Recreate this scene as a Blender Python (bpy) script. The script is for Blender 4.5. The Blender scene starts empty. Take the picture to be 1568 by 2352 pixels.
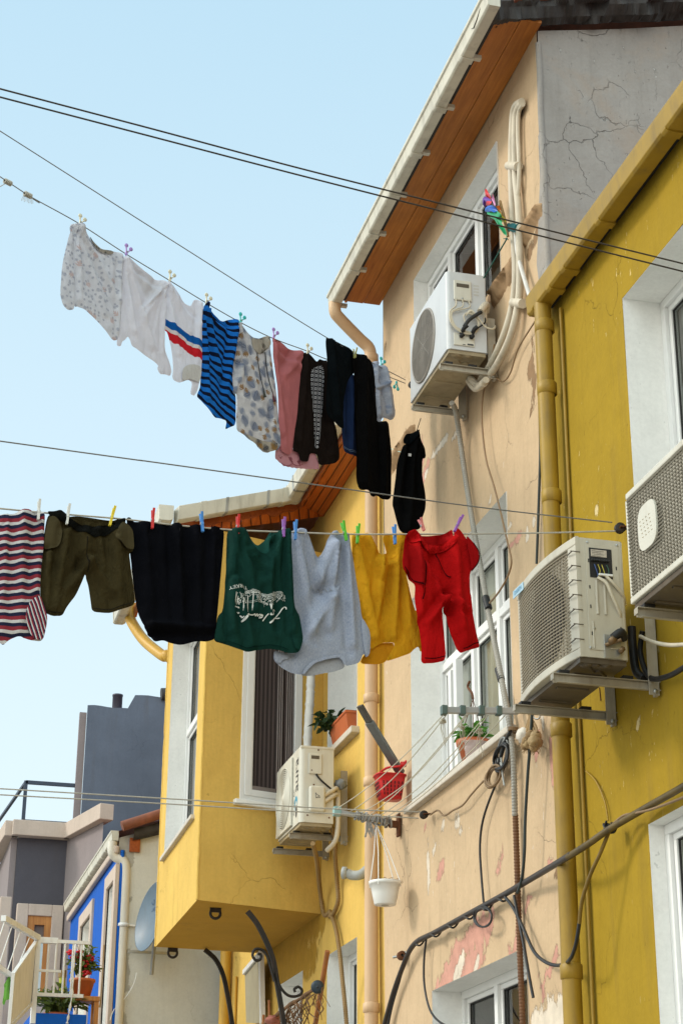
import bpy, bmesh, math, random
from mathutils import Vector, Matrix, noise
from mathutils.geometry import delaunay_2d_cdt
from mathutils.kdtree import KDTree
rnd = random.Random(7)
SC = bpy.context.scene
COL = SC.collection
V = Vector
# ------------------------------------------------------------------ camera
F, CX, CY = 4193.0, 784.0, 1176.0          # focal length and centre in a 1568 x 2352 frame
CAM = V((0, 0, 1.6))
Zc = V((66, 9976, -F)).normalized()
Yc = V((-1191, -1754, -F)); Yc = (Yc - Yc.dot(Zc) * Zc).normalized()
Xc = Yc.cross(Zc)
R = Matrix((Xc, Yc, Zc))                    # camera -> world
def ray(x, y): return R @ V(((x - CX) / F, -(y - CY) / F, -1.0))
def w(ax, x, y, c):
    r = ray(x, y); return CAM + r * ((c - CAM[ax]) / r[ax])
def wX(x, y, c=4.0): return w(0, x, y, c)
def wY(x, y, c): return w(1, x, y, c)
def wZ(x, y, c): return w(2, x, y, c)
def onp(x, y, P0, n):
    r = ray(x, y); return CAM + r * ((P0 - CAM).dot(n) / r.dot(n))
def at(x, y, t):
    return CAM + ray(x, y) * t
cam = bpy.data.objects.new('camera', bpy.data.cameras.new('camera')); COL.objects.link(cam)
cam.data.sensor_fit = 'HORIZONTAL'; cam.data.sensor_width = 36; cam.data.lens = 36 * F / 1568
cam.data.clip_start = 0.1; cam.data.clip_end = 3000
cam.matrix_world = Matrix.Translation(CAM) @ R.to_4x4()
SC.camera = cam
# ------------------------------------------------------------------ colour
def lin(c):
    return c / 12.92 if c <= 0.04045 else ((c + 0.055) / 1.055) ** 2.4
def rgb(r, g, b): return (lin(r / 255), lin(g / 255), lin(b / 255), 1)
def mul(c, k): return (min(1, c[0] * k), min(1, c[1] * k), min(1, c[2] * k), 1)
# ------------------------------------------------------------------ mesh builder
class MB:
    def __init__(s): s.v = []; s.f = []; s.sm = []; s.mi = []; s.uv = None; s.attr = {}
    def add(s, vs, fs, smooth=False, mi=0):
        o = len(s.v); s.v += [V(p) for p in vs]
        for f in fs: s.f.append([i + o for i in f]); s.sm.append(smooth); s.mi.append(mi)
        return s
    def quad(s, a, b, c, d, mi=0): return s.add([a, b, c, d], [(0, 1, 2, 3)], mi=mi)
    def poly(s, ps, mi=0): return s.add(ps, [list(range(len(ps)))], mi=mi)
    def box(s, x0, x1, y0, y1, z0, z1, mi=0):
        x0, x1 = sorted((x0, x1)); y0, y1 = sorted((y0, y1)); z0, z1 = sorted((z0, z1))
        vs = [(x, y, z) for z in (z0, z1) for y in (y0, y1) for x in (x0, x1)]
        return s.add(vs, [(0, 2, 3, 1), (4, 5, 7, 6), (0, 1, 5, 4), (2, 6, 7, 3), (0, 4, 6, 2), (1, 3, 7, 5)], mi=mi)
    def obox(s, c, a, b, d, mi=0):       # centre and three half-axis vectors
        c, a, b, d = V(c), V(a), V(b), V(d)
        if a.cross(b).dot(d) < 0: a = -a
        vs = [c + a * i + b * j + d * k for k in (-1, 1) for j in (-1, 1) for i in (-1, 1)]
        return s.add(vs, [(0, 2, 3, 1), (4, 5, 7, 6), (0, 1, 5, 4), (2, 6, 7, 3), (0, 4, 6, 2), (1, 3, 7, 5)], mi=mi)
    def bar(s, p, q, wd, ht, up=(0, 0, 1), mi=0):
        p, q = V(p), V(q); d = q - p; u = V(up); sd = d.cross(u)
        if sd.length < 1e-6: sd = d.cross(V((1, 0, 0)))
        sd.normalize(); u = sd.cross(d).normalized()
        return s.obox((p + q) / 2, d / 2, sd * wd / 2, u * ht / 2, mi)
    def prism(s, ps, vec, mi=0, smooth=False):
        ps = [V(p) for p in ps]; n = len(ps); vec = V(vec)
        nm = V((0, 0, 0))
        for i in range(n): nm += ps[i].cross(ps[(i + 1) % n])
        if nm.dot(vec) > 0: ps.reverse()
        s.poly(ps, mi); s.poly([p + vec for p in reversed(ps)], mi)
        vs = ps + [p + vec for p in ps]
        s.add(vs, [(i, i + n, (i + 1) % n + n, (i + 1) % n) for i in range(n)], smooth, mi); return s
    def tube(s, path, r, seg=8, closed=False, mi=0, caps=True, flat=1.0):
        P = [V(p) for p in path]; n = len(P)
        rf = r if callable(r) else (lambda t: r)
        T = []
        for i in range(n):
            if closed: d = P[(i + 1) % n] - P[i - 1]
            else: d = P[min(i + 1, n - 1)] - P[max(i - 1, 0)]
            T.append(d.normalized() if d.length > 1e-9 else V((0, 0, 1)))
        u = T[0].cross(V((0, 0, 1)))
        if u.length < 0.05: u = T[0].cross(V((0, 1, 0)))
        u.normalize(); vs = []
        for i in range(n):
            u = u - T[i] * u.dot(T[i])
            if u.length < 1e-6: u = T[i].orthogonal()
            u.normalize(); b = T[i].cross(u); rr = rf(i / max(1, n - 1))
            for k in range(seg):
                a = 2 * math.pi * k / seg
                vs.append(P[i] + u * math.cos(a) * rr + b * math.sin(a) * rr * flat)
        fs = []
        for i in range(n if closed else n - 1):
            for k in range(seg):
                j = (i + 1) % n
                fs.append((i * seg + k, i * seg + (k + 1) % seg, j * seg + (k + 1) % seg, j * seg + k))
        s.add(vs, fs, True, mi)
        if caps and not closed:
            s.add(vs[:seg], [tuple(reversed(range(seg)))], False, mi); s.add(vs[-seg:], [tuple(range(seg))], False, mi)
        return s
    def lathe(s, prof, o=(0, 0, 0), ax=(0, 0, 1), seg=24, mi=0, smooth=True):
        o, ax = V(o), V(ax).normalized(); u = ax.orthogonal().normalized(); b = ax.cross(u); vs = []
        for r, h in prof:
            for k in range(seg):
                a = 2 * math.pi * k / seg; vs.append(o + ax * h + (u * math.cos(a) + b * math.sin(a)) * max(r, 1e-4))
        fs = [(i * seg + k, i * seg + (k + 1) % seg, (i + 1) * seg + (k + 1) % seg, (i + 1) * seg + k) for i in range(len(prof) - 1) for k in range(seg)]
        return s.add(vs, fs, smooth, mi)
    def blob(s, c, rx, ry, rz, n=0.15, sc=4, seed=0, mi=0, lev=3):
        bm = bmesh.new(); bmesh.ops.create_icosphere(bm, subdivisions=lev, radius=1)
        vs = []
        for v in bm.verts:
            k = 1 + n * noise.noise(v.co * sc + V((seed * 7.1, seed * 3.3, 0)))
            vs.append(V(c) + V((v.co.x * rx, v.co.y * ry, v.co.z * rz)) * k)
        fs = [[x.index for x in f.verts] for f in bm.faces]; bm.free()
        return s.add(vs, fs, True, mi)
    def build(s, name, mat, parent=None, bevel=None, seg=2, top=None):
        me = bpy.data.meshes.new(name)
        off = wl[parent.name_full] if parent is not None else (V(top) if top is not None else V((0, 0, 0)))
        me.from_pydata([v - off for v in s.v], [], s.f)
        for m in (mat if isinstance(mat, (list, tuple)) else [mat]): me.materials.append(m)
        me.polygons.foreach_set('use_smooth', s.sm); me.polygons.foreach_set('material_index', s.mi)
        if s.uv:
            l = me.uv_layers.new(name='UVMap')
            for lp in me.loops: l.data[lp.index].uv = s.uv[lp.vertex_index]
        for k, vals in s.attr.items():
            a = me.attributes.new(k, 'FLOAT', 'POINT'); a.data.foreach_set('value', vals)
        me.update()
        o = bpy.data.objects.new(name, me); COL.objects.link(o)
        if parent is not None: o.parent = parent; wl[o.name_full] = off
        else: o.location = off; wl[o.name_full] = V(off)
        if bevel:
            b = o.modifiers.new('bevel', 'BEVEL'); b.width = bevel; b.segments = seg; b.limit_method = 'ANGLE'; b.angle_limit = 0.7
            b.harden_normals = False
        return o
wl = {}
def thing(name, label, cat, loc=(0, 0, 0), group=None):
    o = bpy.data.objects.new(name, None); COL.objects.link(o); o.location = loc; o.empty_display_size = 0.1
    wl[o.name_full] = V(loc); return tag(o, label, cat, group)
def tag(o, label, cat, group=None):
    o['label'] = label; o['category'] = cat
    if group: o['group'] = group
    return o
def dup(root, mat=None, label=None, group=None):
    r = root.copy(); COL.objects.link(r)
    if label: r['label'] = label
    if group: r['group'] = group
    for ch in root.children:
        c = ch.copy(); COL.objects.link(c); c.parent = r
        for g in ch.children:
            d = g.copy(); COL.objects.link(d); d.parent = c
    return r
def crv(pts, n=6):                            # Catmull-Rom through points
    P = [V(p) for p in pts]
    if len(P) < 3: return P
    out = []
    for i in range(len(P) - 1):
        a, b, c, d = P[max(i - 1, 0)], P[i], P[i + 1], P[min(i + 2, len(P) - 1)]
        for k in range(n):
            t = k / n
            out.append(0.5 * ((2 * b) + (c - a) * t + (2 * a - 5 * b + 4 * c - d) * t * t + (3 * b - a - 3 * c + d) * t ** 3))
    out.append(P[-1]); return out
def text_geo(s, size):
    cu = bpy.data.curves.new('t', 'FONT'); cu.body = s; cu.size = size; cu.align_x = 'CENTER'; cu.align_y = 'CENTER'; cu.resolution_u = 3
    o = bpy.data.objects.new('t', cu); COL.objects.link(o)
    dg = bpy.context.evaluated_depsgraph_get(); dg.update()
    me = bpy.data.meshes.new_from_object(o.evaluated_get(dg))
    vs = [v.co.copy() for v in me.vertices]; fs = [list(p.vertices) for p in me.polygons]
    bpy.data.objects.remove(o); bpy.data.curves.remove(cu); bpy.data.meshes.remove(me)
    return vs, fs
# ------------------------------------------------------------------ materials
class NT:
    def __init__(s, mat):
        mat.use_nodes = True; s.t = mat.node_tree; s.t.nodes.clear()
        s.out = s.t.nodes.new('ShaderNodeOutputMaterial')
    def n(s, typ, inp=None, **pr):
        x = s.t.nodes.new('ShaderNode' + typ)
        for k, v in pr.items(): setattr(x, k, v)
        for k, v in (inp or {}).items():
            so = x.inputs[k]
            if isinstance(v, bpy.types.NodeSocket): s.t.links.new(v, so)
            else: so.default_value = v
        return x
    def math(s, op, a, b=None, c=None):
        i = {0: a}
        if b is not None: i[1] = b
        if c is not None: i[2] = c
        return s.n('Math', i, operation=op).outputs[0]
    def mix(s, f, a, b, mode='MIX'):
        x = s.n('Mix', None, data_type='RGBA', blend_type=mode)
        for k, v in ((0, f), (6, a), (7, b)):
            if isinstance(v, bpy.types.NodeSocket): s.t.links.new(v, x.inputs[k])
            else: x.inputs[k].default_value = v
        return x.outputs[2]
    def noise(s, co, scale, detail=4, rough=0.55, dist=0):
        return s.n('TexNoise', {'Vector': co, 'Scale': scale, 'Detail': detail, 'Roughness': rough, 'Distortion': dist}).outputs[0]
    def step(s, x, a, b):   # map a..b to 0..1 clamped
        return s.n('MapRange', {0: x, 1: a, 2: b, 3: 0.0, 4: 1.0}).outputs[0]
    def obj(s, sc=(1, 1, 1), rot=(0, 0, 0)):
        tc = s.n('TexCoord')
        return s.n('Mapping', {'Vector': tc.outputs['Object'], 'Scale': sc, 'Rotation': rot}).outputs[0]
    def uv(s, sc=(1, 1, 1)):
        tc = s.n('TexCoord')
        return s.n('Mapping', {'Vector': tc.outputs['UV'], 'Scale': sc}).outputs[0]
    def bump(s, h, strength, dist=0.01, nrm=None):
        i = {'Height': h, 'Strength': strength, 'Distance': dist}
        if nrm is not None: i['Normal'] = nrm
        return s.n('Bump', i).outputs[0]
    def bsdf(s, col, rough=0.6, metal=0, nrm=None, spec=0.4, **kw):
        i = {'Base Color': col, 'Roughness': rough, 'Metallic': metal, 'Specular IOR Level': spec}
        i.update({k: v for k, v in kw.items()})
        if nrm is not None: i['Normal'] = nrm
        return s.n('BsdfPrincipled', i).outputs[0]
    def done(s, sh): s.t.links.new(sh, s.out.inputs[0])
def newmat(name):
    m = bpy.data.materials.new(name); return m, NT(m)
def plaster(name, base, layers=(), var=0.16, stain=0.25, crack=0.0, crack_scale=1.6, grain=0.35, stain_col=(0.10, 0.07, 0.04, 1), blotch=None, chips=None):
    m, t = newmat(name); co = t.obj()
    n1 = t.noise(co, 0.9, 6, 0.6); n2 = t.noise(co, 38, 3, 0.6); n3 = t.noise(co, 6, 5, 0.65)
    c = t.mix(t.step(n1, 0.3, 0.7), mul(base, 1 - var), mul(base, 1 + var * 0.5))
    c = t.mix(t.math('MULTIPLY', t.step(n3, 0.45, 0.75), 0.25), c, mul(base, 0.72))
    c = t.mix(t.math('MULTIPLY', t.step(n2, 0.35, 0.8), 0.22), c, mul(base, 0.6))
    if blotch: c = t.mix(t.step(t.noise(co, 1.3, 5, 0.6, 0.6), 0.5, 0.68), c, blotch)
    st = t.noise(t.obj((5, 5, 0.45)), 1.6, 5, 0.6)
    mask = t.step(t.noise(t.obj((1.3, 1.3, 0.9)), 1.0, 3), 0.42, 0.7)
    c = t.mix(t.math('MULTIPLY', t.math('MULTIPLY', t.step(st, 0.52, 0.78), mask), stain), c, stain_col)
    sp = t.step(t.noise(co, 22, 2, 0.5), 0.73, 0.77)
    c = t.mix(t.math('MULTIPLY', sp, 0.35), c, mul(base, 0.35))
    h = t.math('ADD', t.math('MULTIPLY', n2, 0.5), t.math('MULTIPLY', n3, 1.2)); h = t.math('ADD', h, t.math('MULTIPLY', t.noise(co, 2.4, 3, 0.5), 5.0))
    fine = t.noise(t.obj((9, 9, 0.8)), 3.0, 4, 0.6)
    c = t.mix(t.math('MULTIPLY', t.step(fine, 0.5, 0.75), stain * 0.35), c, mul(base, 0.5))
    if chips:
        area = t.step(t.noise(co, 0.8, 3), 0.46, 0.62); ch = t.noise(t.obj((1, 1, 0.38)), 26, 5, 0.62)
        kc = t.math('MULTIPLY', t.step(ch, 0.665, 0.685), area); kd = t.math('MULTIPLY', t.step(t.noise(t.obj((1.2, 1.2, 0.5)), 33, 4, 0.6), 0.69, 0.71), area)
        c = t.mix(t.math('MULTIPLY', kc, 0.85), c, chips); c = t.mix(t.math('MULTIPLY', kd, 0.7), c, mul(base, 0.3))
        h = t.math('SUBTRACT', h, t.math('MULTIPLY', t.math('ADD', kc, kd), 1.2))
    for an, colr, dep in layers:
        a = t.n('Attribute', attribute_name=an).outputs['Fac']
        e = t.math('ADD', a, t.math('MULTIPLY', t.math('SUBTRACT', t.noise(t.obj((1, 1, 0.5)), 12, 9, 0.78), 0.5), 2.1))
        k = t.step(e, 0.50, 0.53)
        rim = t.math('MULTIPLY', t.step(e, 0.455, 0.505), t.math('SUBTRACT', 1.0, k))
        c = t.mix(t.math('MULTIPLY', rim, 0.45), c, mul(base, 0.35))
        cc = t.mix(t.step(t.noise(co, 9, 5, 0.6), 0.35, 0.7), mul(colr, 0.8), colr)
        c = t.mix(k, c, cc)
        h = t.math('ADD', h, t.math('MULTIPLY', k, dep * 2.0)); h = t.math('ADD', h, t.math('MULTIPLY', rim, 1.2))
    if crack:
        dn = t.n('TexNoise', {'Vector': co, 'Scale': 1.6, 'Detail': 5.0, 'Roughness': 0.55})
        cv = t.n('VectorMath', {0: co, 1: t.n('VectorMath', {0: dn.outputs['Color'], 'Scale': 0.55}, operation='SCALE').outputs[0]}, operation='ADD').outputs[0]
        vo = t.n('TexVoronoi', {'Vector': cv, 'Scale': crack_scale}, feature='DISTANCE_TO_EDGE').outputs[0]
        k = t.math('MULTIPLY', t.step(vo, 0.0032 * crack_scale, 0.0010 * crack_scale), t.step(t.noise(co, 1.1, 3), 0.5, 0.6))
        c = t.mix(t.math('MULTIPLY', k, crack), c, mul(base, 0.22))
        h = t.math('SUBTRACT', h, t.math('MULTIPLY', k, 2.0))
    t.done(t.bsdf(c, 0.9, nrm=t.bump(h, grain, 0.006), spec=0.2)); return m
def simple(name, col, rough=0.5, metal=0, var=0.12, dirt=0.25, dirt_col=(0.09, 0.06, 0.035, 1), bump=0.1, scale=6, spec=0.4):
    m, t = newmat(name); co = t.obj()
    n1 = t.noise(co, scale, 5, 0.6); n2 = t.noise(t.obj((4, 4, 0.8)), scale * 0.7, 5, 0.65)
    c = t.mix(t.step(n1, 0.3, 0.7), mul(col, 1 - var), mul(col, 1 + var * 0.4))
    c = t.mix(t.math('MULTIPLY', t.step(n2, 0.5, 0.8), dirt), c, dirt_col)
    n3 = t.noise(co, scale * 14, 3)
    t.done(t.bsdf(c, t.math('ADD', rough - 0.1, t.math('MULTIPLY', n1, 0.2)), metal, t.bump(n3, bump, 0.003), spec)); return m
def glass(name, tint=(0.9, 0.95, 0.95, 1), refl=0.12):
    m, t = newmat(name)
    fr = t.n('LayerWeight', {'Blend': 0.35}).outputs['Fresnel']
    f = t.math('ADD', t.math('MULTIPLY', fr, 0.75), refl)
    n = t.bump(t.noise(t.obj(), 1.5, 2), 0.04, 0.02)
    t.done(t.n('MixShader', {0: f, 1: t.n('BsdfTransparent', {'Color': tint}).outputs[0], 2: t.n('BsdfGlossy', {'Roughness': 0.02, 'Normal': n}).outputs[0]}).outputs[0]); return m
def cloth(name, fn, rough=0.95, trans=0.18, wr=0.5, fuzz=0.12, wscale=14):
    """fn(t, uv) returns a colour socket or value"""
    m, t = newmat(name); uv = t.uv()
    c = fn(t, uv)
    fz = t.noise(uv, 260, 2, 0.7)
    dark = t.mix(1.0, c, (0.62, 0.62, 0.62, 1), 'MULTIPLY')
    c2 = t.mix(t.math('MULTIPLY', t.step(fz, 0.35, 0.7), fuzz * 3), c, dark)
    h = t.math('ADD', t.noise(t.uv((1.3, 0.55, 1)), wscale, 4, 0.55, 1.2), t.math('MULTIPLY', t.noise(uv, 320, 2), 0.05))
    nm = t.bump(h, wr, 0.02)
    b = t.bsdf(c2, rough, nrm=nm, spec=0.04)
    tr = t.n('BsdfTranslucent', {'Color': c2, 'Normal': nm}).outputs[0]
    t.done(t.n('MixShader', {0: trans, 1: b, 2: tr}).outputs[0]); return m
# ------------------------------------------------------------------ palette
m_peach = plaster('peach plaster', (0.575, 0.415, 0.258, 1), [('pink', (0.62, 0.32, 0.245, 1), -0.6), ('white', (0.72, 0.62, 0.5, 1), -1.0), ('raw', (0.30, 0.185, 0.10, 1), -1.6)], var=0.12, stain=0.42, crack=0.55, crack_scale=1.3, grain=0.55, chips=(0.72, 0.63, 0.52, 1))
m_grey_side = plaster('grey side render', (0.335, 0.31, 0.285, 1), var=0.18, stain=0.35, crack=0.26, crack_scale=3.4, grain=1.0, blotch=(0.335, 0.275, 0.225, 1), chips=(0.5, 0.48, 0.45, 1))
m_mustard = plaster('mustard plaster', (0.345, 0.222, 0.015, 1), [('white', (0.66, 0.52, 0.26, 1), -1.0)], var=0.14, stain=0.45, crack=0.45, crack_scale=1.0, grain=0.55, chips=(0.62, 0.47, 0.20, 1))
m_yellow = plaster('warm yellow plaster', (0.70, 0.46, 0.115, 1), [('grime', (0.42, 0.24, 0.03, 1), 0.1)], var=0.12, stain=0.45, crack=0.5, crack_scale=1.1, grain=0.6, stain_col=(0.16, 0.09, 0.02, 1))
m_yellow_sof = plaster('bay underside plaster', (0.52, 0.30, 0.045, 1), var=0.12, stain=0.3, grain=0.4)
m_white_pl = plaster('white reveal plaster', (0.88, 0.87, 0.84, 1), var=0.05, stain=0.15, grain=0.35)
m_broken = plaster('broken render', (0.42, 0.27, 0.15, 1), var=0.4, stain=0.3, grain=1.0)
m_grey_pl = plaster('bare cement render', (0.62, 0.625, 0.59, 1), [('white', (0.42, 0.41, 0.37, 1), -0.5)], var=0.12, stain=0.22, grain=0.4, crack=0.2)
m_slate = plaster('slate blue plaster', (0.12, 0.14, 0.185, 1), var=0.22, stain=0.4, grain=0.4, crack=0.35, crack_scale=1.0)
m_slate_dk = plaster('dark slate plaster', (0.085, 0.082, 0.098, 1), var=0.1, stain=0.15, grain=0.3)
m_mauve = plaster('mauve trim plaster', (0.26, 0.22, 0.22, 1), var=0.08, stain=0.15, grain=0.3)
m_peachtrim = plaster('pale peach trim', (0.54, 0.44, 0.37, 1), var=0.12, stain=0.4, grain=0.3)
m_blue = plaster('cobalt blue plaster', (0.008, 0.10, 0.46, 1), var=0.1, stain=0.1, grain=0.4)
m_pvc = simple('white pvc', (0.76, 0.76, 0.75, 1), 0.35, 0, 0.03, 0.06, bump=0.02)
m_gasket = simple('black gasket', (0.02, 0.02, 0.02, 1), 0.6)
m_gutter = simple('ivory gutter', (0.60, 0.565, 0.47, 1), 0.5, 0, 0.14, 0.6, (0.16, 0.13, 0.09, 1), scale=3)
m_gut_peach = simple('peach painted pipe', (0.60, 0.40, 0.235, 1), 0.5, 0, 0.08, 0.2, scale=3)
m_gut_must = simple('mustard painted pipe', (0.33, 0.20, 0.016, 1), 0.5, 0, 0.2, 0.5, scale=4)
m_gut_yel = simple('yellow painted pipe', (0.60, 0.35, 0.05, 1), 0.5, 0, 0.1, 0.25)
m_glass = glass('window glass')
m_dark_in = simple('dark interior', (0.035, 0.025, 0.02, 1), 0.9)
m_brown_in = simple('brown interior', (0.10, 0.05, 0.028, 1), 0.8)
m_black = simple('black rubber', (0.015, 0.015, 0.016, 1), 0.5, spec=0.3)
m_stone = simple('worn marble sill', (0.58, 0.52, 0.44, 1), 0.6, 0, 0.12, 0.35)
m_bitumen = simple('crumpled bitumen felt', (0.05, 0.046, 0.044, 1), 0.75, 0, 0.5, 0.1, bump=0.6, scale=8)
m_tile = simple('clay roof tile', (0.24, 0.085, 0.05, 1), 0.8, 0, 0.35, 0.4, bump=0.4)
m_steel = simple('galvanised steel', (0.42, 0.43, 0.42, 1), 0.4, 0.7, 0.15, 0.25)
m_rust = simple('rusty iron', (0.16, 0.06, 0.025, 1), 0.85, 0.2, 0.4, 0.4, bump=0.5)
m_iron = simple('black wrought iron', (0.018, 0.015, 0.013, 1), 0.65, 0.0, 0.3, 0.35, (0.12, 0.06, 0.03, 1), bump=0.3)
def wood(name, base, dark, axis=1, plank=0.0, gl=0.5):
    m, t = newmat(name)
    sc = [22, 22, 22]; sc[axis] = 1.1
    co = t.obj(tuple(sc)); g = t.noise(co, 1.6, 6, 0.65, 0.8); g2 = t.noise(t.obj(), 2.2, 4)
    c = t.mix(t.step(g, 0.35, 0.7), base, dark)
    c = t.mix(t.math('MULTIPLY', t.step(g2, 0.45, 0.75), 0.5), c, mul(dark, 0.7))
    t.done(t.bsdf(c, gl, nrm=t.bump(g, 0.25, 0.004), spec=0.35)); return m
m_soffit = wood('varnished soffit board', (0.54, 0.20, 0.035, 1), (0.33, 0.105, 0.016, 1))
m_soffit2 = wood('red brown tongue and groove', (0.40, 0.095, 0.018, 1), (0.21, 0.042, 0.008, 1), gl=0.4)
m_oldwood = wood('weathered grey wood', (0.13, 0.12, 0.105, 1), (0.055, 0.045, 0.035, 1), axis=2, gl=0.85)
m_orangewood = wood('orange pine', (0.52, 0.23, 0.06, 1), (0.36, 0.13, 0.03, 1), axis=2)
def curtain_mat(name, col, period=0.05, dark=0.6):
    m, t = newmat(name); co = t.obj((1, 1, 0.15)); x = t.noise(co, 9, 3)
    t.done(t.n('MixShader', {0: 0.3, 1: t.bsdf(t.mix(t.step(x, 0.3, 0.7), mul(col, dark), col), 0.9), 2: t.n('BsdfTranslucent', {'Color': col}).outputs[0]}).outputs[0]); return m
m_curt_refl = curtain_mat('cream curtain and painted reflection', (0.86, 0.82, 0.70, 1), dark=0.75)  # pale cream also stands for the house mirrored in the lower window
m_curt_white = curtain_mat('white curtain', (0.70, 0.69, 0.64, 1))
# pleated insect screen: dark brown with pale pleat lines
def pleat():
    m, t = newmat('pleated insect screen'); tc = t.n('TexCoord').outputs['Object']
    sx = t.n('SeparateXYZ', {0: tc}); w_ = t.math('FRACT', t.math('MULTIPLY', sx.outputs[0], 24.0))
    c = t.mix(t.step(t.math('ABSOLUTE', t.math('SUBTRACT', w_, 0.5)), 0.12, 0.5), (0.035, 0.024, 0.022, 1), (0.125, 0.09, 0.082, 1))
    t.done(t.bsdf(c, 0.7)); return m
m_pleat = pleat()
# ------------------------------------------------------------------ walls
class Pl:
    def __init__(s, P0, U): s.P0 = V(P0); s.U = V(U).normalized(); s.In = -(s.U.cross(V((0, 0, 1))))
    def p(s, a, z, d=0.0): return s.P0 + s.U * a + V((0, 0, 1)) * z + s.In * d
    def box(s, mb, a0, a1, z0, z1, d0, d1, mi=0):
        mb.obox(s.p((a0 + a1) / 2, (z0 + z1) / 2, (d0 + d1) / 2), s.U * abs(a1 - a0) / 2, V((0, 0, abs(z1 - z0) / 2)), s.In * abs(d1 - d0) / 2, mi)
def cuts(a0, a1, extra, step):
    xs = sorted(set([a0, a1] + [e for e in extra if a0 < e < a1])); out = []
    for i in range(len(xs) - 1):
        n = max(1, round((xs[i + 1] - xs[i]) / step)); out += [xs[i] + (xs[i + 1] - xs[i]) * k / n for k in range(n)]
    return out + [a1]
def wallgrid(pl, a0, a1, z0, z1, holes=(), step=0.08, attrs=None, wob=0.0, topf=None):
    A = cuts(a0, a1, [h[0] for h in holes] + [h[1] for h in holes], step)
    Zs = cuts(z0, z1, [h[2] for h in holes] + [h[3] for h in holes], step)
    mb = MB(); idx = {}; vals = {k: [] for k in (attrs or {})}
    def vid(i, j):
        if (i, j) not in idx:
            z = Zs[j]
            if topf: z = z0 + (z - z0) * (topf(A[i]) - z0) / (z1 - z0)
            p = pl.p(A[i], z)
            if wob: p = p - pl.In * wob * noise.noise(V((A[i] * 1.1, z * 0.9, 3.3)))
            idx[(i, j)] = len(mb.v); mb.v.append(p)
            for k, fn in (attrs or {}).items(): vals[k].append(fn(p))
        return idx[(i, j)]
    for i in range(len(A) - 1):
        for j in range(len(Zs) - 1):
            ca, cz = (A[i] + A[i + 1]) / 2, (Zs[j] + Zs[j + 1]) / 2
            if any(h[0] < ca < h[1] and h[2] < cz < h[3] for h in holes): continue
            mb.f.append([vid(i, j), vid(i + 1, j), vid(i + 1, j + 1), vid(i, j + 1)]); mb.sm.append(wob > 0); mb.mi.append(0)
    mb.attr = vals; return mb
def strokes(px, X=4.0):
    """painted blemishes: list of (x0, y0, x1, y1, radius_m) picked off the photo, laid on the wall plane"""
    segs = [(wX(a, b, X), wX(c, d, X), r) for a, b, c, d, r in px]
    def fn(p):
        best = 0.0
        for s, e, r in segs:
            if abs(p.y - s.y) > r + (e - s).length: continue
            d = e - s; L = d.length_squared
            t = 0 if L < 1e-9 else max(0, min(1, (p - s).dot(d) / L))
            k = 1.0 - (p - s - d * t).length / r
            if k > best: best = k
        return min(best, 0.85)
    return fn
def reveal(pl, h, depth, mat, parent, name='reveal', splay=0.0):
    a0, a1, z0, z1 = h; mb = MB(); e = 0.003; s = splay
    o = [pl.p(a0, z0, -e), pl.p(a1, z0, -e), pl.p(a1, z1, -e), pl.p(a0, z1, -e)]
    i = [pl.p(a0 + s, z0, depth), pl.p(a1 - s, z0, depth), pl.p(a1 - s, z1 - s, depth), pl.p(a0 + s, z1 - s, depth)]
    for k in range(4): mb.quad(o[k], i[k], i[(k + 1) % 4], o[(k + 1) % 4])
    return mb.build(name, mat, parent)
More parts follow.
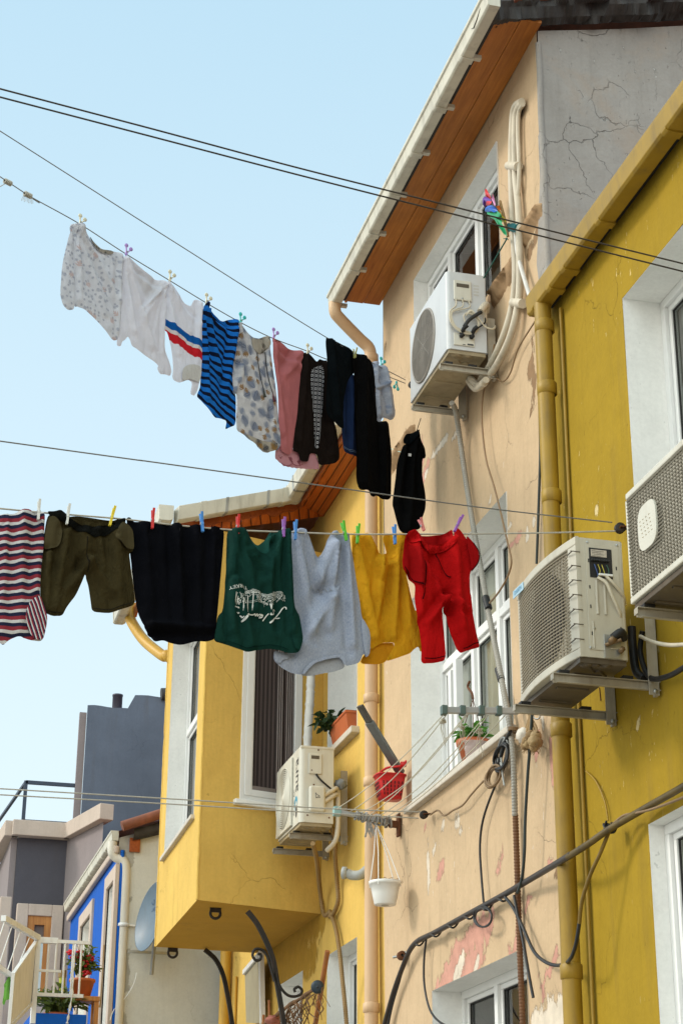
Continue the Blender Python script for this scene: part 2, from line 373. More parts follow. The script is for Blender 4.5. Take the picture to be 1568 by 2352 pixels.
def window(house, pl, h, depth, va, hz, fr=0.055, back='cream', glassmat=None, inner=None, splay=0.0, rev=None, bd=0.10):
    """frame (part) with reveal, pane and curtain sub-parts. va: vertical bar centres, hz: list of (bay index, z)"""
    a0, a1, z0, z1 = h[0] + splay, h[1] - splay, h[2], h[3] - splay
    mb = MB()
    pl.box(mb, a0, a1, z0, z0 + fr, depth - 0.035, depth + 0.04); pl.box(mb, a0, a1, z1 - fr, z1, depth - 0.035, depth + 0.04)
    pl.box(mb, a0, a0 + fr, z0 + fr, z1 - fr, depth - 0.035, depth + 0.04); pl.box(mb, a1 - fr, a1, z0 + fr, z1 - fr, depth - 0.035, depth + 0.04)
    edges = [a0 + fr / 2] + list(va) + [a1 - fr / 2]
    for a in va: pl.box(mb, a - fr * 0.6, a + fr * 0.6, z0 + fr, z1 - fr, depth - 0.038, depth + 0.04)
    gk = MB()
    for b in range(len(edges) - 1):
        l, r = edges[b] + fr * 0.55, edges[b + 1] - fr * 0.55
        zz = [z0 + fr] + sorted(z for bi, z in hz if bi == b) + [z1 - fr]
        for z in zz[1:-1]: pl.box(mb, l, r, z - fr * 0.6, z + fr * 0.6, depth - 0.034, depth + 0.04)
        for k in range(len(zz) - 1):     # sash rails and black gasket line round each pane
            lo = zz[k] + (0 if k == 0 else fr * 0.6); hi = zz[k + 1] - (0 if k == len(zz) - 2 else fr * 0.6); q = 0.035; g = 0.007
            pl.box(mb, l, r, lo, lo + q, depth - 0.012, depth + 0.03); pl.box(mb, l, r, hi - q, hi, depth - 0.012, depth + 0.03)
            pl.box(mb, l, l + q, lo + q, hi - q, depth - 0.012, depth + 0.03); pl.box(mb, r - q, r, lo + q, hi - q, depth - 0.012, depth + 0.03)
            for (x0, x1, y0, y1) in ((l + q, l + q + g, lo + q, hi - q), (r - q - g, r - q, lo + q, hi - q), (l + q + g, r - q - g, lo + q, lo + q + g), (l + q + g, r - q - g, hi - q - g, hi - q)):
                pl.box(gk, x0, x1, y0, y1, depth + 0.0, depth + 0.012)
    f = mb.build('window', m_pvc, house, bevel=0.004)
    gk.build('gasket', m_gasket, f)
    g = MB(); g.quad(pl.p(a0 + 0.02, z0 + 0.02, depth + 0.016), pl.p(a1 - 0.02, z0 + 0.02, depth + 0.016), pl.p(a1 - 0.02, z1 - 0.02, depth + 0.016), pl.p(a0 + 0.02, z1 - 0.02, depth + 0.016))
    g.build('pane', glassmat or m_glass, f)
    reveal(pl, h, depth + 0.03, rev or m_white_pl, f, splay=splay)
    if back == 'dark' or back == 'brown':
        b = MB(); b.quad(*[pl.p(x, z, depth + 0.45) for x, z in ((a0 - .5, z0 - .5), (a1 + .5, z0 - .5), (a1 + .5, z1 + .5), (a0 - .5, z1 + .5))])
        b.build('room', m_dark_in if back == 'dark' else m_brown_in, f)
    else:
        b = MB(); n = 70; vs = []; 
        for k in range(n + 1):
            x = a0 + (a1 - a0) * k / n; d = depth + bd + 0.018 * math.sin(k * 1.15) + 0.01 * math.sin(k * 0.37)
            vs += [pl.p(x, z0 - 0.02, d), pl.p(x, z1 + 0.02, d)]
        b.add(vs, [(2 * k, 2 * k + 2, 2 * k + 3, 2 * k + 1) for k in range(n)], True); b.build('curtain', m_curt_refl if back == 'cream' else m_curt_white, f)
    return f
def sill(house, pl, a0, a1, z, out, th, mat, name='sill', inn=0.0):
    mb = MB(); pl.box(mb, a0, a1, z - th, z, -out, inn); return mb.build(name, mat, house, bevel=0.008)
# gutter section swept along a path of corner points; the profile is (out, z) pairs
def gutter_run(P, Q, prof, outdir):
    P, Q, o = V(P), V(Q), V(outdir).normalized(); n = len(prof); mb = MB()
    a = [P + o * u + V((0, 0, z)) for u, z in prof]; b = [Q + o * u + V((0, 0, z)) for u, z in prof]
    mb.add(a + b, [(i, (i + 1) % n, (i + 1) % n + n, i + n) for i in range(n)]); mb.poly(list(reversed(a))); mb.poly(b); return mb
def scaled(prof, k): 
    cx = sum(p[0] for p in prof) / len(prof); cz = sum(p[1] for p in prof) / len(prof)
    return [(cx + (x - cx) * k, cz + (z - cz) * k) for x, z in prof]
# ------------------------------------------------------------------ street
gm = plaster('street paving', (0.34, 0.31, 0.27, 1), var=0.2)
g = MB(); g.quad((-600, -600, 0), (600, -600, 0), (600, 900, 0), (-600, 900, 0)); o = g.build('ground', gm); o['kind'] = 'structure'
g = MB(); g.box(3.0, 3.98, -5, 40, 0.0, 0.12); o = g.build('pavement', plaster('kerb stone', (0.3, 0.29, 0.27, 1)), bevel=0.02); o['kind'] = 'structure'
XW = Pl((4, 0, 0), (0, -1, 0))
Yat = lambda x, y, X=4.0: wX(x, y, X).y
Zat = lambda x, y, X=4.0: wX(x, y, X).z
# ================================================================== PEACH HOUSE
Y0, Y1 = 9.97, 13.98
peach = thing('peach_house', 'narrow peach plastered house with peeling pink patches and brown boarded eaves', 'house', (4, 12, 0))
UW = (-13.02, -10.87, 8.32, 9.47)     # upper window  (a = -y)
LW = (-13.2, -10.9, 4.93, 6.62)       # lower window
GW = (-12.75, -10.80, 1.7, 3.5)       # ground window
pink = strokes([(1010, 2290, 1050, 2190, .20), (1050, 2190, 1110, 2120, .16), (1060, 2240, 1100, 2190, .18), (1115, 2160, 1130, 2100, .10), (1020, 2320, 1000, 2280, .12), (1140, 2010, 1155, 1950, .055), (1005, 2010, 1015, 1990, .10), (1175, 2230, 1190, 2120, .07), (1200, 2280, 1170, 2180, .07), (1265, 1700, 1270, 1790, .10), (1235, 1690, 1230, 1730, .09), (1280, 1650, 1275, 1700, .08), (985, 1060, 965, 1120, .09), (950, 1200, 955, 1240, .07), (968, 1010, 972, 1060, .06), (1270, 1960, 1255, 2000, .05), (1240, 2250, 1250, 2290, .07), (1205, 2090, 1220, 2060, .05), (975, 1890, 975, 1910, .04), (1170, 1250, 1200, 1225, .05), (1285, 2180, 1260, 2240, .06)])
white = strokes([(992, 1045, 1030, 1005, .075), (985, 1070, 975, 1100, .05), (1040, 1010, 1050, 1000, .06), (1035, 2290, 1060, 2200, .12), (1085, 2250, 1095, 2200, .07), (1130, 2240, 1128, 2220, .04), (1045, 1880, 1055, 1910, .09), (1015, 1895, 1010, 1930, .05), (980, 1925, 985, 2060, .045), (992, 1960, 1000, 1935, .05), (870, 1600, 875, 1640, .05), (893, 1540, 895, 1560, .03), (1205, 1190, 1212, 1240, .05), (1225, 1190, 1232, 1215, .04), (1262, 1150, 1262, 1180, .045), (1240, 1640, 1245, 1665, .055), (1175, 1200, 1160, 1230, .03), (1265, 2330, 1330, 2340, .22), (1230, 2350, 1290, 2360, .15), (1280, 1720, 1283, 1760, .035), (1290, 1640, 1292, 1690, .03), (1255, 1840, 1262, 1860, .035), (1248, 1190, 1262, 1215, .05), (1130, 1130, 1120, 1160, .03), (1285, 1860, 1280, 1900, .03), (1005, 640, 1010, 660, .02)])
raw = strokes([(1222, 740, 1224, 860, .05), (1224, 860, 1221, 940, .07), (1212, 850, 1226, 870, .09), (1278, 1850, 1288, 1960, .045), (1284, 1960, 1294, 2110, .06), (1276, 2000, 1295, 2010, .07), (1120, 690, 1160, 625, .07), (930, 1000, 915, 1040, .08), (1235, 530, 1210, 590, .10), (1248, 510, 1262, 560, .07), (880, 720, 884, 800, .03), (876, 2080, 880, 2180, .03), (873, 1500, 872, 1520, .03)])
wl_mb = wallgrid(XW, -Y1, -Y0, 0, 9.85, [UW, LW, GW], 0.07, {'pink': pink, 'white': white, 'raw': raw}, wob=0.012)
wl_mb.build('facade', m_peach, peach)
# grey gable wall facing down the street, slightly uneven corner
zt0 = wY(1230, 70, Y0).z; zt1 = wY(1568, 58, Y0).z; xt1 = wY(1568, 58, Y0).x
slope = (zt1 - zt0) / (xt1 - 4)
SW = Pl((4.0, Y0, 0), (1, 0, 0))
mb = wallgrid(SW, 0, 5.5, 0, 9.0, [], 0.12, wob=0.02, topf=lambda a: zt0 + slope * a)
for i, v in enumerate(mb.v):
    if v.x < 4.06: v.x = 4.0 + 0.012 * noise.noise(V((0, 0, v.z * 6))); v.y = Y0 - 0.004
mb.build('gable_wall', m_grey_side, peach)
mb = wallgrid(Pl((9.5, Y1, 0), (-1, 0, 0)), 0, 5.5, 0, 9.0, [], 0.5, topf=lambda a: zt0 + slope * (5.5 - a)); mb.build('gable_wall', m_grey_side, peach)
# grey patch of cement wrapping the corner onto the facade
mb = MB(); prev = None
Zs = [8.95 - 0.06 * k for k in range(24)]
pts = []
for k, z in enumerate(Zs):
    wd = 0.05 + 0.02 * noise.noise(V((z * 3, 1, 0))) + (0.13 * max(0, 1 - abs(z - 8.0) / 0.6))
    pts.append((z, wd))
vs = []
for z, wd in pts: vs += [(3.993, Y0 - 0.006, z), (3.989, Y0 + wd * .5, z), (3.995, Y0 + wd, z)]
mb.add(vs, [(3 * k + j, 3 * k + j + 1, 3 * k + j + 4, 3 * k + j + 3) for k in range(len(pts) - 1) for j in (0, 1)], True)
mb.build('cement_patch', m_grey_side, peach)
# eaves
XO = 3.69
mb = MB(); zs = 9.80
mb.box(3.845, 4.0 - 0.002, Y0 - 0.10, Y1 + 0.10, zs, zs + 0.025); mb.box(XO, 3.84, Y0 - 0.10, Y1 + 0.10, zs - 0.004, zs + 0.022)
mb.build('soffit', m_soffit, peach, bevel=0.003)
mb = MB(); mb.box(XO - 0.025, XO - 0.002, Y0 - 0.12, Y1 + 0.10, zs - 0.02, zs + 0.15); mb.build('fascia', m_soffit, peach, bevel=0.003)
mb = MB(); mb.box(3.602, XO - 0.027, Y0 - 0.12, Y1 + 0.05, zs - 0.03, zs + 0.13); mb.build('eaves_gap_shade', m_gasket, peach)  # black strip put in as the shade in the gap behind the gutter
PROF = [(0.0, 0.0), (0.075, 0.0), (0.088, 0.012), (0.098, 0.10), (0.112, 0.108), (0.112, 0.135), (0.0, 0.135)]
XG = 3.598; zg = 9.672
gt = gutter_run((XG, Y0 - 0.35, zg), (XG, Y1 + 0.06, zg), PROF, (-1, 0, 0)).build('gutter', m_gutter, peach, bevel=0.004)
for y in [Y0 + 0.28 + 0.62 * k for k in range(6)] + [Y1 + 0.03]:
    j = MB(); gg = gutter_run((XG + 0.004, y - 0.03, zg - 0.004), (XG + 0.004, y + 0.03, zg - 0.004), scaled(PROF, 1.09), (-1, 0, 0)); gg.build('joint', m_gutter, gt, bevel=0.005)
    j.box(XG, 3.67, y - 0.02, y + 0.02, zg + 0.02, zg + 0.05); j.build('bracket', m_gutter, gt)
pp = [(3.545, Y1 - 0.02, 9.69), (3.55, Y1 - 0.02, 9.60), (3.60, Y1 + 0.0, 9.55), (3.80, Y1 + 0.08, 9.42), (3.90, Y1 + 0.10, 9.34), (3.92, Y1 + 0.11, 9.2)]
mb = MB(); mb.tube(crv(pp, 5) + [V((3.92, Y1 + 0.11, 0.1))], 0.055, 16)
dp = mb.build('downpipe', m_gut_peach, peach)
for z in (9.25, 8.55, 6.06, 5.35, 3.55, 2.6):
    mb = MB(); mb.lathe([(0.055, -0.04), (0.066, -0.035), (0.066, 0.03), (0.055, 0.04)], (3.92, Y1 + 0.11, z), seg=16); mb.build('collar', m_gut_peach, dp)
# roof of clay tiles and ragged bitumen verge
mb = MB(); nx, ny = 30, 60
rs = lambda x: zt0 + slope * (x - 4.0) + 0.16
vs = []
for i in range(nx + 1):
    for j in range(ny + 1):
        x = 3.66 + (9.5 - 3.66) * i / nx; y = Y0 - 0.14 + (Y1 + 0.14 - Y0 + 0.14) * j / ny
        vs.append((x, y, rs(x) + 0.035 * math.sin(j * math.pi / 2) + 0.02 * (i % 2)))
fs = [(i * (ny + 1) + j, (i + 1) * (ny + 1) + j, (i + 1) * (ny + 1) + j + 1, i * (ny + 1) + j + 1) for i in range(nx) for j in range(ny)]
mb.add(vs, fs, True)
roof = mb.build('roof', m_tile, peach)
mb = MB()
for k in range(16):       # verge tiles seen edge on
    x = 3.75 + 0.36 * k; mb.tube([(x, Y0 - 0.16, rs(x) + 0.05), (x + 0.42, Y0 - 0.16, rs(x + 0.42) + 0.075)], 0.075, 12)
mb.build('verge_tile', m_tile, roof)
mb = MB(); mb.tube([(4.004 + .006 * noise.noise(V((z * .3, 1, 0))), Y0 - .0 + .008 * noise.noise(V((z * .23, 5, 0))), 1.0 + .0 + z * .1) for z in range(0, 88)], .022, 8); mb.build('corner_bead', m_grey_side, peach)
mb = MB(); n = 260; vs = []; prof = [(-0.16, 0.06), (-0.19, 0.0), (-0.17, -0.04), (-0.10, -0.085), (-0.03, -0.10), (0.02, -0.07)]
for k in range(n + 1):
    x = 3.50 + 5.6 * k / n
    for q, (dy, dz) in enumerate(prof):
        nn = noise.noise(V((x * 4, q * 0.9, 0.3))) * 0.06 + noise.noise(V((x * 13, q * 1.7, 5))) * 0.045 + abs(noise.noise(V((x * 30, q * 2.3, 2)))) * 0.03
        vs.append((x, Y0 + dy + nn, rs(x) - 0.03 + dz + nn * 0.9))
mb.add(vs, [(k * 6 + q, k * 6 + q + 1, k * 6 + q + 7, k * 6 + q + 6) for k in range(n) for q in range(5)], False)
mb.build('bitumen_verge', m_bitumen, peach)
# windows
fU = window(peach, XW, UW, 0.15, [-Yat(1040, 600, 4.15), -Yat(1103, 530, 4.15)], [], back='brown', splay=0.02)
fL = window(peach, XW, LW, 0.27, [-Yat(1095, 1500, 4.27), -Yat(1155, 1450, 4.27)], [(0, 6.05), (1, 6.05), (2, 6.05)], back='cream', bd=0.06)  # cream sheet behind these panes stands in for a reflected house front
fG = window(peach, XW, GW, 0.25, [-12.0, -11.35], [], back='dark')
mb = MB(); n = 14
# opened inner sash of the lower window
hx = -Yat(1033, 1560, 4.27) 
for (d0, d1, z0_, z1_) in ((0.0, 0.05, 5.0, 6.0),):
    XW.box(mb, hx + 0.05, hx + 0.12, 5.02, 5.98, 0.235, 0.30); XW.box(mb, hx + 0.32, hx + 0.39, 5.02, 5.98, 0.19, 0.25)
mb.build('sash', m_pvc, fL, bevel=0.004)
sill(peach, XW, -13.28, -10.86, 4.945, 0.05, 0.05, m_stone, inn=0.27)
sill(peach, XW, -12.85, -10.76, 1.72, 0.05, 0.05, m_stone, inn=0.2)
# broken ledge under the upper window
def ledge(y0, y1, z, name):
    mb = MB(); n = int((y1 - y0) / 0.012); vs = []; pr = [(0.005, -0.10), (-0.015, -0.07), (-0.045, -0.02), (-0.06, 0.01), (-0.04, 0.035), (0.005, 0.05)]
    for k in range(n + 1):
        y = y0 + (y1 - y0) * k / n; e = 1.0
        for q, (dx, dz) in enumerate(pr):
            nn = noise.noise(V((y * 6, q * .6, z))) * 0.03 + noise.noise(V((y * 22, q * 1.3, z))) * 0.014 + noise.noise(V((y * 55, q * 2, z))) * 0.007
            vs.append((4 + (dx + (nn if dx < 0 else 0)) * (0.25 if k in (0, n) else 1), y, z + dz + nn))
    mb.add(vs, [(k * 6 + q, (k + 1) * 6 + q, (k + 1) * 6 + q + 1, k * 6 + q + 1) for k in range(n) for q in range(5)], True)
    mb.add(vs[:6], [(0, 1, 2, 3, 4, 5)]); mb.add(vs[-6:], [(5, 4, 3, 2, 1, 0)])
    return mb.build(name, m_broken, peach)
ledge(9.99, 10.38, 8.36, 'broken_ledge'); ledge(10.52, 11.05, 8.24, 'broken_ledge'); ledge(13.0, 13.9, 8.06, 'broken_ledge')
# ================================================================== MUSTARD HOUSE (right)
must = thing('mustard_house', 'mustard yellow house in the right foreground with yellow painted gutter', 'house', (4, 8, 0))
XM = Pl((3.985, 0, 0), (0, -1, 0))
MW1 = (-8.76, -6.9, 5.2, 6.97); MW2 = (-8.84, -6.9, 1.6, 3.83)
mw = strokes([(1500, 1560, 1505, 1570, .035), (1462, 1660, 1465, 1680, .035), (1505, 1850, 1512, 1820, .035), (1495, 1830, 1492, 1850, .03), (1545, 1730, 1550, 1740, .025), (1395, 1920, 1397, 1935, .02), (1369, 1150, 1371, 1180, .03), (1375, 1900, 1378, 1960, .03), (1395, 2320, 1397, 2280, .025), (1340, 1640, 1345, 1780, .03), (1480, 1700, 1482, 1712, .025), (1528, 1595, 1530, 1605, .025), (1395, 1655, 1397, 1665, .02), (1447, 1585, 1450, 1595, .02)], 3.985)
wallgrid(XM, -Y0 + 0.02, 3, 0, 7.62, [MW1, MW2], 0.08, {'white': mw}, wob=0.012).build('facade', m_mustard, must)
mb = wallgrid(Pl((9.5, Y0 - 0.015, 0), (-1, 0, 0)), 0, 5.5, 0, 7.62, [], 0.5); mb.build('party_wall', m_mustard, must)
window(must, XM, MW1, 0.27, [-7.9], [], back='white', bd=0.06); window(must, XM, MW2, 0.12, [-7.9], [], back='cream')
mb = MB(); mb.add([(3.86, Y0 - 0.06, 7.57), (3.86, -3, 7.57), (9.5, -3, 8.0), (9.5, Y0 - 0.06, 8.0)], [(0, 1, 2, 3)]); mb.build('roof', m_tile, must)
PM = [(0.0, 0.0), (0.09, 0.0), (0.105, 0.015), (0.112, 0.115), (0.112, 0.14), (0.0, 0.14)]
gt = gutter_run((3.93, -3, 7.445), (3.93, Y0 - 0.05, 7.445), PM, (-1, 0, 0)).build('gutter', m_gut_must, must, bevel=0.004)
for y in (9.86, 9.55, 9.30, 8.72, 7.75, 7.0):
    gutter_run((3.934, y - 0.03, 7.44), (3.934, y + 0.03, 7.44), scaled(PM, 1.08), (-1, 0, 0)).build('joint', m_gut_must, gt, bevel=0.005)
mb = MB(); mb.box(3.935, 3.983, -3, Y0 - 0.1, 7.50, 7.61); mb.build('fascia', m_gasket, must)
yp = Y0 - 0.20
mb = MB(); mb.tube([(3.875, yp, 7.46), (3.875, yp, 7.32)] + [V((3.885, yp, 0.05))], 0.055, 18); dp = mb.build('downpipe', m_gut_must, must)
for z in (7.30, 6.85, 6.1, 4.6, 3.2):
    mb = MB(); mb.lathe([(0.055, -0.05), (0.064, -0.045), (0.064, 0.03), (0.055, 0.04)], (3.882, yp, z), seg=18); mb.build('collar', m_gut_must, dp)
mb = MB(); mb.tube([(3.965, yp - 0.085, 7.4), (3.965, yp - 0.085, 0.1)], 0.011, 8); mb.build('conduit', m_gut_must, must)
# ================================================================== YELLOW HOUSE WITH BAY
bayh = thing('bay_house', 'warm yellow house with a projecting box bay, red brown eaves and white gutter', 'house', (4, 17, 0))
YE = 20.7
A_, B_, C_, D_ = V((4.0, 16.08, 0)), V((2.81, 15.74, 0)), V((2.86, 18.27, 0)), V((4.0, 18.35, 0))
ZB, ZE = 4.63, 8.50
FW = (-15.88, -14.84, 6.02, 7.62)
gl1 = Yat(752, 2205); gr1 = Yat(820, 2153); g1t = wX(820, 2153).z
G1 = (-gl1, -gr1, 1.6, g1t)
gr2 = Yat(696, 2230); g2t = wX(696, 2230).z
G2 = (-gr2 - 1.0, -gr2, 1.6, g2t)
gr = strokes([(610, 2185, 740, 2110, .28), (600, 2230, 700, 2170, .3), (640, 2240, 720, 2200, .3)])
wallgrid(XW, -YE, -Y1 + 0.0, 0, ZE + 0.1, [FW, G1, G2], 0.10, {'grime': gr}, wob=0.01).build('facade', m_yellow, bayh)
wallgrid(Pl((9, YE, 0), (-1, 0, 0)), 0, 5, 0, ZE + .1, [], 0.5).build('gable_wall', m_yellow, bayh)
# bay faces
dAB = (A_ - B_); LAB = dAB.length
PN = Pl(B_, dAB)                              # side facing down the street, s from outer corner to wall
def sN(x, y):                                 # pixel -> (s, z) on that face
    p = onp(x, y, B_, -PN.In); return (p - B_).dot(PN.U), p.z
s0_, zb_ = sN(549, 1838); s1_, _ = sN(690, 1838)
NW = (s0_, s1_, zb_, 7.75)
ZT = wY(398, 1207, 15.62).z + .06
wallgrid(PN, 0, LAB, ZB, ZT, [NW], 0.08, {'grime': lambda p: 0.0}, wob=0.008).build('bay_side', m_yellow, bayh)
PF = Pl(C_, B_ - C_); LF = (B_ - C_).length
def sF(x, y):
    p = onp(x, y, B_, -PF.In); return (p - C_).dot(PF.U), p.z
f0, _ = sF(389, 1700); f1, fz = sF(445, 1874)
FWb = (f0 - 0.0, f1, fz, 7.72)
wallgrid(PF, 0, LF, ZB, ZT, [FWb], 0.08, {'grime': lambda p: 0.0}, wob=0.008).build('bay_front', m_yellow, bayh)
PB = Pl(D_, C_ - D_); wallgrid(PB, 0, (C_ - D_).length, ZB, ZT, [], 0.3, {'grime': lambda p: 0.0}).build('bay_side', m_yellow, bayh)
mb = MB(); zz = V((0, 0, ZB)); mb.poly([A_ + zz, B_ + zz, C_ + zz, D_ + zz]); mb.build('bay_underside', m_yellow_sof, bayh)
for (c_, q_) in ((B_, 0), (C_, 1)):      # softly rounded, slightly chipped arrises
    mb = MB(); mb.tube([c_ + V((.004 * noise.noise(V((k * .5, q_, 0))), .010 + .006 * noise.noise(V((k * .4, 7, q_))), ZB + .004 + (ZT - ZB - .01) * k / 60)) for k in range(61)], lambda t: .014 + .004 * noise.noise(V((t * 30, 0, q_))), 8); mb.build('bay_corner', m_yellow, bayh)
# bay windows
mb = MB()
fN = None
a0, a1, z0, z1 = NW; d = 0.03
fr = MB(); 
PN.box(fr, a0, a0 + .045, z0, z1, -0.01, d + .04); PN.box(fr, a1 - .075, a1, z0, z1, -0.01, d + .04); PN.box(fr, a0 + .045, a1 - .075, z0, z0 + .05, -0.01, d + .04)
PN.box(fr, a0 + .045, a0 + .115, z0 + .05, z1, -0.016, d + .03); PN.box(fr, a0 + .115, a1 - .075, z0 + .05, z0 + .11, -0.014, d + .03)
PN.box(fr, a0 + .115, a0 + .13, z0 + .11, z1, -0.004, d); 
fN = fr.build('window', m_pvc, bayh, bevel=0.004)
mb = MB(); xs = 60; vs = []
for k in range(xs + 1):
    s = a0 + .13 + (a1 - .075 - a0 - .13) * k / xs; dd = 0.02 + (0.012 if k % 2 else 0)
    vs += [PN.p(s, z0 + .15, dd), PN.p(s, z1, dd)]
mb.add(vs, [(2 * k, 2 * k + 2, 2 * k + 3, 2 * k + 1) for k in range(xs)])
mb.build('pleated_screen', m_pleat, fN)
mb = MB(); PN.box(mb, a0 + .13, a1 - .075, z0 + .11, z0 + .15, 0.0, 0.02); mb.build('screen_rail', simple('grey brown rail', (0.2, 0.17, 0.16, 1), 0.5), fN)
mb = MB()
for k in range(7):
    s = a1 - .085 - 0.022 * k - (0.03 if k > 3 else 0); PN.box(mb, s - .006, s, z0 + .15, z1, 0.004, 0.014)
mb.build('screen_slat', simple('grey pleat edge', (0.30, 0.26, 0.25, 1), 0.6), fN)
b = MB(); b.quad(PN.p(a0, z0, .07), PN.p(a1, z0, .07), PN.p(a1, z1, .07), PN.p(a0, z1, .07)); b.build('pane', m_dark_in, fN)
sill(bayh, PN, a0 - .06, a1 + .03, z0, .05, .05, m_white_pl, inn=.03)
fF = window(bayh, PF, FWb, 0.20, [], [(0, 6.72)], fr=0.06, back='white', bd=.06)
sill(bayh, PF, FWb[0] - .05, FWb[1] + .05, FWb[2], .04, .04, m_stone, inn=.2)
# facade windows
fA = window(bayh, XW, FW, 0.30, [], [], back='dark', fr=0.05)
sill(bayh, XW, FW[0] + .02, FW[1] + .06, FW[2] + .004, .07, .06, m_stone, inn=.28)
window(bayh, XW, G1, 0.22, [], [(0, 2.9)], back='cream', bd=.05); window(bayh, XW, G2, 0.2, [], [], back='cream', bd=.05)
# white framed insect screen hooked open on the ground floor
q = [wX(x, y, 3.9) for x, y in ((565, 2350), (562, 2235), (600, 2190), (603, 2352))]
mb = MB(); mb.quad(*q); sc = mb.build('open_screen', simple('dusty screen', (0.34, 0.30, 0.2, 1), 0.8), bayh)
mb = MB(); mb.bar(q[1], q[2], .05, .05); mb.bar(q[2] + V((0, 0, .02)), q[3], .05, .05, (1, 0, 0)); mb.build('screen_frame', m_pvc, sc, bevel=.004)
# eaves: soffits of tongue and groove, fascia, gutter
GB, GL = wY(668, 1160, 15.86), wY(398, 1207, 15.62); GF = wX(286, 1436, GL.x + .10)
E0, E1, E2 = V((3.70, Y1 + 0.02, ZE)), V((3.70, 15.90, ZE)), GL + V((.06, .10, .03)); E3 = GF + V((.06, -.3, .03)); E1.z = E0.z = GB.z + .03
print('GUT', GB, GL, GF)
def planks(poly, dirv, name):
    """long boards running across a soffit, each separated by a dark groove"""
    mb = MB(); mb.poly(poly, 0); return mb.build(name, m_tng if dirv else m_tng2, bayh)
def tng(name, rot):
    m, t = newmat(name); co = t.obj((1, 1, 1), (0, 0, rot)); sx = t.n('SeparateXYZ', {0: co})
    fr_ = t.math('FRACT', t.math('MULTIPLY', sx.outputs[0], 1 / 0.085)); gk = t.step(t.math('ABSOLUTE', t.math('SUBTRACT', fr_, 0.5)), 0.40, 0.49)
    g = t.noise(t.obj((20, 1.2, 1), (0, 0, rot)), 1.5, 5, 0.6, 0.6)
    c = t.mix(t.step(g, 0.3, 0.7), (0.60, 0.14, 0.022, 1), (0.36, 0.07, 0.011, 1)); c = t.mix(gk, c, (0.035, 0.008, 0.003, 1))
    t.done(t.bsdf(c, 0.35, nrm=t.bump(t.math('SUBTRACT', 1.0, gk), 0.8, 0.01))); return m
m_tng = tng('red varnished boards', 0.0); m_tng2 = tng('red varnished boards side', 0.35)
mb = MB(); mb.poly([(4, Y1 + .02, E0.z), (4, 16.12, E0.z), E1, E0]); mb.build('soffit', m_tng, bayh)
mb = MB(); mb.poly([(4.0, 16.12, E0.z), B_ + V((0, 0.0, E2.z)), E2, E1]); mb.build('soffit', m_tng2, bayh)
mb = MB(); mb.poly([B_ + V((0, 0, E2.z)), C_ + V((0, 0, E3.z)), E3, E2]); mb.build('soffit', m_tng, bayh)
def carved(P, Q, name):
    """fascia board with a wavy carved lower edge"""
    P, Q = V(P), V(Q); mb = MB(); n = 90; vs = []; L = (Q - P).length; nrm = (Q - P).cross(V((0, 0, 1))).normalized()
    for k in range(n + 1):
        t = k / n; p = P.lerp(Q, t); s = t * L
        c = abs(math.sin(s * 7.2)); z = -0.035 - 0.030 * c - 0.012 * math.sin(s * 29)
        for off, zz in ((0.012, .09), (0.012, z), (-0.012, z), (-0.012, .09)): vs.append(p + nrm * off + V((0, 0, zz)))
    mb.add(vs, [(4 * k + q, 4 * k + (q + 1) % 4, 4 * k + 4 + (q + 1) % 4, 4 * k + 4 + q) for k in range(n) for q in range(4)])
    return mb.build(name, m_soffit2, bayh, bevel=.003)
carved(E0, E1, 'carved_fascia'); carved(E1, E2, 'carved_fascia'); carved(E2, E3, 'carved_fascia')
BP = [(0.0, 0.02), (0.03, 0.0), (0.11, 0.0), (0.13, 0.012), (0.14, 0.15), (0.0, 0.15)]
def run(P, Q, joints, straps, name='gutter'):
    P, Q = V(P), V(Q); od = -((Q - P).cross(V((0, 0, 1)))).normalized()
    if od.y > 0 and abs(od.y) > abs(od.x): od = -od
    if od.x > 0 and abs(od.x) > abs(od.y): od = -od
    g = gutter_run(P, Q, BP, od).build(name, m_gutter, bayh, bevel=.005)
    d = (Q - P).normalized()
    for t in joints:
        c = P.lerp(Q, t); gutter_run(c - d * .03 + V((0, 0, -.004)), c + d * .03 + V((0, 0, -.004)), scaled(BP, 1.08), od).build('joint', m_gutter, g, bevel=.005)
    for t in straps:
        c = P.lerp(Q, t); gutter_run(c - d * .014 + V((0, 0, -.003)), c + d * .014 + V((0, 0, -.003)), scaled(BP, 1.06), od).build('strap', m_steel, g)
    return g
zg2 = ZE - .03
run((3.68, Y1 + .02, GB.z), (3.68, 15.84, GB.z), (0.35, 0.97), (0.82,))
g2 = run((GB.x, 15.86, GB.z), GL, (0.10, 0.80), (0.25, 0.60))
g3 = run(GL + V((-.02, -.12, .0)), GF, (0.5, 0.985), (0.3,))
mb = MB(); P0 = wY(298, 1408, 19.2); e = [P0 + V((0, 0, .12)), P0, wY(303, 1430, 19.1), wY(330, 1470, 18.9), wY(365, 1500, 18.6), wY(378, 1508, 18.5), wY(386, 1508, 18.45), V((2.95, 18.45, 7.5)), V((2.95, 18.45, 6.0))]
mb.tube(crv(e, 6), .06, 14); mb.build('downpipe', m_gut_yel, bayh)
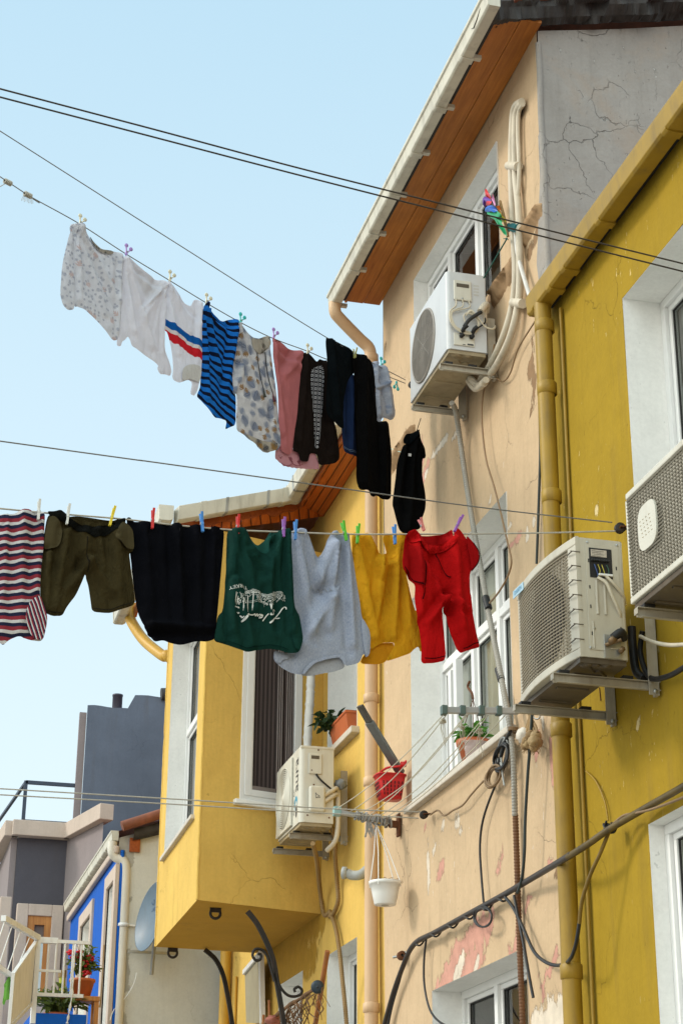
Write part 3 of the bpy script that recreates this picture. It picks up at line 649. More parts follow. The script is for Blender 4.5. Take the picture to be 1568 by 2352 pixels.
# roof tiles
mb = MB(); vs = []; nx, ny = 24, 50
for i in range(nx + 1):
    for j in range(ny + 1):
        x = 3.72 + 5.3 * i / nx; y = Y1 + .05 + 6.6 * j / ny; vs.append((x, y, ZE + .07 + (x - 3.7) * .12 + .02 * math.sin(j * math.pi / 2)))
mb.add(vs, [(i * (ny + 1) + j, (i + 1) * (ny + 1) + j, (i + 1) * (ny + 1) + j + 1, i * (ny + 1) + j + 1) for i in range(nx) for j in range(ny)], True)
rf = mb.build('roof', m_tile, bayh)
mb = MB(); P, Q, T = GL + V((.22, .12, .10)), V((3.66, 15.98, GB.z + .11)), V((3.9, 17.1, GB.z + .14)); T2 = V((2.72, 18.4, GL.z + .02)); n = 12; vs = []
for k in range(n + 1):
    p = P.lerp(Q, k / n); q = T2.lerp(T, k / n); vs += [p + V((0, -.06, .02 * (k % 2))), p + V((0, -.06, .05 + .02 * (k % 2))), q + V((0, 0, .03))]
mb.add(vs, [(3 * k + j, 3 * k + 3 + j, 3 * k + 4 + j, 3 * k + 1 + j) for k in range(n) for j in (0, 1)]); mb.build('bay_roof', m_tile, rf)
for k in range(5):
    p = P.lerp(Q, .12 + .2 * k); mb = MB(); mb.tube([p + V((0, -.05, .03)), p + V((.05, .5, .05))], .03, 10); mb.build('cover_tile', m_tile, rf)
# pipe on the far end and hooks under the bay
mb = MB(); px_ = wX(517, 2250, 3.93); mb.tube([(3.93, px_.y, 8.4), (3.93, px_.y, .1)], .06, 12); mb.build('downpipe', m_gut_yel, bayh)
mb = MB(); mb.tube([(3.98, px_.y - .35, 4.6), (3.98, px_.y - .35, .1)], .018, 8); mb.build('conduit', m_gut_yel, bayh)
mb = MB(); c = wX(828, 1960 + 50, 3.96); mb.tube(crv([c + V((.06, 0, .05)), c, c + V((-.06, .04, -.0)), c + V((-.10, .06, .02))], 5), .04, 12); mb.lathe([(.04, 0), (.052, .005), (.052, .04), (.04, .045)], c + V((-.10, .06, .02)), (-1, .5, .1), 14); mb.build('vent_elbow', simple('grey pvc elbow', (.36, .38, .38, 1), .5), bayh)
# ------------------------------------------------------------------ iron scroll brackets under the bay
def scroll(pts, Y, label, curls):
    P = [wY(x, y, Y) for x, y in pts]; root = thing('scroll_bracket', label, 'bracket', P[0], 'iron brackets under the bay')
    mb = MB(); c = crv(P, 8); n = len(c)
    vs = []
    for i, p in enumerate(c):
        d = (c[min(i + 1, n - 1)] - c[max(i - 1, 0)]).normalized(); s = d.cross(V((0, 1, 0))).normalized(); h = .028
        vs += [p + s * h * .7 + V((0, -.02, 0)), p - s * h * .7 + V((0, -.02, 0)), p - s * h * .7 + V((0, .02, 0)), p + s * h * .7 + V((0, .02, 0))]
    mb.add(vs, [(4 * i + q, 4 * i + (q + 1) % 4, 4 * i + 4 + (q + 1) % 4, 4 * i + 4 + q) for i in range(n - 1) for q in range(4)]); mb.build('bar', m_iron, root)
    for cp in curls:
        mb = MB(); mb.tube(crv([wY(x, y, Y - .03) for x, y in cp], 6), .018, 8, flat=.7); mb.build('scroll', m_iron, root)
    return root
scroll([(568, 2094), (590, 2122), (612, 2165), (628, 2210), (638, 2270), (650, 2340), (660, 2400)], 15.92, 'near black iron scroll bracket with two curls under the bay', [[(630, 2255), (622, 2225), (612, 2195), (600, 2182), (585, 2182), (580, 2196), (588, 2207), (598, 2204), (599, 2194), (592, 2192)], [(634, 2235), (642, 2265), (658, 2285), (675, 2290), (690, 2285), (693, 2275), (685, 2268), (676, 2273), (678, 2280)]])
scroll([(470, 2182), (495, 2205), (512, 2240), (523, 2290), (532, 2345), (538, 2400)], 18.15, 'far black iron bracket curving down behind the first', [])
for (x, y, yy, lab) in ((495, 2086, 16.0, 'iron eye plate on the near edge of the bay underside'), (397, 2178, 18.1, 'iron ring hanging from the far corner of the bay')):
    p = wZ(x, y, ZB); mb = MB(); mb.box(p.x - .05, p.x + .05, p.y - .01, p.y + .01, ZB - .04, ZB); c = [p + V((.045 * math.cos(a), 0, -.05 + .045 * math.sin(a))) for a in [k * math.pi / 8 for k in range(16)]]
    mb.tube(c, .013, 8, closed=True); tag(mb.build('ring_bolt', m_iron, top=p), lab, 'ring bolt', 'ring bolts under the bay')
# ================================================================== BACKGROUND LEFT
# grey gable of the blue house
YG = 20.9; gp = lambda x, y: wY(x, y, YG)
blue = thing('blue_house', 'cobalt blue house with bare cement gable, white trims and tiled roof', 'house', (3.5, 22, 0))
cx0 = gp(270, 2000).x; gl_ = gp(278, 1925).z; gr_ = gp(370, 1901)
sl_ = (gr_.z - gl_) / (gr_.x - gp(278, 1925).x)
wh = lambda p: 0.8 if p.x < cx0 + .16 + .05 * noise.noise(V((0, 0, p.z * 2))) else 0
mb = wallgrid(Pl((cx0, YG, 0), (1, 0, 0)), 0, 3.2, 0, 6.0, [], .08, {'white': wh}, wob=.02, topf=lambda a: gl_ + sl_ * a); mb.build('gable_wall', m_grey_pl, blue)
XB = Pl((cx0, 0, 0), (0, -1, 0))
bx = lambda x, y: wX(x, y, cx0)
w1 = (bx(207, 2100), bx(232, 2060)); 
yA, yB = max(YG + .12, bx(262, 2200).y), bx(240, 2200).y
BW1 = (-yB, -yA, 2.6, bx(248, 2046).z); 
yC, yD = bx(206, 2200).y, bx(184, 2200).y
BW2 = (-yD, -yC, 2.6, bx(204, 2110).z)
YBE = bx(157, 2200).y
wallgrid(XB, -YBE, -YG, 0, gl_ - .12, [BW1, BW2], .12).build('facade', m_blue, blue)
for h in (BW1, BW2):
    mb = MB(); tw = .16
    XB.box(mb, h[0] - tw, h[0], h[2], h[3] + tw, -.03, .02); XB.box(mb, h[1], h[1] + tw, h[2], h[3] + tw, -.03, .02); XB.box(mb, h[0], h[1], h[3], h[3] + tw, -.03, .02)
    s = mb.build('window_surround', m_peachtrim, blue, bevel=.006); reveal(XB, h, .25, m_white_pl, s)
    b = MB(); b.quad(*[XB.p(a, z, .25) for a, z in ((h[0], h[2]), (h[1], h[2]), (h[1], h[3]), (h[0], h[3]))]); b.build('shutter', simple('cream shutter', (.62, .57, .47, 1), .6), s)
mb = MB(); mb.box(cx0 - .06, cx0, YG - .05, YBE, gl_ - .19, gl_ - .1); mb.build('cornice', m_peachtrim, blue, bevel=.02)
gx = cx0 - .10
gB = MB(); gutter_ = gutter_run((gx + .1, YG - .02, gl_ - .05), (gx + .1, YBE + .1, gl_ - .05), scaled(PROF, .85), (-1, 0, 0)).build('gutter', m_gutter, blue, bevel=.005)
for k in range(12):
    y = YG + .25 + .36 * k
    if y < YBE: gutter_run((gx + .104, y - .025, gl_ - .054), (gx + .104, y + .025, gl_ - .054), scaled(PROF, .95), (-1, 0, 0)).build('joint', m_gutter, gutter_, bevel=.005)
p0 = V((gx + .03, YG + .02, gl_ - .05)); mb = MB(); mb.tube(crv([p0, p0 + V((0, 0, -.12)), p0 + V((.05, 0, -.18)), p0 + V((.13, -.02, -.22)), p0 + V((.16, -.03, -.32)), p0 + V((.165, -.03, -.6))], 5) + [V((p0.x + .165, YG - .01, .1))], .055, 14)
dp = mb.build('downpipe', simple('ivory downpipe', (.64, .60, .52, 1), .45, 0, .05, .15), blue)
for z in (gl_ - 1.0, gl_ - 2.4):
    mb = MB(); mb.lathe([(.055, -.02), (.066, -.015), (.066, .015), (.055, .02)], (p0.x + .165, YG - .02, z), seg=14); mb.box(p0.x + .17, p0.x + .3, YG - .03, YG, z - .01, z + .01); mb.build('collar', m_pvc, dp)
mb = MB(); mb.tube([(cx0 + .045, YG - .02, gl_ - .15), (cx0 + .045, YG - .02, .1)], .025, 8); mb.build('conduit', m_blue, blue)
mb = MB(); vs = []; nx, ny = 20, 24
for i in range(nx + 1):
    for j in range(ny + 1):
        x = gx + .08 + 4.2 * i / nx; y = YG - .16 + 4.6 * j / ny; vs.append((x, y, gl_ + .02 + (x - gx) * sl_ + .03 * math.sin(j * 1.7) + .015 * (i % 2)))
mb.add(vs, [(i * (ny + 1) + j, (i + 1) * (ny + 1) + j, (i + 1) * (ny + 1) + j + 1, i * (ny + 1) + j + 1) for i in range(nx) for j in range(ny)], True); rf = mb.build('roof', m_tile, blue)
for k in range(8):
    x = gx + .1 + .45 * k; mb = MB(); mb.tube([(x, YG - .18, gl_ + .06 + (x - gx) * sl_), (x + .52, YG - .18, gl_ + .10 + (x + .5 - gx) * sl_)], .06, 10); mb.build('verge_tile', m_tile, rf)
mb = MB(); n = 50; vs = []
for k in range(n + 1):
    x = gx + .25 + 3.4 * k / n
    for q, (dy, dz) in enumerate(((-.10, .03), (-.13, -.03), (-.08, -.10), (.02, -.10))):
        nn = .02 * noise.noise(V((x * 6, q, 0))); vs.append((x, YG + dy + nn, gl_ - .02 + (x - gx) * sl_ + dz + nn))
mb.add(vs, [(4 * k + q, 4 * k + q + 1, 4 * k + q + 5, 4 * k + q + 4) for k in range(n) for q in range(3)], True); mb.build('verge_board', m_bitumen, blue)
mb = MB(); mb.box(gx + .22, gx + .34, YG - .04, YG + .5, gl_ - .16, gl_ - .0); mb.build('rafter_end', m_soffit2, blue)
# chimney-like slate block behind
YS = 26.0
sp = lambda x, y: wY(x, y, YS)
slate = thing('slate_tower', 'tall slate blue rendered block with stepped top and small flue', 'building', (3.5, YS, 0))
xa, xb, xc = sp(201, 1625).x, sp(308, 1600).x, sp(400, 1600).x
z1_, z2_ = sp(215, 1621).z, sp(330, 1598).z
zl = sp(180, 2000)
wob_ = lambda a: z1_ + (.0 if a < xb - xa else z2_ - z1_) + .02 * noise.noise(V((a * 4, 0, 0)))
wallgrid(Pl((xa, YS, 0), (1, 0, 0)), 0, xc - xa + 1.2, 0, 9.0, [], .10, topf=wob_).build('front_wall', m_slate, slate)
mb = MB(); mb.quad((xa, YS, 0), (xa, YS, z1_), (xa + .8, YS + 5, z1_), (xa + .8, YS + 5, 0)); mb.build('side_wall', m_mauve, slate)
xl = sp(188, 1700).x
mb = MB(); mb.box(xa - .10, xa, YS + .05, YS + .12, 0, z1_ - .1); mb.build('edge_trim', m_mauve, slate)
mb = MB(); fp = sp(273, 1622); mb.lathe([(.075, -.1), (.075, .20), (.08, .205), (.08, .23), (.06, .23)], (fp.x, YS + .2, fp.z), seg=16); mb.build('flue', simple('dark flue', (.035, .03, .05, 1), .5), slate)
mb = MB(); cp = sp(384, 1598); mb.tube([(cp.x - .1, YS - .05, cp.z), (cp.x + .8, YS - .05, cp.z + .1)], .09, 10); mb.build('capping_tile', m_bitumen, slate)
# slate terrace house on the far left
terr = thing('terrace_house', 'dark slate house with pale peach parapet and wooden terrace door', 'house', (1, 27, 0))
tp = lambda x, y: wY(x, y, YS)
tl, tr = tp(36, 2000).x, tp(150, 2000).x; zp = tp(80, 1925).z
mb = MB(); mb.box(tl, tr, YS, YS + 5, 0, zp); mb.build('front_wall', m_slate_dk, terr)
mb = MB(); mb.box(tl - .09, tl - .004, YS + .05, YS + 5, 0, zp); mb.build('corner_strip', m_mauve, terr)
# return wall on the right of the terrace, running towards the camera
q0, q1 = V((tr, YS, 0)), V((xa - .02, YS - 2.8, 0))
mb = MB(); mb.poly([(tr, YS, 0), (tr, YS, zp), (tr + .34, YS - 1.3, zp + .0), (tr + .34, YS - 1.3, 0)]); mb.build('return_wall', m_mauve, terr)
mb = MB()
a, b, c, d = tp(18, 1900), tp(40, 1908), tp(146, 1915), None
def ribbon(ps, th, dp_, mat, name, par):
    m_ = MB()
    for k in range(len(ps) - 1): m_.bar(ps[k], ps[k + 1], dp_, th)
    return m_.build(name, mat, par, bevel=.01)
zt = zp + .10
ribbon([V((tl - .30, YS + 4, zt)), V((tl - .10, YS - .08, zt)), V((tr + .02, YS - .06, zt)), V((tr + .36, YS - 1.45, zt))], .22, .20, m_peachtrim, 'parapet', terr)
rail = MB(); r0, r1 = V((tl + .06, YS + .1, zt + .1)), V((tr + .08, YS + .1, zt + .1))
rail.bar(r0 + V((0, 0, .62)), r1 + V((0, 0, .62)), .05, .05); rail.bar(r0 + V((0, 0, .05)), r1 + V((0, 0, .05)), .05, .05); rail.bar(r0, r0 + V((0, 0, .64)), .05, .05, (1, 0, 0)); rail.bar(r0 + V((0, 0, .62)), r0 + V((-.2, 3, .62)), .04, .04); rail.bar(r0 + V((0, 0, .05)), r0 + V((-.2, 3, .05)), .04, .04)
rail.build('roof_railing', simple('dark steel rail', (.04, .055, .085, 1), .5, .3), terr)
# terrace door
YD = YS - .06
dl, dr_, dt = wY(57, 2200, YD).x, wY(112, 2200, YD).x, wY(80, 2105, YD).z
mb = MB(); mb.box(dl - .16, dl, YD - .05, YD + .05, 1, dt + .16); mb.box(dr_, dr_ + .16, YD - .05, YD + .05, 1, dt + .16); mb.box(dl, dr_, YD - .05, YD + .05, dt, dt + .16); ds = mb.build('door_surround', m_peachtrim, terr, bevel=.01)
mb = MB(); mb.box(dl, dl + .10, YD - .02, YD + .05, 1, dt); mb.box(dr_ - .09, dr_, YD - .02, YD + .05, 1, dt); mb.box(dl + .10, dr_ - .09, YD - .02, YD + .05, dt - .12, dt); mb.build('door_frame', m_orangewood, ds)
mb = MB(); mb.box(dl + .1, dr_ - .09, YD + .03, YD + .05, 1, dt - .12); mb.build('door_panel', simple('taupe door', (.16, .12, .105, 1), .6), ds)
mb = MB(); wz = wY(72, 2165, YD).z; mb.box(dl + .16, dl + .44, YD + .0, YD + .028, 1.5, wz); mb.build('door_glass', simple('pane with painted sky reflection', (.62, .74, .78, 1), .1), ds)  # pale blue colour stands in for sky mirrored in the glass
mb = MB(); mb.box(tl - .6, tr + .4, YD - .6, YS - .01, 2.1, wY(10, 2310, YS).z); mb.build('terrace_slab', m_peachtrim, terr)
mb = MB(); mb.box(tl - .25, tl - .1, YS - 1.0, YS - .9, 2, wY(16, 2060, YS - 1).z); mb.build('pier', m_peachtrim, terr, bevel=.01)
# ------------------------------------------------------------------ white balcony with railing and pots
YB = 19.6
bp_ = lambda x, y, Y=YB: wY(x, y, Y)
balc = thing('balcony', 'blue balcony slab with white steel railing and drying arms', 'balcony', bp_(150, 2340), None)
L0, L1 = bp_(88, 2160), bp_(205, 2167); zt_ = L0.z; zb2 = bp_(90, 2285).z
xl_, xr_ = L0.x, bp_(207, 2167).x
cR = lambda x, z: V((x, YB, z))
m_rail = simple('white painted steel', (.72, .71, .69, 1), .45, 0, .06, .25, (.25, .13, .06, 1))
mb = MB(); mb.box(bp_(72, 2330).x, bp_(198, 2330).x, YB - .04, YB + 1.2, 1.5, bp_(72, 2328).z); mb.build('slab', m_blue, balc, bevel=.01)
mb = MB(); mb.bar(cR(xl_, zt_), cR(bp_(133, 2165).x, zt_), .05, .06); rl = mb.build('top_rail', m_rail, balc); mb = MB(); mb.bar(cR(bp_(133, 2165).x, zt_ - .005), cR(xr_, zt_ - .005), .03, .035); mb.build('rail', m_rail, balc); mb = MB(); mb.bar(cR(xl_ - .02, zb2), cR(xr_ - .04, zb2), .03, .035); mb.build('rail', m_rail, balc); mb = MB(); mb.bar(cR(xl_ + .02, bp_(90, 2230).z), cR(bp_(140, 2230).x, bp_(90, 2230).z), .02, .025)
mb.build('rail', m_rail, balc)
mb = MB(); mb.bar(cR(xl_, zb2 - .3), cR(xl_, zt_), .09, .05, (1, 0, 0)); mb.build('post', m_rail, balc)
for x in (110, 128, 148, 167, 186):
    p = bp_(x, 2200); mb = MB(); mb.tube([cR(p.x, zb2), cR(p.x, zt_)], .011, 8); mb.build('baluster', m_rail, balc)
# stair-side railing running back to the left
Lb = wY(30, 2240, 18.2) 
ra, rb = cR(xl_ - .02, zt_ - .02), V((Lb.x, 18.2, Lb.z)); rc, rd = V((wY(20, 2360, 18.2).x, 18.2, wY(20, 2360, 18.2).z)), cR(xl_ - .03, zb2 - .1)
mb = MB(); mb.bar(ra, rb, .035, .035); mb.bar(rc, rd, .035, .035); mb.bar(rb, rc, .03, .03, (1, 0, 0)); mb.build('stair_rail', m_rail, balc)
m_sheet = simple('white corrugated sheet', (.74, .73, .72, 1), .5, 0, .08, .25)
mb = MB(); n = 60; vs = []
for k in range(n + 1):
    t = k / n; o_ = V((.012 * math.sin(k * 1.6), .012 * math.sin(k * 1.6), 0)); vs += [rb.lerp(ra, t) + o_, rc.lerp(rd, t) + o_]
mb.add(vs, [(2 * k, 2 * k + 2, 2 * k + 3, 2 * k + 1) for k in range(n)], True); mb.build('side_sheet', m_sheet, balc)
# drying arms
a0_, a1_ = cR(xl_ + .0, zt_ + .02), wY(8, 2110, 18.6); mb = MB(); mb.bar(a0_, a1_, .055, .06); mb.build('drying_arm', m_rail, balc, bevel=.005)
b0_, b1_ = wY(34, 2248, 18.6), wY(-30, 2205, 18.0); mb = MB(); mb.bar(b0_, b1_, .045, .05); mb.build('drying_arm', m_rail, balc, bevel=.005)
mb = MB()
for t, u in ((.22, .05), (.50, .3), (.74, .6), (.95, .85)): mb.tube([a0_.lerp(a1_, t), b0_.lerp(b1_, u)], .006, 6)
mb.build('drying_cord', m_rail, balc)
# ================================================================== AIR CONDITIONERS
m_acw = simple('aged white casing', (0.60, 0.575, 0.495, 1), .4, 0, .07, .35, (.28, .2, .11, 1), bump=.03, scale=2.5)
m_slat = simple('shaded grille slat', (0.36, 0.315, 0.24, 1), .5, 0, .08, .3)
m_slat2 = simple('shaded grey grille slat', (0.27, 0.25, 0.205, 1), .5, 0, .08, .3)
m_acb = simple('beige casing', (0.50, 0.465, 0.38, 1), .42, 0, .07, .35, (.2, .15, .09, 1), bump=.03, scale=2.5)
m_acblue = simple('cool white casing', (0.55, 0.56, 0.57, 1), .4, 0, .04, .12, bump=.03)
m_acpan = simple('stained base pan', (0.36, 0.29, 0.18, 1), .5, 0, .3, .6, (.12, .08, .04, 1), scale=5)
m_acpan2 = simple('dusty grey base pan', (0.115, 0.092, 0.065, 1), .5, .2, .3, .6, (.06, .04, .025, 1), scale=5)
m_brkt = simple('dusty bracket steel', (0.40, 0.36, 0.29, 1), .5, .2, .2, .55, (.12, .085, .05, 1))
m_grdark = simple('dark condenser fins', (0.028, 0.02, 0.015, 1), .8, 0, .5, .3, scale=4)
m_coil = simple('brown condenser coil', (0.085, 0.065, 0.045, 1), .8, 0, .4, .3, scale=4)
m_hose_w = simple('yellowed hose wrap', (0.58, 0.51, 0.40, 1), .6, 0, .12, .4)
m_cable_w = simple('cream cable', (0.60, 0.54, 0.42, 1), .5)
m_cable_k = simple('black cable', (0.014, 0.014, 0.015, 1), .45, spec=.4)
m_cable_g = simple('dark green cable', (0.018, 0.028, 0.026, 1), .45)
m_cable_br = simple('brown cable', (0.24, 0.15, 0.075, 1), .55)
m_ink = simple('dark print', (0.03, 0.033, 0.04, 1), .5)
m_teal = simple('blue print', (0.03, 0.30, 0.46, 1), .45)
m_label = simple('faded label', (0.52, 0.46, 0.38, 1), .6, 0, .3, .3, scale=30)
def rbox_xy(x0, x1, y0, y1, z0, z1, r, corners=('fn',), seg=6):
    """upright box whose chosen plan corners are rounded; f front (-x) b back, n near (-y) f far"""
    pts = []
    def corner(cx, cy, sx, sy, rr):
        if rr <= 0: return [(cx, cy)]
        c = (cx - sx * rr, cy - sy * rr); a0 = math.atan2(0, sx) if False else None
        out = []
        for k in range(seg + 1):
            a = (math.pi / 2) * k / seg
            out.append((c[0] + sx * rr * math.cos(a), c[1] + sy * rr * math.sin(a)))
        return out
    p = corner(x0, y0, -1, -1, r if 'fn' in corners else 0)          # goes from (x0, ..) to (.., y0)
    p += list(reversed(corner(x1, y0, 1, -1, r if 'bn' in corners else 0)))
    p += corner(x1, y1, 1, 1, r if 'bf' in corners else 0)
    p += list(reversed(corner(x0, y1, -1, 1, r if 'ff' in corners else 0)))
    mb = MB(); mb.prism([(x, y, z0) for x, y in p], (0, 0, z1 - z0), smooth=False); return mb
def brackets(root, ys, x0, z, mat, th=.045, up=.42):
    for y in ys:
        mb = MB(); mb.box(x0, 3.985, y - .003, y + .003, z - th * .5, z + th * .5); mb.box(x0, 3.985, y - .022, y + .022, z + th * .5, z + th * .5 + .005); mb.box(x0 - .004, x0 + .001, y - .02, y + .02, z - th * .2, z + th * .5)
        mb.box(x0 + .02, 3.985, y - .020, y - .003, z - th * .5, z - th * .5 + .005)
        mb.box(3.955, 3.975, y - .022, y + .022, z - .05, z + up); mb.box(3.915, 3.956, y - .022, y - .017, z - .05, z + up)
        b = mb.build('bracket', mat, root, bevel=.0015)
        for xx in (x0 + .06, 3.80):
            f = MB(); f.box(xx - .03, xx + .03, y - .024, y + .024, z + th * .5 + .005, z + th * .5 + .024); f.build('rubber_foot', m_black, b, bevel=.004)
        f = MB()
        for zz in (z - .03,): f.lathe([(0.0, .008), (.012, .007), (.013, 0)], (3.95, y - .026, zz), (0, -1, 0), 8)
        f.build('bolt', m_steel, b)
def pan(root, x0, x1, y0, y1, z, mat, ribs=3):
    mb = MB(); mb.box(x0 + .012, x1 - .012, y0 + .012, y1 - .012, z - .03, z)
    for k in range(ribs):
        y = y0 + (y1 - y0) * (k + .8) / (ribs + .6)
        mb.tube([(x0 + .05, y, z - .03), (x1 - .05, y, z - .03)], .014, 8, flat=.7)
    mb.tube(crv([(x0 + .08, y0 + .06, z - .03), (x0 + .14, y0 + .14, z - .03), (x1 - .12, y0 + .12, z - .03), (x1 - .06, y0 + .2, z - .03)], 5), .010, 6)
    for k in range(6): mb.blob((x0 + .05 + (x1 - x0 - .1) * rnd.random(), y0 + .03 + .06 * rnd.random(), z - .03), .03, .02, .012, seed=k, lev=2)
    return mb.build('base_pan', mat, root, bevel=.006)
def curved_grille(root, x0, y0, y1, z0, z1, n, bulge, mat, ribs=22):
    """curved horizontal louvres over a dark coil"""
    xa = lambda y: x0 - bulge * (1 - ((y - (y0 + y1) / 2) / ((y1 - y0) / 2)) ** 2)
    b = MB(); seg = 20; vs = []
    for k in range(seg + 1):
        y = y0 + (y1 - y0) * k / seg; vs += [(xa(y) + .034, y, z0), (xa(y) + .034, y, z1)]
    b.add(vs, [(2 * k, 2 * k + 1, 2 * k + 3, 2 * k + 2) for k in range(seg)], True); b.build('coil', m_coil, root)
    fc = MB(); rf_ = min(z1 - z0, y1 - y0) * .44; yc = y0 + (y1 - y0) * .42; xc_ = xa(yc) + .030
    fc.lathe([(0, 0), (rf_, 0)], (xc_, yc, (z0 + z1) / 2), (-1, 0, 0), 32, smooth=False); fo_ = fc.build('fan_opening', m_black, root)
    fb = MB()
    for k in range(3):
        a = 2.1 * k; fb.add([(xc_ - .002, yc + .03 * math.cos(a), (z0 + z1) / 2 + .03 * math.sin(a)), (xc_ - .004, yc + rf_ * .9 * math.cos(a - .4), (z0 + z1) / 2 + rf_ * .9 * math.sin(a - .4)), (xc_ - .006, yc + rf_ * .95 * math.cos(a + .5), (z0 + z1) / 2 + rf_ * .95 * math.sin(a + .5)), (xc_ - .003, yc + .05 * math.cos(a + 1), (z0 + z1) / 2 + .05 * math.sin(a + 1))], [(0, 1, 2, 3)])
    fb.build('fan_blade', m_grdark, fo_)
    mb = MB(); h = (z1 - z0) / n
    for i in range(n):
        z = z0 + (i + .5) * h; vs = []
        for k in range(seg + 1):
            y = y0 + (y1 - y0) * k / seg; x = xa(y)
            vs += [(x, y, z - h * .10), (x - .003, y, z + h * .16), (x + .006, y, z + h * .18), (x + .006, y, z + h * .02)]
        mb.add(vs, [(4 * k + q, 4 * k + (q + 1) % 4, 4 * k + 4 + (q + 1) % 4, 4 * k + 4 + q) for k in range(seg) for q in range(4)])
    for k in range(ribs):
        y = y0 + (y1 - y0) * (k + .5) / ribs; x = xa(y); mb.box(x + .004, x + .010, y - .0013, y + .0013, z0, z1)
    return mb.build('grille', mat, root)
def screw(mb, p, ax=(0, -1, 0), r=.008): mb.lathe([(0, .004), (r * .7, .0035), (r, 0)], p, ax, 8)
def put_text(mb, s, size, o, ux, uy, d=.0012, mi=0, squash=1.0):
    vs, fs = text_geo(s, size); o, ux, uy = V(o), V(ux).normalized(), V(uy).normalized(); n = ux.cross(uy)
    mb.add([o + ux * v.x * squash + uy * v.y + n * d for v in vs], fs, mi=mi)
# ---- unit R1: beige louvred unit with open wiring panel
x0, x1, yn, yf, z0, z1 = 3.45, 3.755, 8.45, 9.36, 4.60, 5.27
r1 = thing('air_conditioner', 'beige louvred air conditioner with its wiring box open, below the lower clothesline pulley', 'air conditioner', (3.6, 8.9, 4.6), 'air conditioners on the facades')
mb = rbox_xy(x0 + .03, x1, yn, yf, z0, z1, .02, ('bn',)); 
for v in mb.v: pass
cas = mb.build('casing', m_acb, r1, bevel=.012)
mb = MB(); seg = 20                                                   # bulging front frame
xa = lambda y: x0 + .03 - .045 * (1 - ((y - (yn + yf) / 2) / ((yf - yn) / 2)) ** 2)
def front_band(za, zb, ya, yb, inset=0.0):
    m = MB(); vs = []
    for k in range(seg + 1):
        y = ya + (yb - ya) * k / seg; x = xa(y) + inset; vs += [(x, y, za), (x, y, zb), (x0 + .05, y, zb), (x0 + .05, y, za)]
    m.add(vs, [(4 * k + q, 4 * k + (q + 1) % 4, 4 * k + 4 + (q + 1) % 4, 4 * k + 4 + q) for k in range(seg) for q in range(4)]); m.add(vs[:4], [(0, 1, 2, 3)]); m.add(vs[-4:], [(3, 2, 1, 0)]); return m
front_band(z1 - .045, z1 + .004, yn - .003, yf).build('top_band', m_acb, cas, bevel=.006)
front_band(z0 - .002, z0 + .045, yn - .003, yf).build('bottom_band', m_acb, cas, bevel=.006)
front_band(z0 + .045, z1 - .045, yn - .003, yn + .075).build('corner_post', m_acb, cas, bevel=.006)
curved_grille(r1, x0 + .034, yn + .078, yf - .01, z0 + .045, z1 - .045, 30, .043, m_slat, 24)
for k in range(7): 
    mb = MB(); z = z0 + .09 + .082 * k; mb.box(x0 + .0, x0 + .055, yn - .006, yn - .002, z, z + .004); mb.box(x0 + .006, x0 + .012, yn - .004, yn + .07, z, z + .004); mb.build('corner_groove', m_acpan2, cas)
# side panel: recessed wiring box, ribs, slots
SP = lambda u, v, d=0.0: V((x0 + .0 + u, yn + d, z0 + v))     # u from front to back 0..0.305, v height 0..0.67
mb = MB(); mb.box(x0 + .085, x1 - .03, yn - .004, yn, z0 + .04, z1 - .03); pn = mb.build('side_panel', m_acb, r1, bevel=.002)
mb = MB(); mb.box(x0 + .105, x0 + .235, yn - .0065, yn - .0045, z1 - .225, z1 - .055); mb.build('wiring_box', m_black, pn, bevel=.001)
mb = MB(); mb.box(x0 + .115, x0 + .205, yn - .0085, yn - .0068, z1 - .105, z1 - .065); mb.build('rating_label', m_label, pn)
mb = MB()
for k in range(4): mb.box(x0 + .12, x0 + .19 - .02 * (k % 2), yn - .0092, yn - .0088, z1 - .075 - .009 * k, z1 - .073 - .009 * k)
mb.build('label_print', m_ink, pn)
mb = MB()
for k in range(8): mb.lathe([(0, .014), (.006, .013), (.007, 0)], (x0 + .118 + .0135 * k, yn - .007, z1 - .128), (0, -1, 0), 8)
mb.build('terminal_strip', m_gasket, pn)
mb = MB()
for u in (.14, .185):
    mb.tube([(x0 + u, yn - .004, z0 + .24), (x0 + u, yn - .004, z0 + .43)], .008, 8)
mb.tube([(x0 + .11, yn - .004, z0 + .05), (x0 + .11, yn - .004, z0 + .20)], .005, 6)
mb.box(x0 + .20, x0 + .27, yn - .014, yn - .003, z0 + .05, z0 + .055)
mb.build('pressed_rib', m_acb, pn)
mb = MB()
for u, v in ((.098, .53), (.098, .38), (.098, .27), (.098, .12), (.255, .50), (.262, .16), (.14, .40)): mb.box(x0 + u, x0 + u + .006, yn - .0055, yn - .0045, z0 + v, z0 + v + .02)
mb.build('slot', m_black, pn)
mb = MB()
for u, v in ((.10, .645), (.27, .645), (.09, .05), (.115, .16)): screw(mb, (x0 + u, yn - .004, z0 + v))
mb.build('screw', m_steel, pn)
mb = MB(); mb.box(x0 + .15, x0 + .23, yn - .022, yn - .004, z0 + .455, z0 + .468); mb.build('cable_clamp', m_pvc, pn, bevel=.003)
mb = MB(); mb.box(x0 + .165, x0 + .26, yn - .008, yn - .005, z0 + .0, z0 + .13); mb.build('valve_plate', m_steel, pn, bevel=.01)
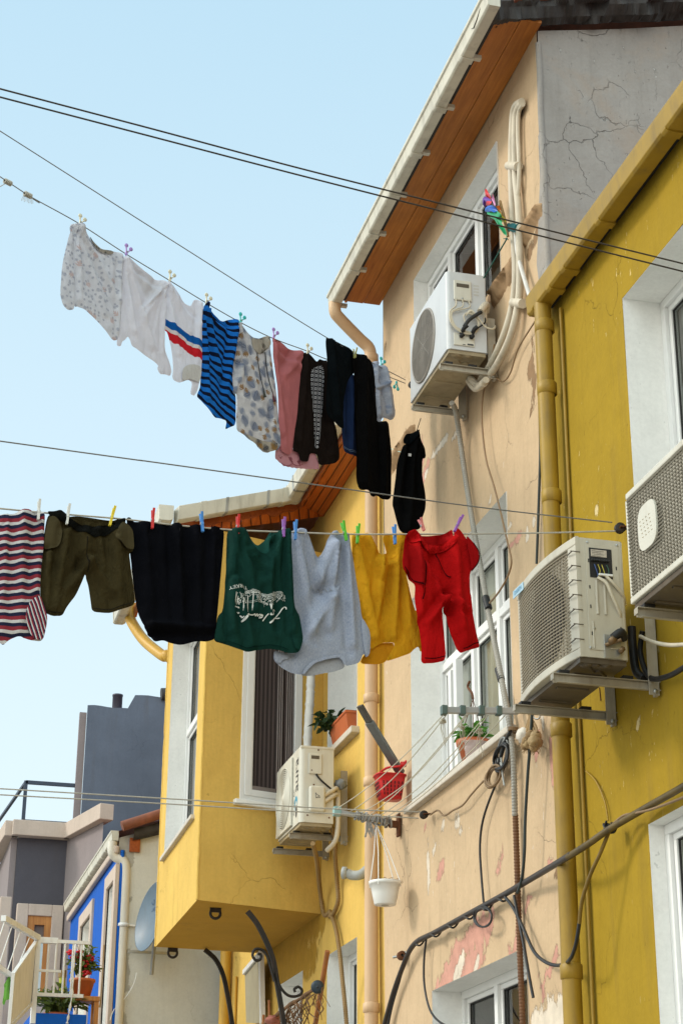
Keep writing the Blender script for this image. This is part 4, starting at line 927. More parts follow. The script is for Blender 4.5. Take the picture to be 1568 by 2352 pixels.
mb = MB(); mb.tube([(x0 + .17, yn - .01, z0 + .07), (x0 + .24, yn - .06, z0 + .09)], .011, 8); mb.lathe([(0, .035), (.02, .035), (.02, 0)], (x0 + .195, yn - .03, z0 + .085), (0, -1, .1), 6); mb.lathe([(0, .03), (.016, .03), (.016, 0)], (x0 + .25, yn - .02, z0 + .04), (0, -1, .1), 6); mb.build('brass_valve', simple('tarnished brass', (.20, .13, .07, 1), .45, .6, .2, .4), pn)
mb = MB(); mb.tube(crv([(x0 + .20, yn - .04, z0 + .10), (x0 + .24, yn - .06, z0 + .13), (x0 + .27, yn - .02, z0 + .11)], 5), .024, 8); mb.build('pipe_wrap', m_black, pn)
pan(r1, x0 + .02, x1, yn, yf, z0, m_acpan2); brackets(r1, (8.60, 9.19), x0 - .07, z0 - .085, m_brkt, up=.42)
mb = MB(); mb.box(x0 - .006, x0 - .003, yf - .20, yf - .03, z1 - .05, z1 - .003); tk = mb.build('sticker', simple('blue white sticker', (.36, .52, .62, 1), .5), r1)
mb = MB(); put_text(mb, 'DAIKIN', .036, (x0 - .0065, yf - .115, z1 - .026), (0, -1, 0), (0, 0, 1)); mb.build('sticker_print', simple('mid blue print', (.06, .25, .42, 1), .5), tk)
# cream wires of the open box
for lab, pts in (('cream cable looping out of the open wiring box, left of two', [(1503, 1478), (1540, 1500), (1566, 1550)]),):
    pass
mb = MB(); mb.tube(crv([SP(.145, .445, -.012), SP(.185, .41, -.03), SP(.215, .34, -.03), SP(.262, .25, -.01), SP(.29, .22, .05)], 7), .009, 8); mb.build('wire', m_cable_w, r1)
mb = MB(); mb.tube(crv([SP(.19, .46, -.012), SP(.235, .41, -.02), SP(.29, .36, .0), SP(.32, .33, .05)], 7), .009, 8); mb.build('wire', m_cable_w, r1)
for u, c_ in ((.13, (.05, .1, .3, 1)), (.15, (.5, .42, .05, 1)), (.172, (.5, .42, .05, 1)), (.20, (.03, .1, .06, 1))):
    mb = MB(); mb.tube(crv([SP(u, .52, -.012), SP(u + .008, .48, -.02), SP(.148 if u < .16 else .19, .45, -.014)], 4), .0025, 5); mb.build('wire', simple('thin wire', c_, .5), r1)
# ---- unit R2: nearer louvred unit, mostly beyond the right edge
x0b, x1b, ynb, yfb, z0b, z1b = 3.43, 3.74, 6.72, 7.66, 4.60, 5.18
r2 = thing('air_conditioner', 'nearest louvred air conditioner at the right edge, with a white oval badge on its grille', 'air conditioner', (3.6, 7.2, 4.6), 'air conditioners on the facades')
cas = rbox_xy(x0b + .02, x1b, ynb, yfb, z0b, z1b, .03, ('ff',)).build('casing', m_acw, r2, bevel=.012)
gy0 = 6.97
mb = MB(); mb.box(x0b - .004, x0b + .03, ynb, gy0 - .003, z0b + .003, z1b - .003); mb.box(x0b - .004, x0b + .03, gy0 - .003, yfb, z0b + .003, z0b + .036); mb.box(x0b - .004, x0b + .03, gy0 - .003, yfb - .012, z1b - .036, z1b - .003); mb.box(x0b - .002, x0b + .03, yfb - .02, yfb, z0b + .036, z1b - .036)
mb.build('front_frame', m_acw, r2, bevel=.006)
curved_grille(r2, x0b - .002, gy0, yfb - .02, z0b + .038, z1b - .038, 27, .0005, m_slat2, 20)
mb = MB(); ps = []
for k in range(28):
    a = 2 * math.pi * k / 28; ca, sa = math.cos(a), math.sin(a)
    ps.append((x0b - .012, 7.40 + .105 * math.copysign(abs(ca) ** .6, ca), 4.915 + .115 * math.copysign(abs(sa) ** .6, sa)))
mb.prism(ps, (.010, 0, 0)); bd_ = mb.build('badge', m_acw, r2, bevel=.003)
mb = MB()
for i in range(5):
    for j in range(4): mb.box(x0b - .0135, x0b - .0121, 7.34 + .035 * j + .006 * i, 7.352 + .035 * j + .006 * i, 4.87 + .022 * i, 4.873 + .022 * i)
mb.build('badge_slot', m_acpan, bd_)
mb = MB(); mb.box(x0b - .0055, x0b - .0041, gy0 - .13, gy0 - .006, z1b - .115, z1b - .055); tk = mb.build('sticker', simple('pale sticker', (.62, .66, .66, 1), .5), r2)
mb = MB(); mb.box(x0b - .0068, x0b - .0056, gy0 - .13, gy0 - .012, z1b - .112, z1b - .094); mb.build('sticker_stripe', simple('teal print', (.02, .33, .33, 1), .5), tk)
mb = MB(); mb.add([(x0b - .0068, gy0 - .012, z1b - .09), (x0b - .0068, gy0 - .05, z1b - .09), (x0b - .0068, gy0 - .012, z1b - .06)], [(0, 1, 2)]); mb.bar((x0b - .0066, gy0 - .045, z1b - .09), (x0b - .0066, gy0 - .02, z1b - .058), .001, .008); mb.build('sticker_mark', simple('navy print', (.05, .12, .26, 1), .5), tk)
mb = MB()
for k in range(8): mb.box(x0b - .0052, x0b - .0042, ynb, gy0 - .006, z0b + .06 + .05 * k, z0b + .063 + .05 * k)
mb.build('panel_line', m_acpan, r2)
pan(r2, x0b, x1b, ynb, yfb, z0b, m_acpan2, 4); brackets(r2, (6.92, 7.56), x0b - .02, z0b - .075, m_brkt, up=.40)
# ---- unit U: white unit with the round grille under the upper window
x0u, x1u, ynu, yfu, z0u, z1u = 3.60, 3.90, 10.92, 11.84, 7.69, 8.32
u = thing('air_conditioner', 'white air conditioner with a round rusty grille and coiled cables, below the upper window', 'air conditioner', (3.77, 11.3, 7.7), 'air conditioners on the facades')
rbox_xy(x0u, x1u, ynu, yfu, z0u, z1u, .03, ('fn',)).build('casing', m_acblue, u, bevel=.010)
cy, cz, rr = (ynu + yfu) / 2 + .10, (z0u + z1u) / 2 - .01, .275
mb = MB(); mb.lathe([(0, 0), (rr, 0)], (x0u - .0015, cy, cz), (-1, 0, 0), 40, smooth=False); mb.build('coil', simple('rusty coil', (.12, .055, .03, 1), .8, 0, .4, .4, scale=5), u)
mb = MB()
for k in range(46):
    a = -rr + 2 * rr * (k + .5) / 46; h = math.sqrt(max(0, rr * rr - a * a))
    mb.box(x0u - .011, x0u - .008, cy + a - .0012, cy + a + .0012, cz - h, cz + h)
for k in range(4): mb.tube([(x0u - .006, cy + rr * math.cos(a), cz + rr * math.sin(a)) for a in (k * math.pi / 4, k * math.pi / 4 + math.pi)], .004, 6)
mb.tube([(x0u - .004, cy + rr * math.cos(a), cz + rr * math.sin(a)) for a in [2 * math.pi * k / 48 for k in range(48)]], .009, 8, closed=True)
mb.build('grille', simple('grey wire guard', (.30, .27, .235, 1), .5, 0, .3, .3), u)
UP = lambda a, b, d=0.0: V((x0u + a, ynu - d, z0u + b))
mb = MB(); mb.box(x0u + .05, x0u + .185, ynu - .016, ynu, z0u + .395, z0u + .56); cv = mb.build('terminal_cover', m_acw, u, bevel=.008)
mb = MB(); mb.box(x0u + .07, x0u + .165, ynu - .0175, ynu - .016, z0u + .50, z0u + .53); mb.build('handle_recess', m_acpan2, cv)
mb = MB(); screw(mb, UP(.115, .41, .016)); mb.build('screw', m_steel, cv)
mb = MB()
for k in range(4): mb.box(x0u + .205, x0u + .245, ynu - .0012, ynu - .0002, z0u + .455 + .025 * k, z0u + .468 + .025 * k)
mb.build('faded_label', simple('faint grey print', (.50, .49, .46, 1), .5), u)
mb = MB(); mb.box(x0u + .045, x0u + .20, ynu - .010, ynu, z0u + .03, z0u + .13); vp = mb.build('valve_plate', m_acw, u, bevel=.02)
mb = MB(); mb.box(x0u + .11, x0u + .13, ynu - .0115, ynu - .0102, z0u + .035, z0u + .041); mb.box(x0u + .145, x0u + .19, ynu - .0115, ynu - .0102, z0u + .038, z0u + .05); mb.build('plate_mark', m_ink, vp)
mb = MB()
for a in (.10, .175): mb.tube([UP(a, .12, .01), UP(a + .01, .15, .05), UP(a + .03, .17, .06)], .016, 8); mb.lathe([(0, .03), (.017, .03), (.017, 0)], UP(a, .105, .01), (0, -1, -.2), 6)
mb.build('valve', m_black, vp)
mb = MB(); mb.tube(crv([UP(.11, .16, .055), UP(.15, .22, .06), UP(.24, .30, .05)], 5), .014, 10); mb.build('pipe_sleeve', m_gasket, u)
mb = MB(); mb.tube(crv([UP(.235, .30, .05), UP(.27, .36, .03), UP(.30, .39, .0), UP(.31, .36, -.05)], 5), .026, 12); mb.build('pipe_sleeve', m_hose_w, u)
mb = MB(); mb.tube(crv([UP(.19, .15, .05), UP(.24, .19, .04), UP(.28, .24, .02), UP(.285, .30, .0)], 5), .006, 8); mb.build('wire', m_black, u)
mb = MB(); mb.tube([UP(.285, .24, .0), UP(.29, .36, -.01)], .016, 10); mb.build('pipe_sleeve', m_hose_w, u)
mb = MB()
for j in range(3):
    mb.tube(crv([UP(.065 + .08 * j * .6, .40, .012), UP(.06 + .05 * j, .34, .02), UP(.012 + .01 * j, .28, .028), UP(.02 + .01 * j, .19, .03), UP(.08, .13 + .01 * j, .03), UP(.17, .12 + .008 * j, .03), UP(.23 - .006 * j, .18, .03), UP(.21, .27 - .01 * j, .034), UP(.16, .295 - .008 * j, .036), UP(.115, .26, .036), UP(.13, .20, .03)], 7), .005, 6)
mb.tube(crv([UP(.13, .27, .03), UP(.17, .31, .036), UP(.22, .26, .036), UP(.27, .20, .03), UP(.33, .19, .02), UP(.37, .24, -.02)], 7), .006, 6)
mb.tube(crv([UP(.13, .26, .034), UP(.17, .30, .042), UP(.22, .25, .042), UP(.275, .19, .034), UP(.335, .185, .024), UP(.37, .23, -.016)], 7), .006, 6)
mb.build('coiled_cable', m_cable_w, u)
pan(u, x0u, x1u, ynu, yfu, z0u, m_acpan); brackets(u, (10.98, 11.66), x0u - .04, z0u - .13, m_brkt, up=.44)
# ---- unit B: cream unit by the bay
x0c, x1c, ync, yfc, z0c, z1c = 3.50, 3.80, 14.85, 15.66, 5.165, 5.82
b = thing('air_conditioner', 'cream air conditioner with dark lettering and a blue emblem, beside the bay window', 'air conditioner', (3.65, 15.2, 5.16), 'air conditioners on the facades')
rbox_xy(x0c, x1c, ync, yfc, z0c, z1c, .045, ('fn',)).build('casing', m_acw, b, bevel=.008)
mb = MB(); mb.box(x0c + .005, x1c + .004, ync - .005, yfc, z1c - .012, z1c + .012); mb.build('lid', m_acw, b, bevel=.006)
gy = (15.10, 15.655); cy, cz = sum(gy) / 2, (z0c + z1c) / 2 - .01
mb = MB(); mb.box(x0c - .022, x0c - .002, gy[0], gy[1], z0c + .02, z1c - .03); fp_ = mb.build('fan_panel', m_acw, b, bevel=.006)
mb = MB(); mb.lathe([(0, 0), (.268, 0)], (x0c - .0232, cy, cz), (-1, 0, 0), 40, smooth=False); mb.build('fan_opening', m_grdark, fp_)
mb = MB()
for k in range(15):
    r_ = .035 + .0165 * k; mb.tube([(x0c - .026, cy + r_ * math.cos(a), cz + r_ * math.sin(a)) for a in [2 * math.pi * q / 40 for q in range(40)]], .0042, 6, closed=True)
for k in range(30):
    a = 2 * math.pi * k / 30; mb.tube([(x0c - .025, cy + r_ * math.cos(a + .5 * (1 - r_ / .27)), cz + r_ * math.sin(a + .5 * (1 - r_ / .27))) for r_ in (.03, .09, .15, .21, .268)], .0022, 5)
mb.lathe([(0, .008), (.03, .006), (.036, 0)], (x0c - .024, cy, cz), (-1, 0, 0), 16); mb.build('fan_guard', m_acw, fp_)
mb = MB(); put_text(mb, 'aura', .19, (x0c - .0008, ync + .115, z0c + .43), (0, 0, 1), (0, 1, 0), squash=.9); mb.build('lettering', m_ink, b)
mb = MB(); put_text(mb, 'A- AC AC', .055, (x0c - .0008, ync + .20, z0c + .21), (0, 0, 1), (0, 1, 0)); mb.build('lettering', m_ink, b)
mb = MB(); n = 20; oc = V((x0c - .0014, ync + .115, z0c + .115)); E_ = lambda a, ry, rz: V((0, ry * math.cos(a), rz * math.sin(a)))
mb.poly([oc + E_(2 * math.pi * k / n, .030, .055) for k in range(n)]); mb.build('emblem', m_ink, b)
mb = MB(); arc = [math.pi * .0 + math.pi * k / 14 for k in range(15)]; vs = []
for k, a in enumerate(arc):
    th = .03 * math.sin(math.pi * k / 14) ** .6; e = oc + V((.0002, .012, .02)) + E_(a - .25, .042, .075); vs += [e, e + E_(a - .25, th, th * 1.4)]
mb.add(vs, [(2 * k, 2 * k + 1, 2 * k + 3, 2 * k + 2) for k in range(14)]); mb.build('emblem', m_teal, b)
BPt = lambda a, q, d=0.0: V((x0c + a, ync - d, z0c + q))
mb = MB(); mb.box(x0c + .075, x0c + .19, ync - .014, ync, z0c + .42, z0c + .60); cv = mb.build('terminal_cover', m_acw, b, bevel=.006)
mb = MB(); mb.box(x0c + .095, x0c + .165, ync - .0155, ync - .014, z0c + .55, z0c + .58); mb.build('handle_recess', m_acpan2, cv)
mb = MB(); mb.box(x0c + .075, x0c + .215, ync - .055, ync, z0c + .085, z0c + .31); vc = mb.build('valve_cover', m_acw, b, bevel=.022, seg=4)
mb = MB(); p_ = [BPt(.125, .245, .0562), BPt(.13, .20, .0562), BPt(.165, .205, .0562), BPt(.160, .22, .0562), BPt(.14, .228, .0562)]
mb.tube(p_ + [p_[0]], .002, 5); mb.tube([p_[1], p_[3]], .0015, 5); mb.build('scuff_mark', m_ink, vc)
mb = MB(); mb.tube(crv([BPt(.14, .42, .008), BPt(.17, .38, .012), BPt(.23, .33, .012), BPt(.29, .29, .0)], 5), .008, 8); mb.build('wire', m_black, b)
mb = MB()
for a, q in ((.16, .635), (.12, .325), (.07, .06), (.26, .05), (.10, .45)): screw(mb, BPt(a, q, .001 if q > .5 or q < .1 else .012))
mb.build('screw', m_rust, b)
for q in (.0, .055):
    mb = MB(); mb.tube(crv([BPt(.21, .235 - q, .02), BPt(.29, .29 - q, .0), BPt(.335, .32 - q, -.04), BPt(.36, .27 - q, -.1)], 5), .019, 10); mb.build('pipe_sleeve', m_hose_w, b)
mb = MB(); mb.tube(crv([BPt(.36, .34, -.1), BPt(.35, .2, -.05), BPt(.34, -.1, -.05), BPt(.28, -.2, -.15)], 6), .022, 10); mb.build('pipe_sleeve', m_hose_w, b)
mb = MB(); mb.blob(BPt(.37, .36, -.05), .05, .05, .05, .4, 5, 3); mb.build('pipe_wrap', simple('grey tape wrap', (.2, .21, .22, 1), .6, 0, .3), b)
pan(b, x0c, x1c, ync, yfc, z0c, m_acpan, 5); brackets(b, (15.08, 15.72), x0c - .03, z0c - .075, m_brkt, up=.60)
# white taped pipe rising from that unit
mb = MB(); P = [wY(x, y, 15.80) for x, y in ((705, 1722), (708, 1660), (712, 1600), (714, 1540), (716, 1480), (717, 1400))]; c = crv(P, 16)
mb.tube(c, lambda t: .040 + .010 * noise.noise(V((t * 34, 0, 0))) + .005 * noise.noise(V((t * 90, 3, 0))), 12); tag(mb.build('wrapped_pipe', simple('white tape wrap', (.70, .69, .66, 1), .7, 0, .08, .2, bump=.5, scale=10), top=P[0]), 'white tape wrapped pipe rising behind the cream air conditioner', 'pipe')
def corr(pts, r, label, mat, name='drain_hose', cat='hose', nw=None, X=None):
    """corrugated hose"""
    c = crv(pts, 24); L = sum((c[i + 1] - c[i]).length for i in range(len(c) - 1)); nn = int(L / .005); res = []; acc = 0; k = 0
    ds = [0]
    for i in range(len(c) - 1): ds.append(ds[-1] + (c[i + 1] - c[i]).length)
    for q in range(nn + 1):
        s = L * q / nn
        while k < len(c) - 2 and ds[k + 1] < s: k += 1
        res.append(c[k].lerp(c[k + 1], (s - ds[k]) / max(1e-9, ds[k + 1] - ds[k])))
    mb = MB(); n = len(res); rf = lambda t: r * (1.0 if int(t * (n - 1) + .5) % 4 < 2 else .84)
    mb.tube(res, rf, 8); o = mb.build(name, mat, top=pts[0])
    return tag(o, label, cat) if label else o
m_hose_br = simple('brown corrugated hose', (.27, .165, .06, 1), .55, 0, .15, .3)
m_hose_gr = simple('grey corrugated hose', (.33, .31, .27, 1), .55, 0, .1, .3)
m_hose_ru = simple('rust brown corrugated hose', (.15, .065, .025, 1), .7, 0, .3, .3)
corr([wX(x, y, X) for x, y, X in ((759, 1896, 3.80), (768, 1925, 3.86), (770, 1975, 3.90), (774, 2030, 3.95), (776, 2070, 3.96), (766, 2098, 3.96), (757, 2106, 3.96))], .021, 'brown drain hose from the back of the cream air conditioner, right branch', m_hose_br)
corr([wX(x, y, X) for x, y, X in ((718, 1938, 3.62), (727, 1975, 3.75), (734, 2040, 3.90), (740, 2085, 3.95), (746, 2103, 3.96), (757, 2096, 3.96))], .021, 'brown drain hose from the front of the cream air conditioner, left branch', m_hose_br)
corr([wX(x, y, 3.96) for x, y in ((757, 2094), (770, 2130), (780, 2190), (786, 2250), (792, 2310), (798, 2380))], .020, 'single brown drain hose running down between the yellow windows', m_hose_br)
corr([wX(x, y, X) for x, y, X in ((1037, 925, 3.80), (1046, 945, 3.86), (1056, 1010, 3.93), (1072, 1120, 3.95), (1090, 1230, 3.95), (1108, 1330, 3.95), (1120, 1400, 3.95), (1138, 1490, 3.95), (1155, 1580, 3.95), (1168, 1650, 3.95), (1178, 1740, 3.95), (1182, 1875, 3.96))], .021, 'long grey drain hose crossing the lower window of the peach house', m_hose_gr)
corr([wX(x, y, 3.965) for x, y in ((1183, 1873), (1186, 1960), (1190, 2090), (1194, 2200), (1198, 2300), (1201, 2400))], .021, 'rusty brown corrugated conduit below the grey hose', m_hose_ru, 'conduit', 'conduit')
for (x, y, lab) in ((1118, 1385, 'upper black tape wrap on the grey hose'), (1147, 1550, 'lower black tape wrap on the grey hose')):
    a_, b_ = wX(x - 3, y - 13, 3.95), wX(x + 4, y + 13, 3.95); mb = MB(); mb.tube([a_, b_], .026, 10); tag(mb.build('tape_wrap', m_black, top=a_), lab, 'tape')
# beige pipes beside the upper unit
ub = thing('refrigerant_pipes', 'bundle of beige wrapped pipes looping up the peach wall beside the upper window', 'pipe', wX(1180, 520, 3.95))
for pts in ([(1198, 232), (1182, 245), (1176, 285), (1174, 400), (1178, 520), (1183, 620), (1178, 690), (1160, 760), (1130, 830), (1095, 885)],
            [(1199, 236), (1187, 252), (1182, 290), (1183, 400), (1190, 480), (1193, 600), (1190, 690), (1172, 770), (1142, 835), (1106, 888)],
            [(1200, 240), (1191, 258), (1189, 300), (1192, 400), (1187, 470)]):
    mb = MB(); c = [wX(x, y, 3.955 - .02 * (k > 6)) for k, (x, y) in enumerate(pts)]; mb.tube(crv(c, 8), .026 if pts[0][0] < 1200 else .016, 10); mb.build('pipe', m_hose_w, ub)
mb = MB(); mb.tube(crv([wX(x, y, 3.95) for x, y in ((1183, 520), (1188, 580), (1204, 640), (1218, 685), (1224, 695))], 6), .016, 8); mb.build('pipe', simple('grey white pipe', (.6, .58, .54, 1), .5), ub)
for x, y, m in ((1176, 380, m_hose_w), (1186, 695, m_hose_w), (1177, 522, simple('teal string', (.01, .15, .17, 1), .6))):
    a = wX(x - 8, y, 3.95); mb = MB(); mb.tube([a + V((0, 0, 0)), wX(x + 14, y + 2, 3.95)], .034, 10); mb.build('tie', m, ub)
mb = MB(); mb.lathe([(0, 0), (.05, 0)], wX(1195, 255, 3.985), (-1, 0, 0), 14); mb.build('wall_hole', m_dark_in, ub)
for pts in ([(1076, 875), (1092, 893), (1112, 880)], [(1080, 868), (1098, 885), (1116, 872)]):
    mb = MB(); mb.tube(crv([wX(x, y, 3.88) for x, y in pts], 6), .024, 10); mb.build('pipe', m_hose_w, ub)
# dark insulated pipes behind the louvred unit
for pts, r_, lab in (([(1450, 1440), (1452, 1480), (1460, 1540), (1480, 1560)], .024, 'thick black insulated pipe bundle behind the louvred unit'), ([(1475, 1450), (1470, 1500), (1490, 1555), (1530, 1555), (1575, 1530), (1640, 1480)], .015, 'black pipe curving off to the right edge beneath the nearest unit')):
    mb = MB(); mb.tube(crv([wX(x, y, 3.93) for x, y in pts], 7), r_, 10); tag(mb.build('insulated_pipe', m_black, top=wX(*pts[0], 3.93)), lab, 'pipe')
mb = MB(); mb.tube(crv([wX(x, y, 3.9) for x, y in ((1470, 1462), (1500, 1475), (1540, 1482), (1600, 1478))], 7), .011, 8); tag(mb.build('cable', m_cable_w, top=wX(1500, 1470, 3.9)), 'cream cable passing under the nearest air conditioner', 'cable')
# ================================================================== CLOTHESLINES AND LAUNDRY
PA = wX(938, 880, 3.90); QA = wZ(0, 405, PA.z); dA = (QA - PA); dA.z = 0; dA.normalize()
PBp = wX(1412, 1212, 3.90); QB = wZ(0, 1013, PBp.z); dB = (QB - PBp); dB.z = 0; dB.normalize()
class Plane:
    """vertical plane through a line; u runs to the right in the picture, v downwards; n faces the camera"""
    def __init__(s, P, d, off=0.0):
        s.u = -V(d).normalized(); s.v = V((0, 0, -1)); s.n = s.v.cross(s.u).normalized()
        if (CAM - P).dot(s.n) < 0: s.n = -s.n
        s.P = V(P) + s.n * off
    def at(s, x, y): return onp(x, y, s.P, s.n)
    def uv(s, x, y):
        p = s.at(x, y) - s.P; return V((p.dot(s.u), p.dot(s.v)))
    def pt(s, u, v, d=0.0): return s.P + s.u * u + s.v * v + s.n * d
plA, plA2, plB, plB2 = Plane(PA, dA), Plane(PA, dA, .06), Plane(PBp, dB), Plane(PBp, dB, -.05)
m_cord = simple('grey clothesline cord', (.17, .16, .145, 1), .8, 0, .25, .2, scale=40)
m_cord_l = simple('pale clothesline cord', (.42, .39, .33, 1), .8, 0, .2, .2, scale=40)
m_cord_d = simple('dark twisted cord', (.045, .036, .03, 1), .8, 0, .3, .2, scale=40)
def twist(path, r, mat, name, label, cat, group=None, n=None):
    c = crv(path, 30); o = MB(); o.tube(c, r, 6); return tag(o.build(name, mat, top=path[-1]), label, cat, group)
G1_ = 'clotheslines across the street'
ext = lambda pl, a, b, L: pl.at(*b) + (pl.at(*a) - pl.at(*b)).normalized() * L
A1 = [(0, 405), (65, 448), (180, 512), (285, 580), (385, 641), (470, 693), (550, 739), (625, 776), (705, 806), (760, 828), (870, 858), (930, 880)]
twist([ext(plA, (0, 405), (65, 448), 4.0)] + [plA.at(x, y) for x, y in A1], .0036, m_cord, 'clothesline', 'upper clothesline carrying the long slanting row of laundry', 'clothesline', G1_)
twist([ext(plA2, (0, 300), (400, 555), 8.0)] + [plA2.at(x, y) for x, y in ((0, 300), (400, 555), (750, 775), (930, 872))], .0036, m_cord, 'clothesline', 'return strand above the upper row of laundry, holding only the black jumper', 'clothesline', G1_)
B1 = [(0, 1168), (95, 1177), (280, 1192), (400, 1206), (530, 1217), (680, 1223), (800, 1227), (950, 1227), (1100, 1226), (1250, 1224), (1412, 1220)]
twist([ext(plB, (0, 1168), (95, 1177), 4.0)] + [plB.at(x, y) for x, y in B1], .0045, m_cord_l, 'clothesline', 'lower clothesline carrying the striped tee, shorts and red trousers', 'clothesline', G1_)
twist([ext(plB, (0, 1013), (700, 1110), 8.0)] + [plB.at(x, y) for x, y in ((0, 1013), (350, 1061), (700, 1110), (1100, 1165), (1405, 1200))], .0036, m_cord, 'clothesline', 'bare return strand between the two rows of laundry', 'clothesline', G1_)
PC = wX(968, 1870, 3.93); QC = wZ(0, 1812, PC.z); plC = Plane(PC, (QC - PC).normalized() * 1.0)
for (pts, lab) in (([(0, 1812), (400, 1836), (760, 1858), (968, 1866)], 'upper of the two bare cords passing in front of the bay'), ([(0, 1826), (400, 1848), (700, 1866), (960, 1880)], 'lower of the two bare cords passing in front of the bay')):
    q = [plC.at(x, y) for x, y in pts]; twist([q[0] + (q[0] - q[1]).normalized() * 5] + q, .005, m_cord_l, 'clothesline', lab, 'clothesline', G1_)
PT = at(1750, 650, 8.3); QT = wZ(0, 205, PT.z); plT = Plane(PT, (QT - PT).normalized())
for pts, lab in (([(0, 203), (345, 294), (689, 386), (1048, 476), (1568, 605), (1750, 650)], 'topmost dark twisted cord crossing the whole sky'), ([(0, 222), (345, 312), (689, 402), (1048, 493), (1568, 623), (1750, 669)], 'second dark twisted cord just below the topmost one')):
    q = [plT.at(x, y) for x, y in pts]; twist([q[0] + (q[0] - q[1]).normalized() * 5] + q, .0035, m_cord_d, 'cord', lab, 'cord', 'dark cords across the sky')
def pulley(p, lab, hook):
    r = thing('pulley', lab, 'pulley', p, 'clothesline pulleys')
    mb = MB(); mb.lathe([(.010, -.014), (.031, -.014), (.031, -.009), (.023, -.003), (.023, .003), (.031, .009), (.031, .014), (.010, .014)], p, (0, 1, 0), 18); mb.build('wheel', m_iron, r)
    mb = MB(); mb.bar(p + V((-.01, -.02, 0)), V((3.99, p.y - .02, p.z + .01)), .022, .004); mb.bar(p + V((-.01, .02, 0)), V((3.99, p.y + .02, p.z + .01)), .022, .004); mb.build('yoke', m_rust, r)
    return r
pulley(PA + V((.03, 0, -.01)), 'small black pulley on the peach wall beside the upper air conditioner', 0)
pulley(PBp + V((.03, 0, -.0)), 'black pulley on the mustard wall above the open wiring box', 0)
pulley(wX(973, 1872, 3.93), 'small black pulley under the window sill of the peach house', 0)
mb = MB(); a_ = wX(1380, 1195, 3.975); mb.bar(a_, wX(1415, 1200, 3.975), .02, .03); mb.build('x', m_rust) if False else None
mb = MB(); c = [wX(x, y, 3.96) for x, y in ((988, 1872), (1005, 1862), (1020, 1874), (1040, 1862), (1062, 1850), (1080, 1828), (1100, 1805), (1115, 1790))]; mb.tube(crv(c, 6), .007, 6); tag(mb.build('cable', m_cable_br, top=c[0]), 'wavy brown wire running from the sill pulley up to the coiled cables', 'cable')
# knots on the upper line
for x, y, lab in ((18, 418, 'round knot in the upper clothesline near the left edge'), (64, 447, 'frayed rope knot on the upper clothesline')):
    r = plA.at(x, y); mb = MB()
    for k in range(5): mb.tube([r + plA.u * (.012 * (k - 2)) + (plA.v * math.cos(a) + plA.n * math.sin(a)) * .014 for a in [j * math.pi / 5 for j in range(10)]], .006, 6, closed=True)
    if x > 30:
        for k in range(9): mb.tube(crv([r, r + V((.02 * (k - 4) * .4, 0, -.02)), r + V((.01 * (k - 4), .004 * k, -.045 - .01 * rnd.random()))], 4), .0015, 4)
    tag(mb.build('knot', m_cord_l, top=r), lab, 'knot')
mb = MB(); r = plA.at(18, 418); mb.tube([r, plA.at(-40, 450)], .003, 6); tag(mb.build('cord', m_cord_l, top=r), 'short loose cord tied to the round knot at the left edge', 'cord')
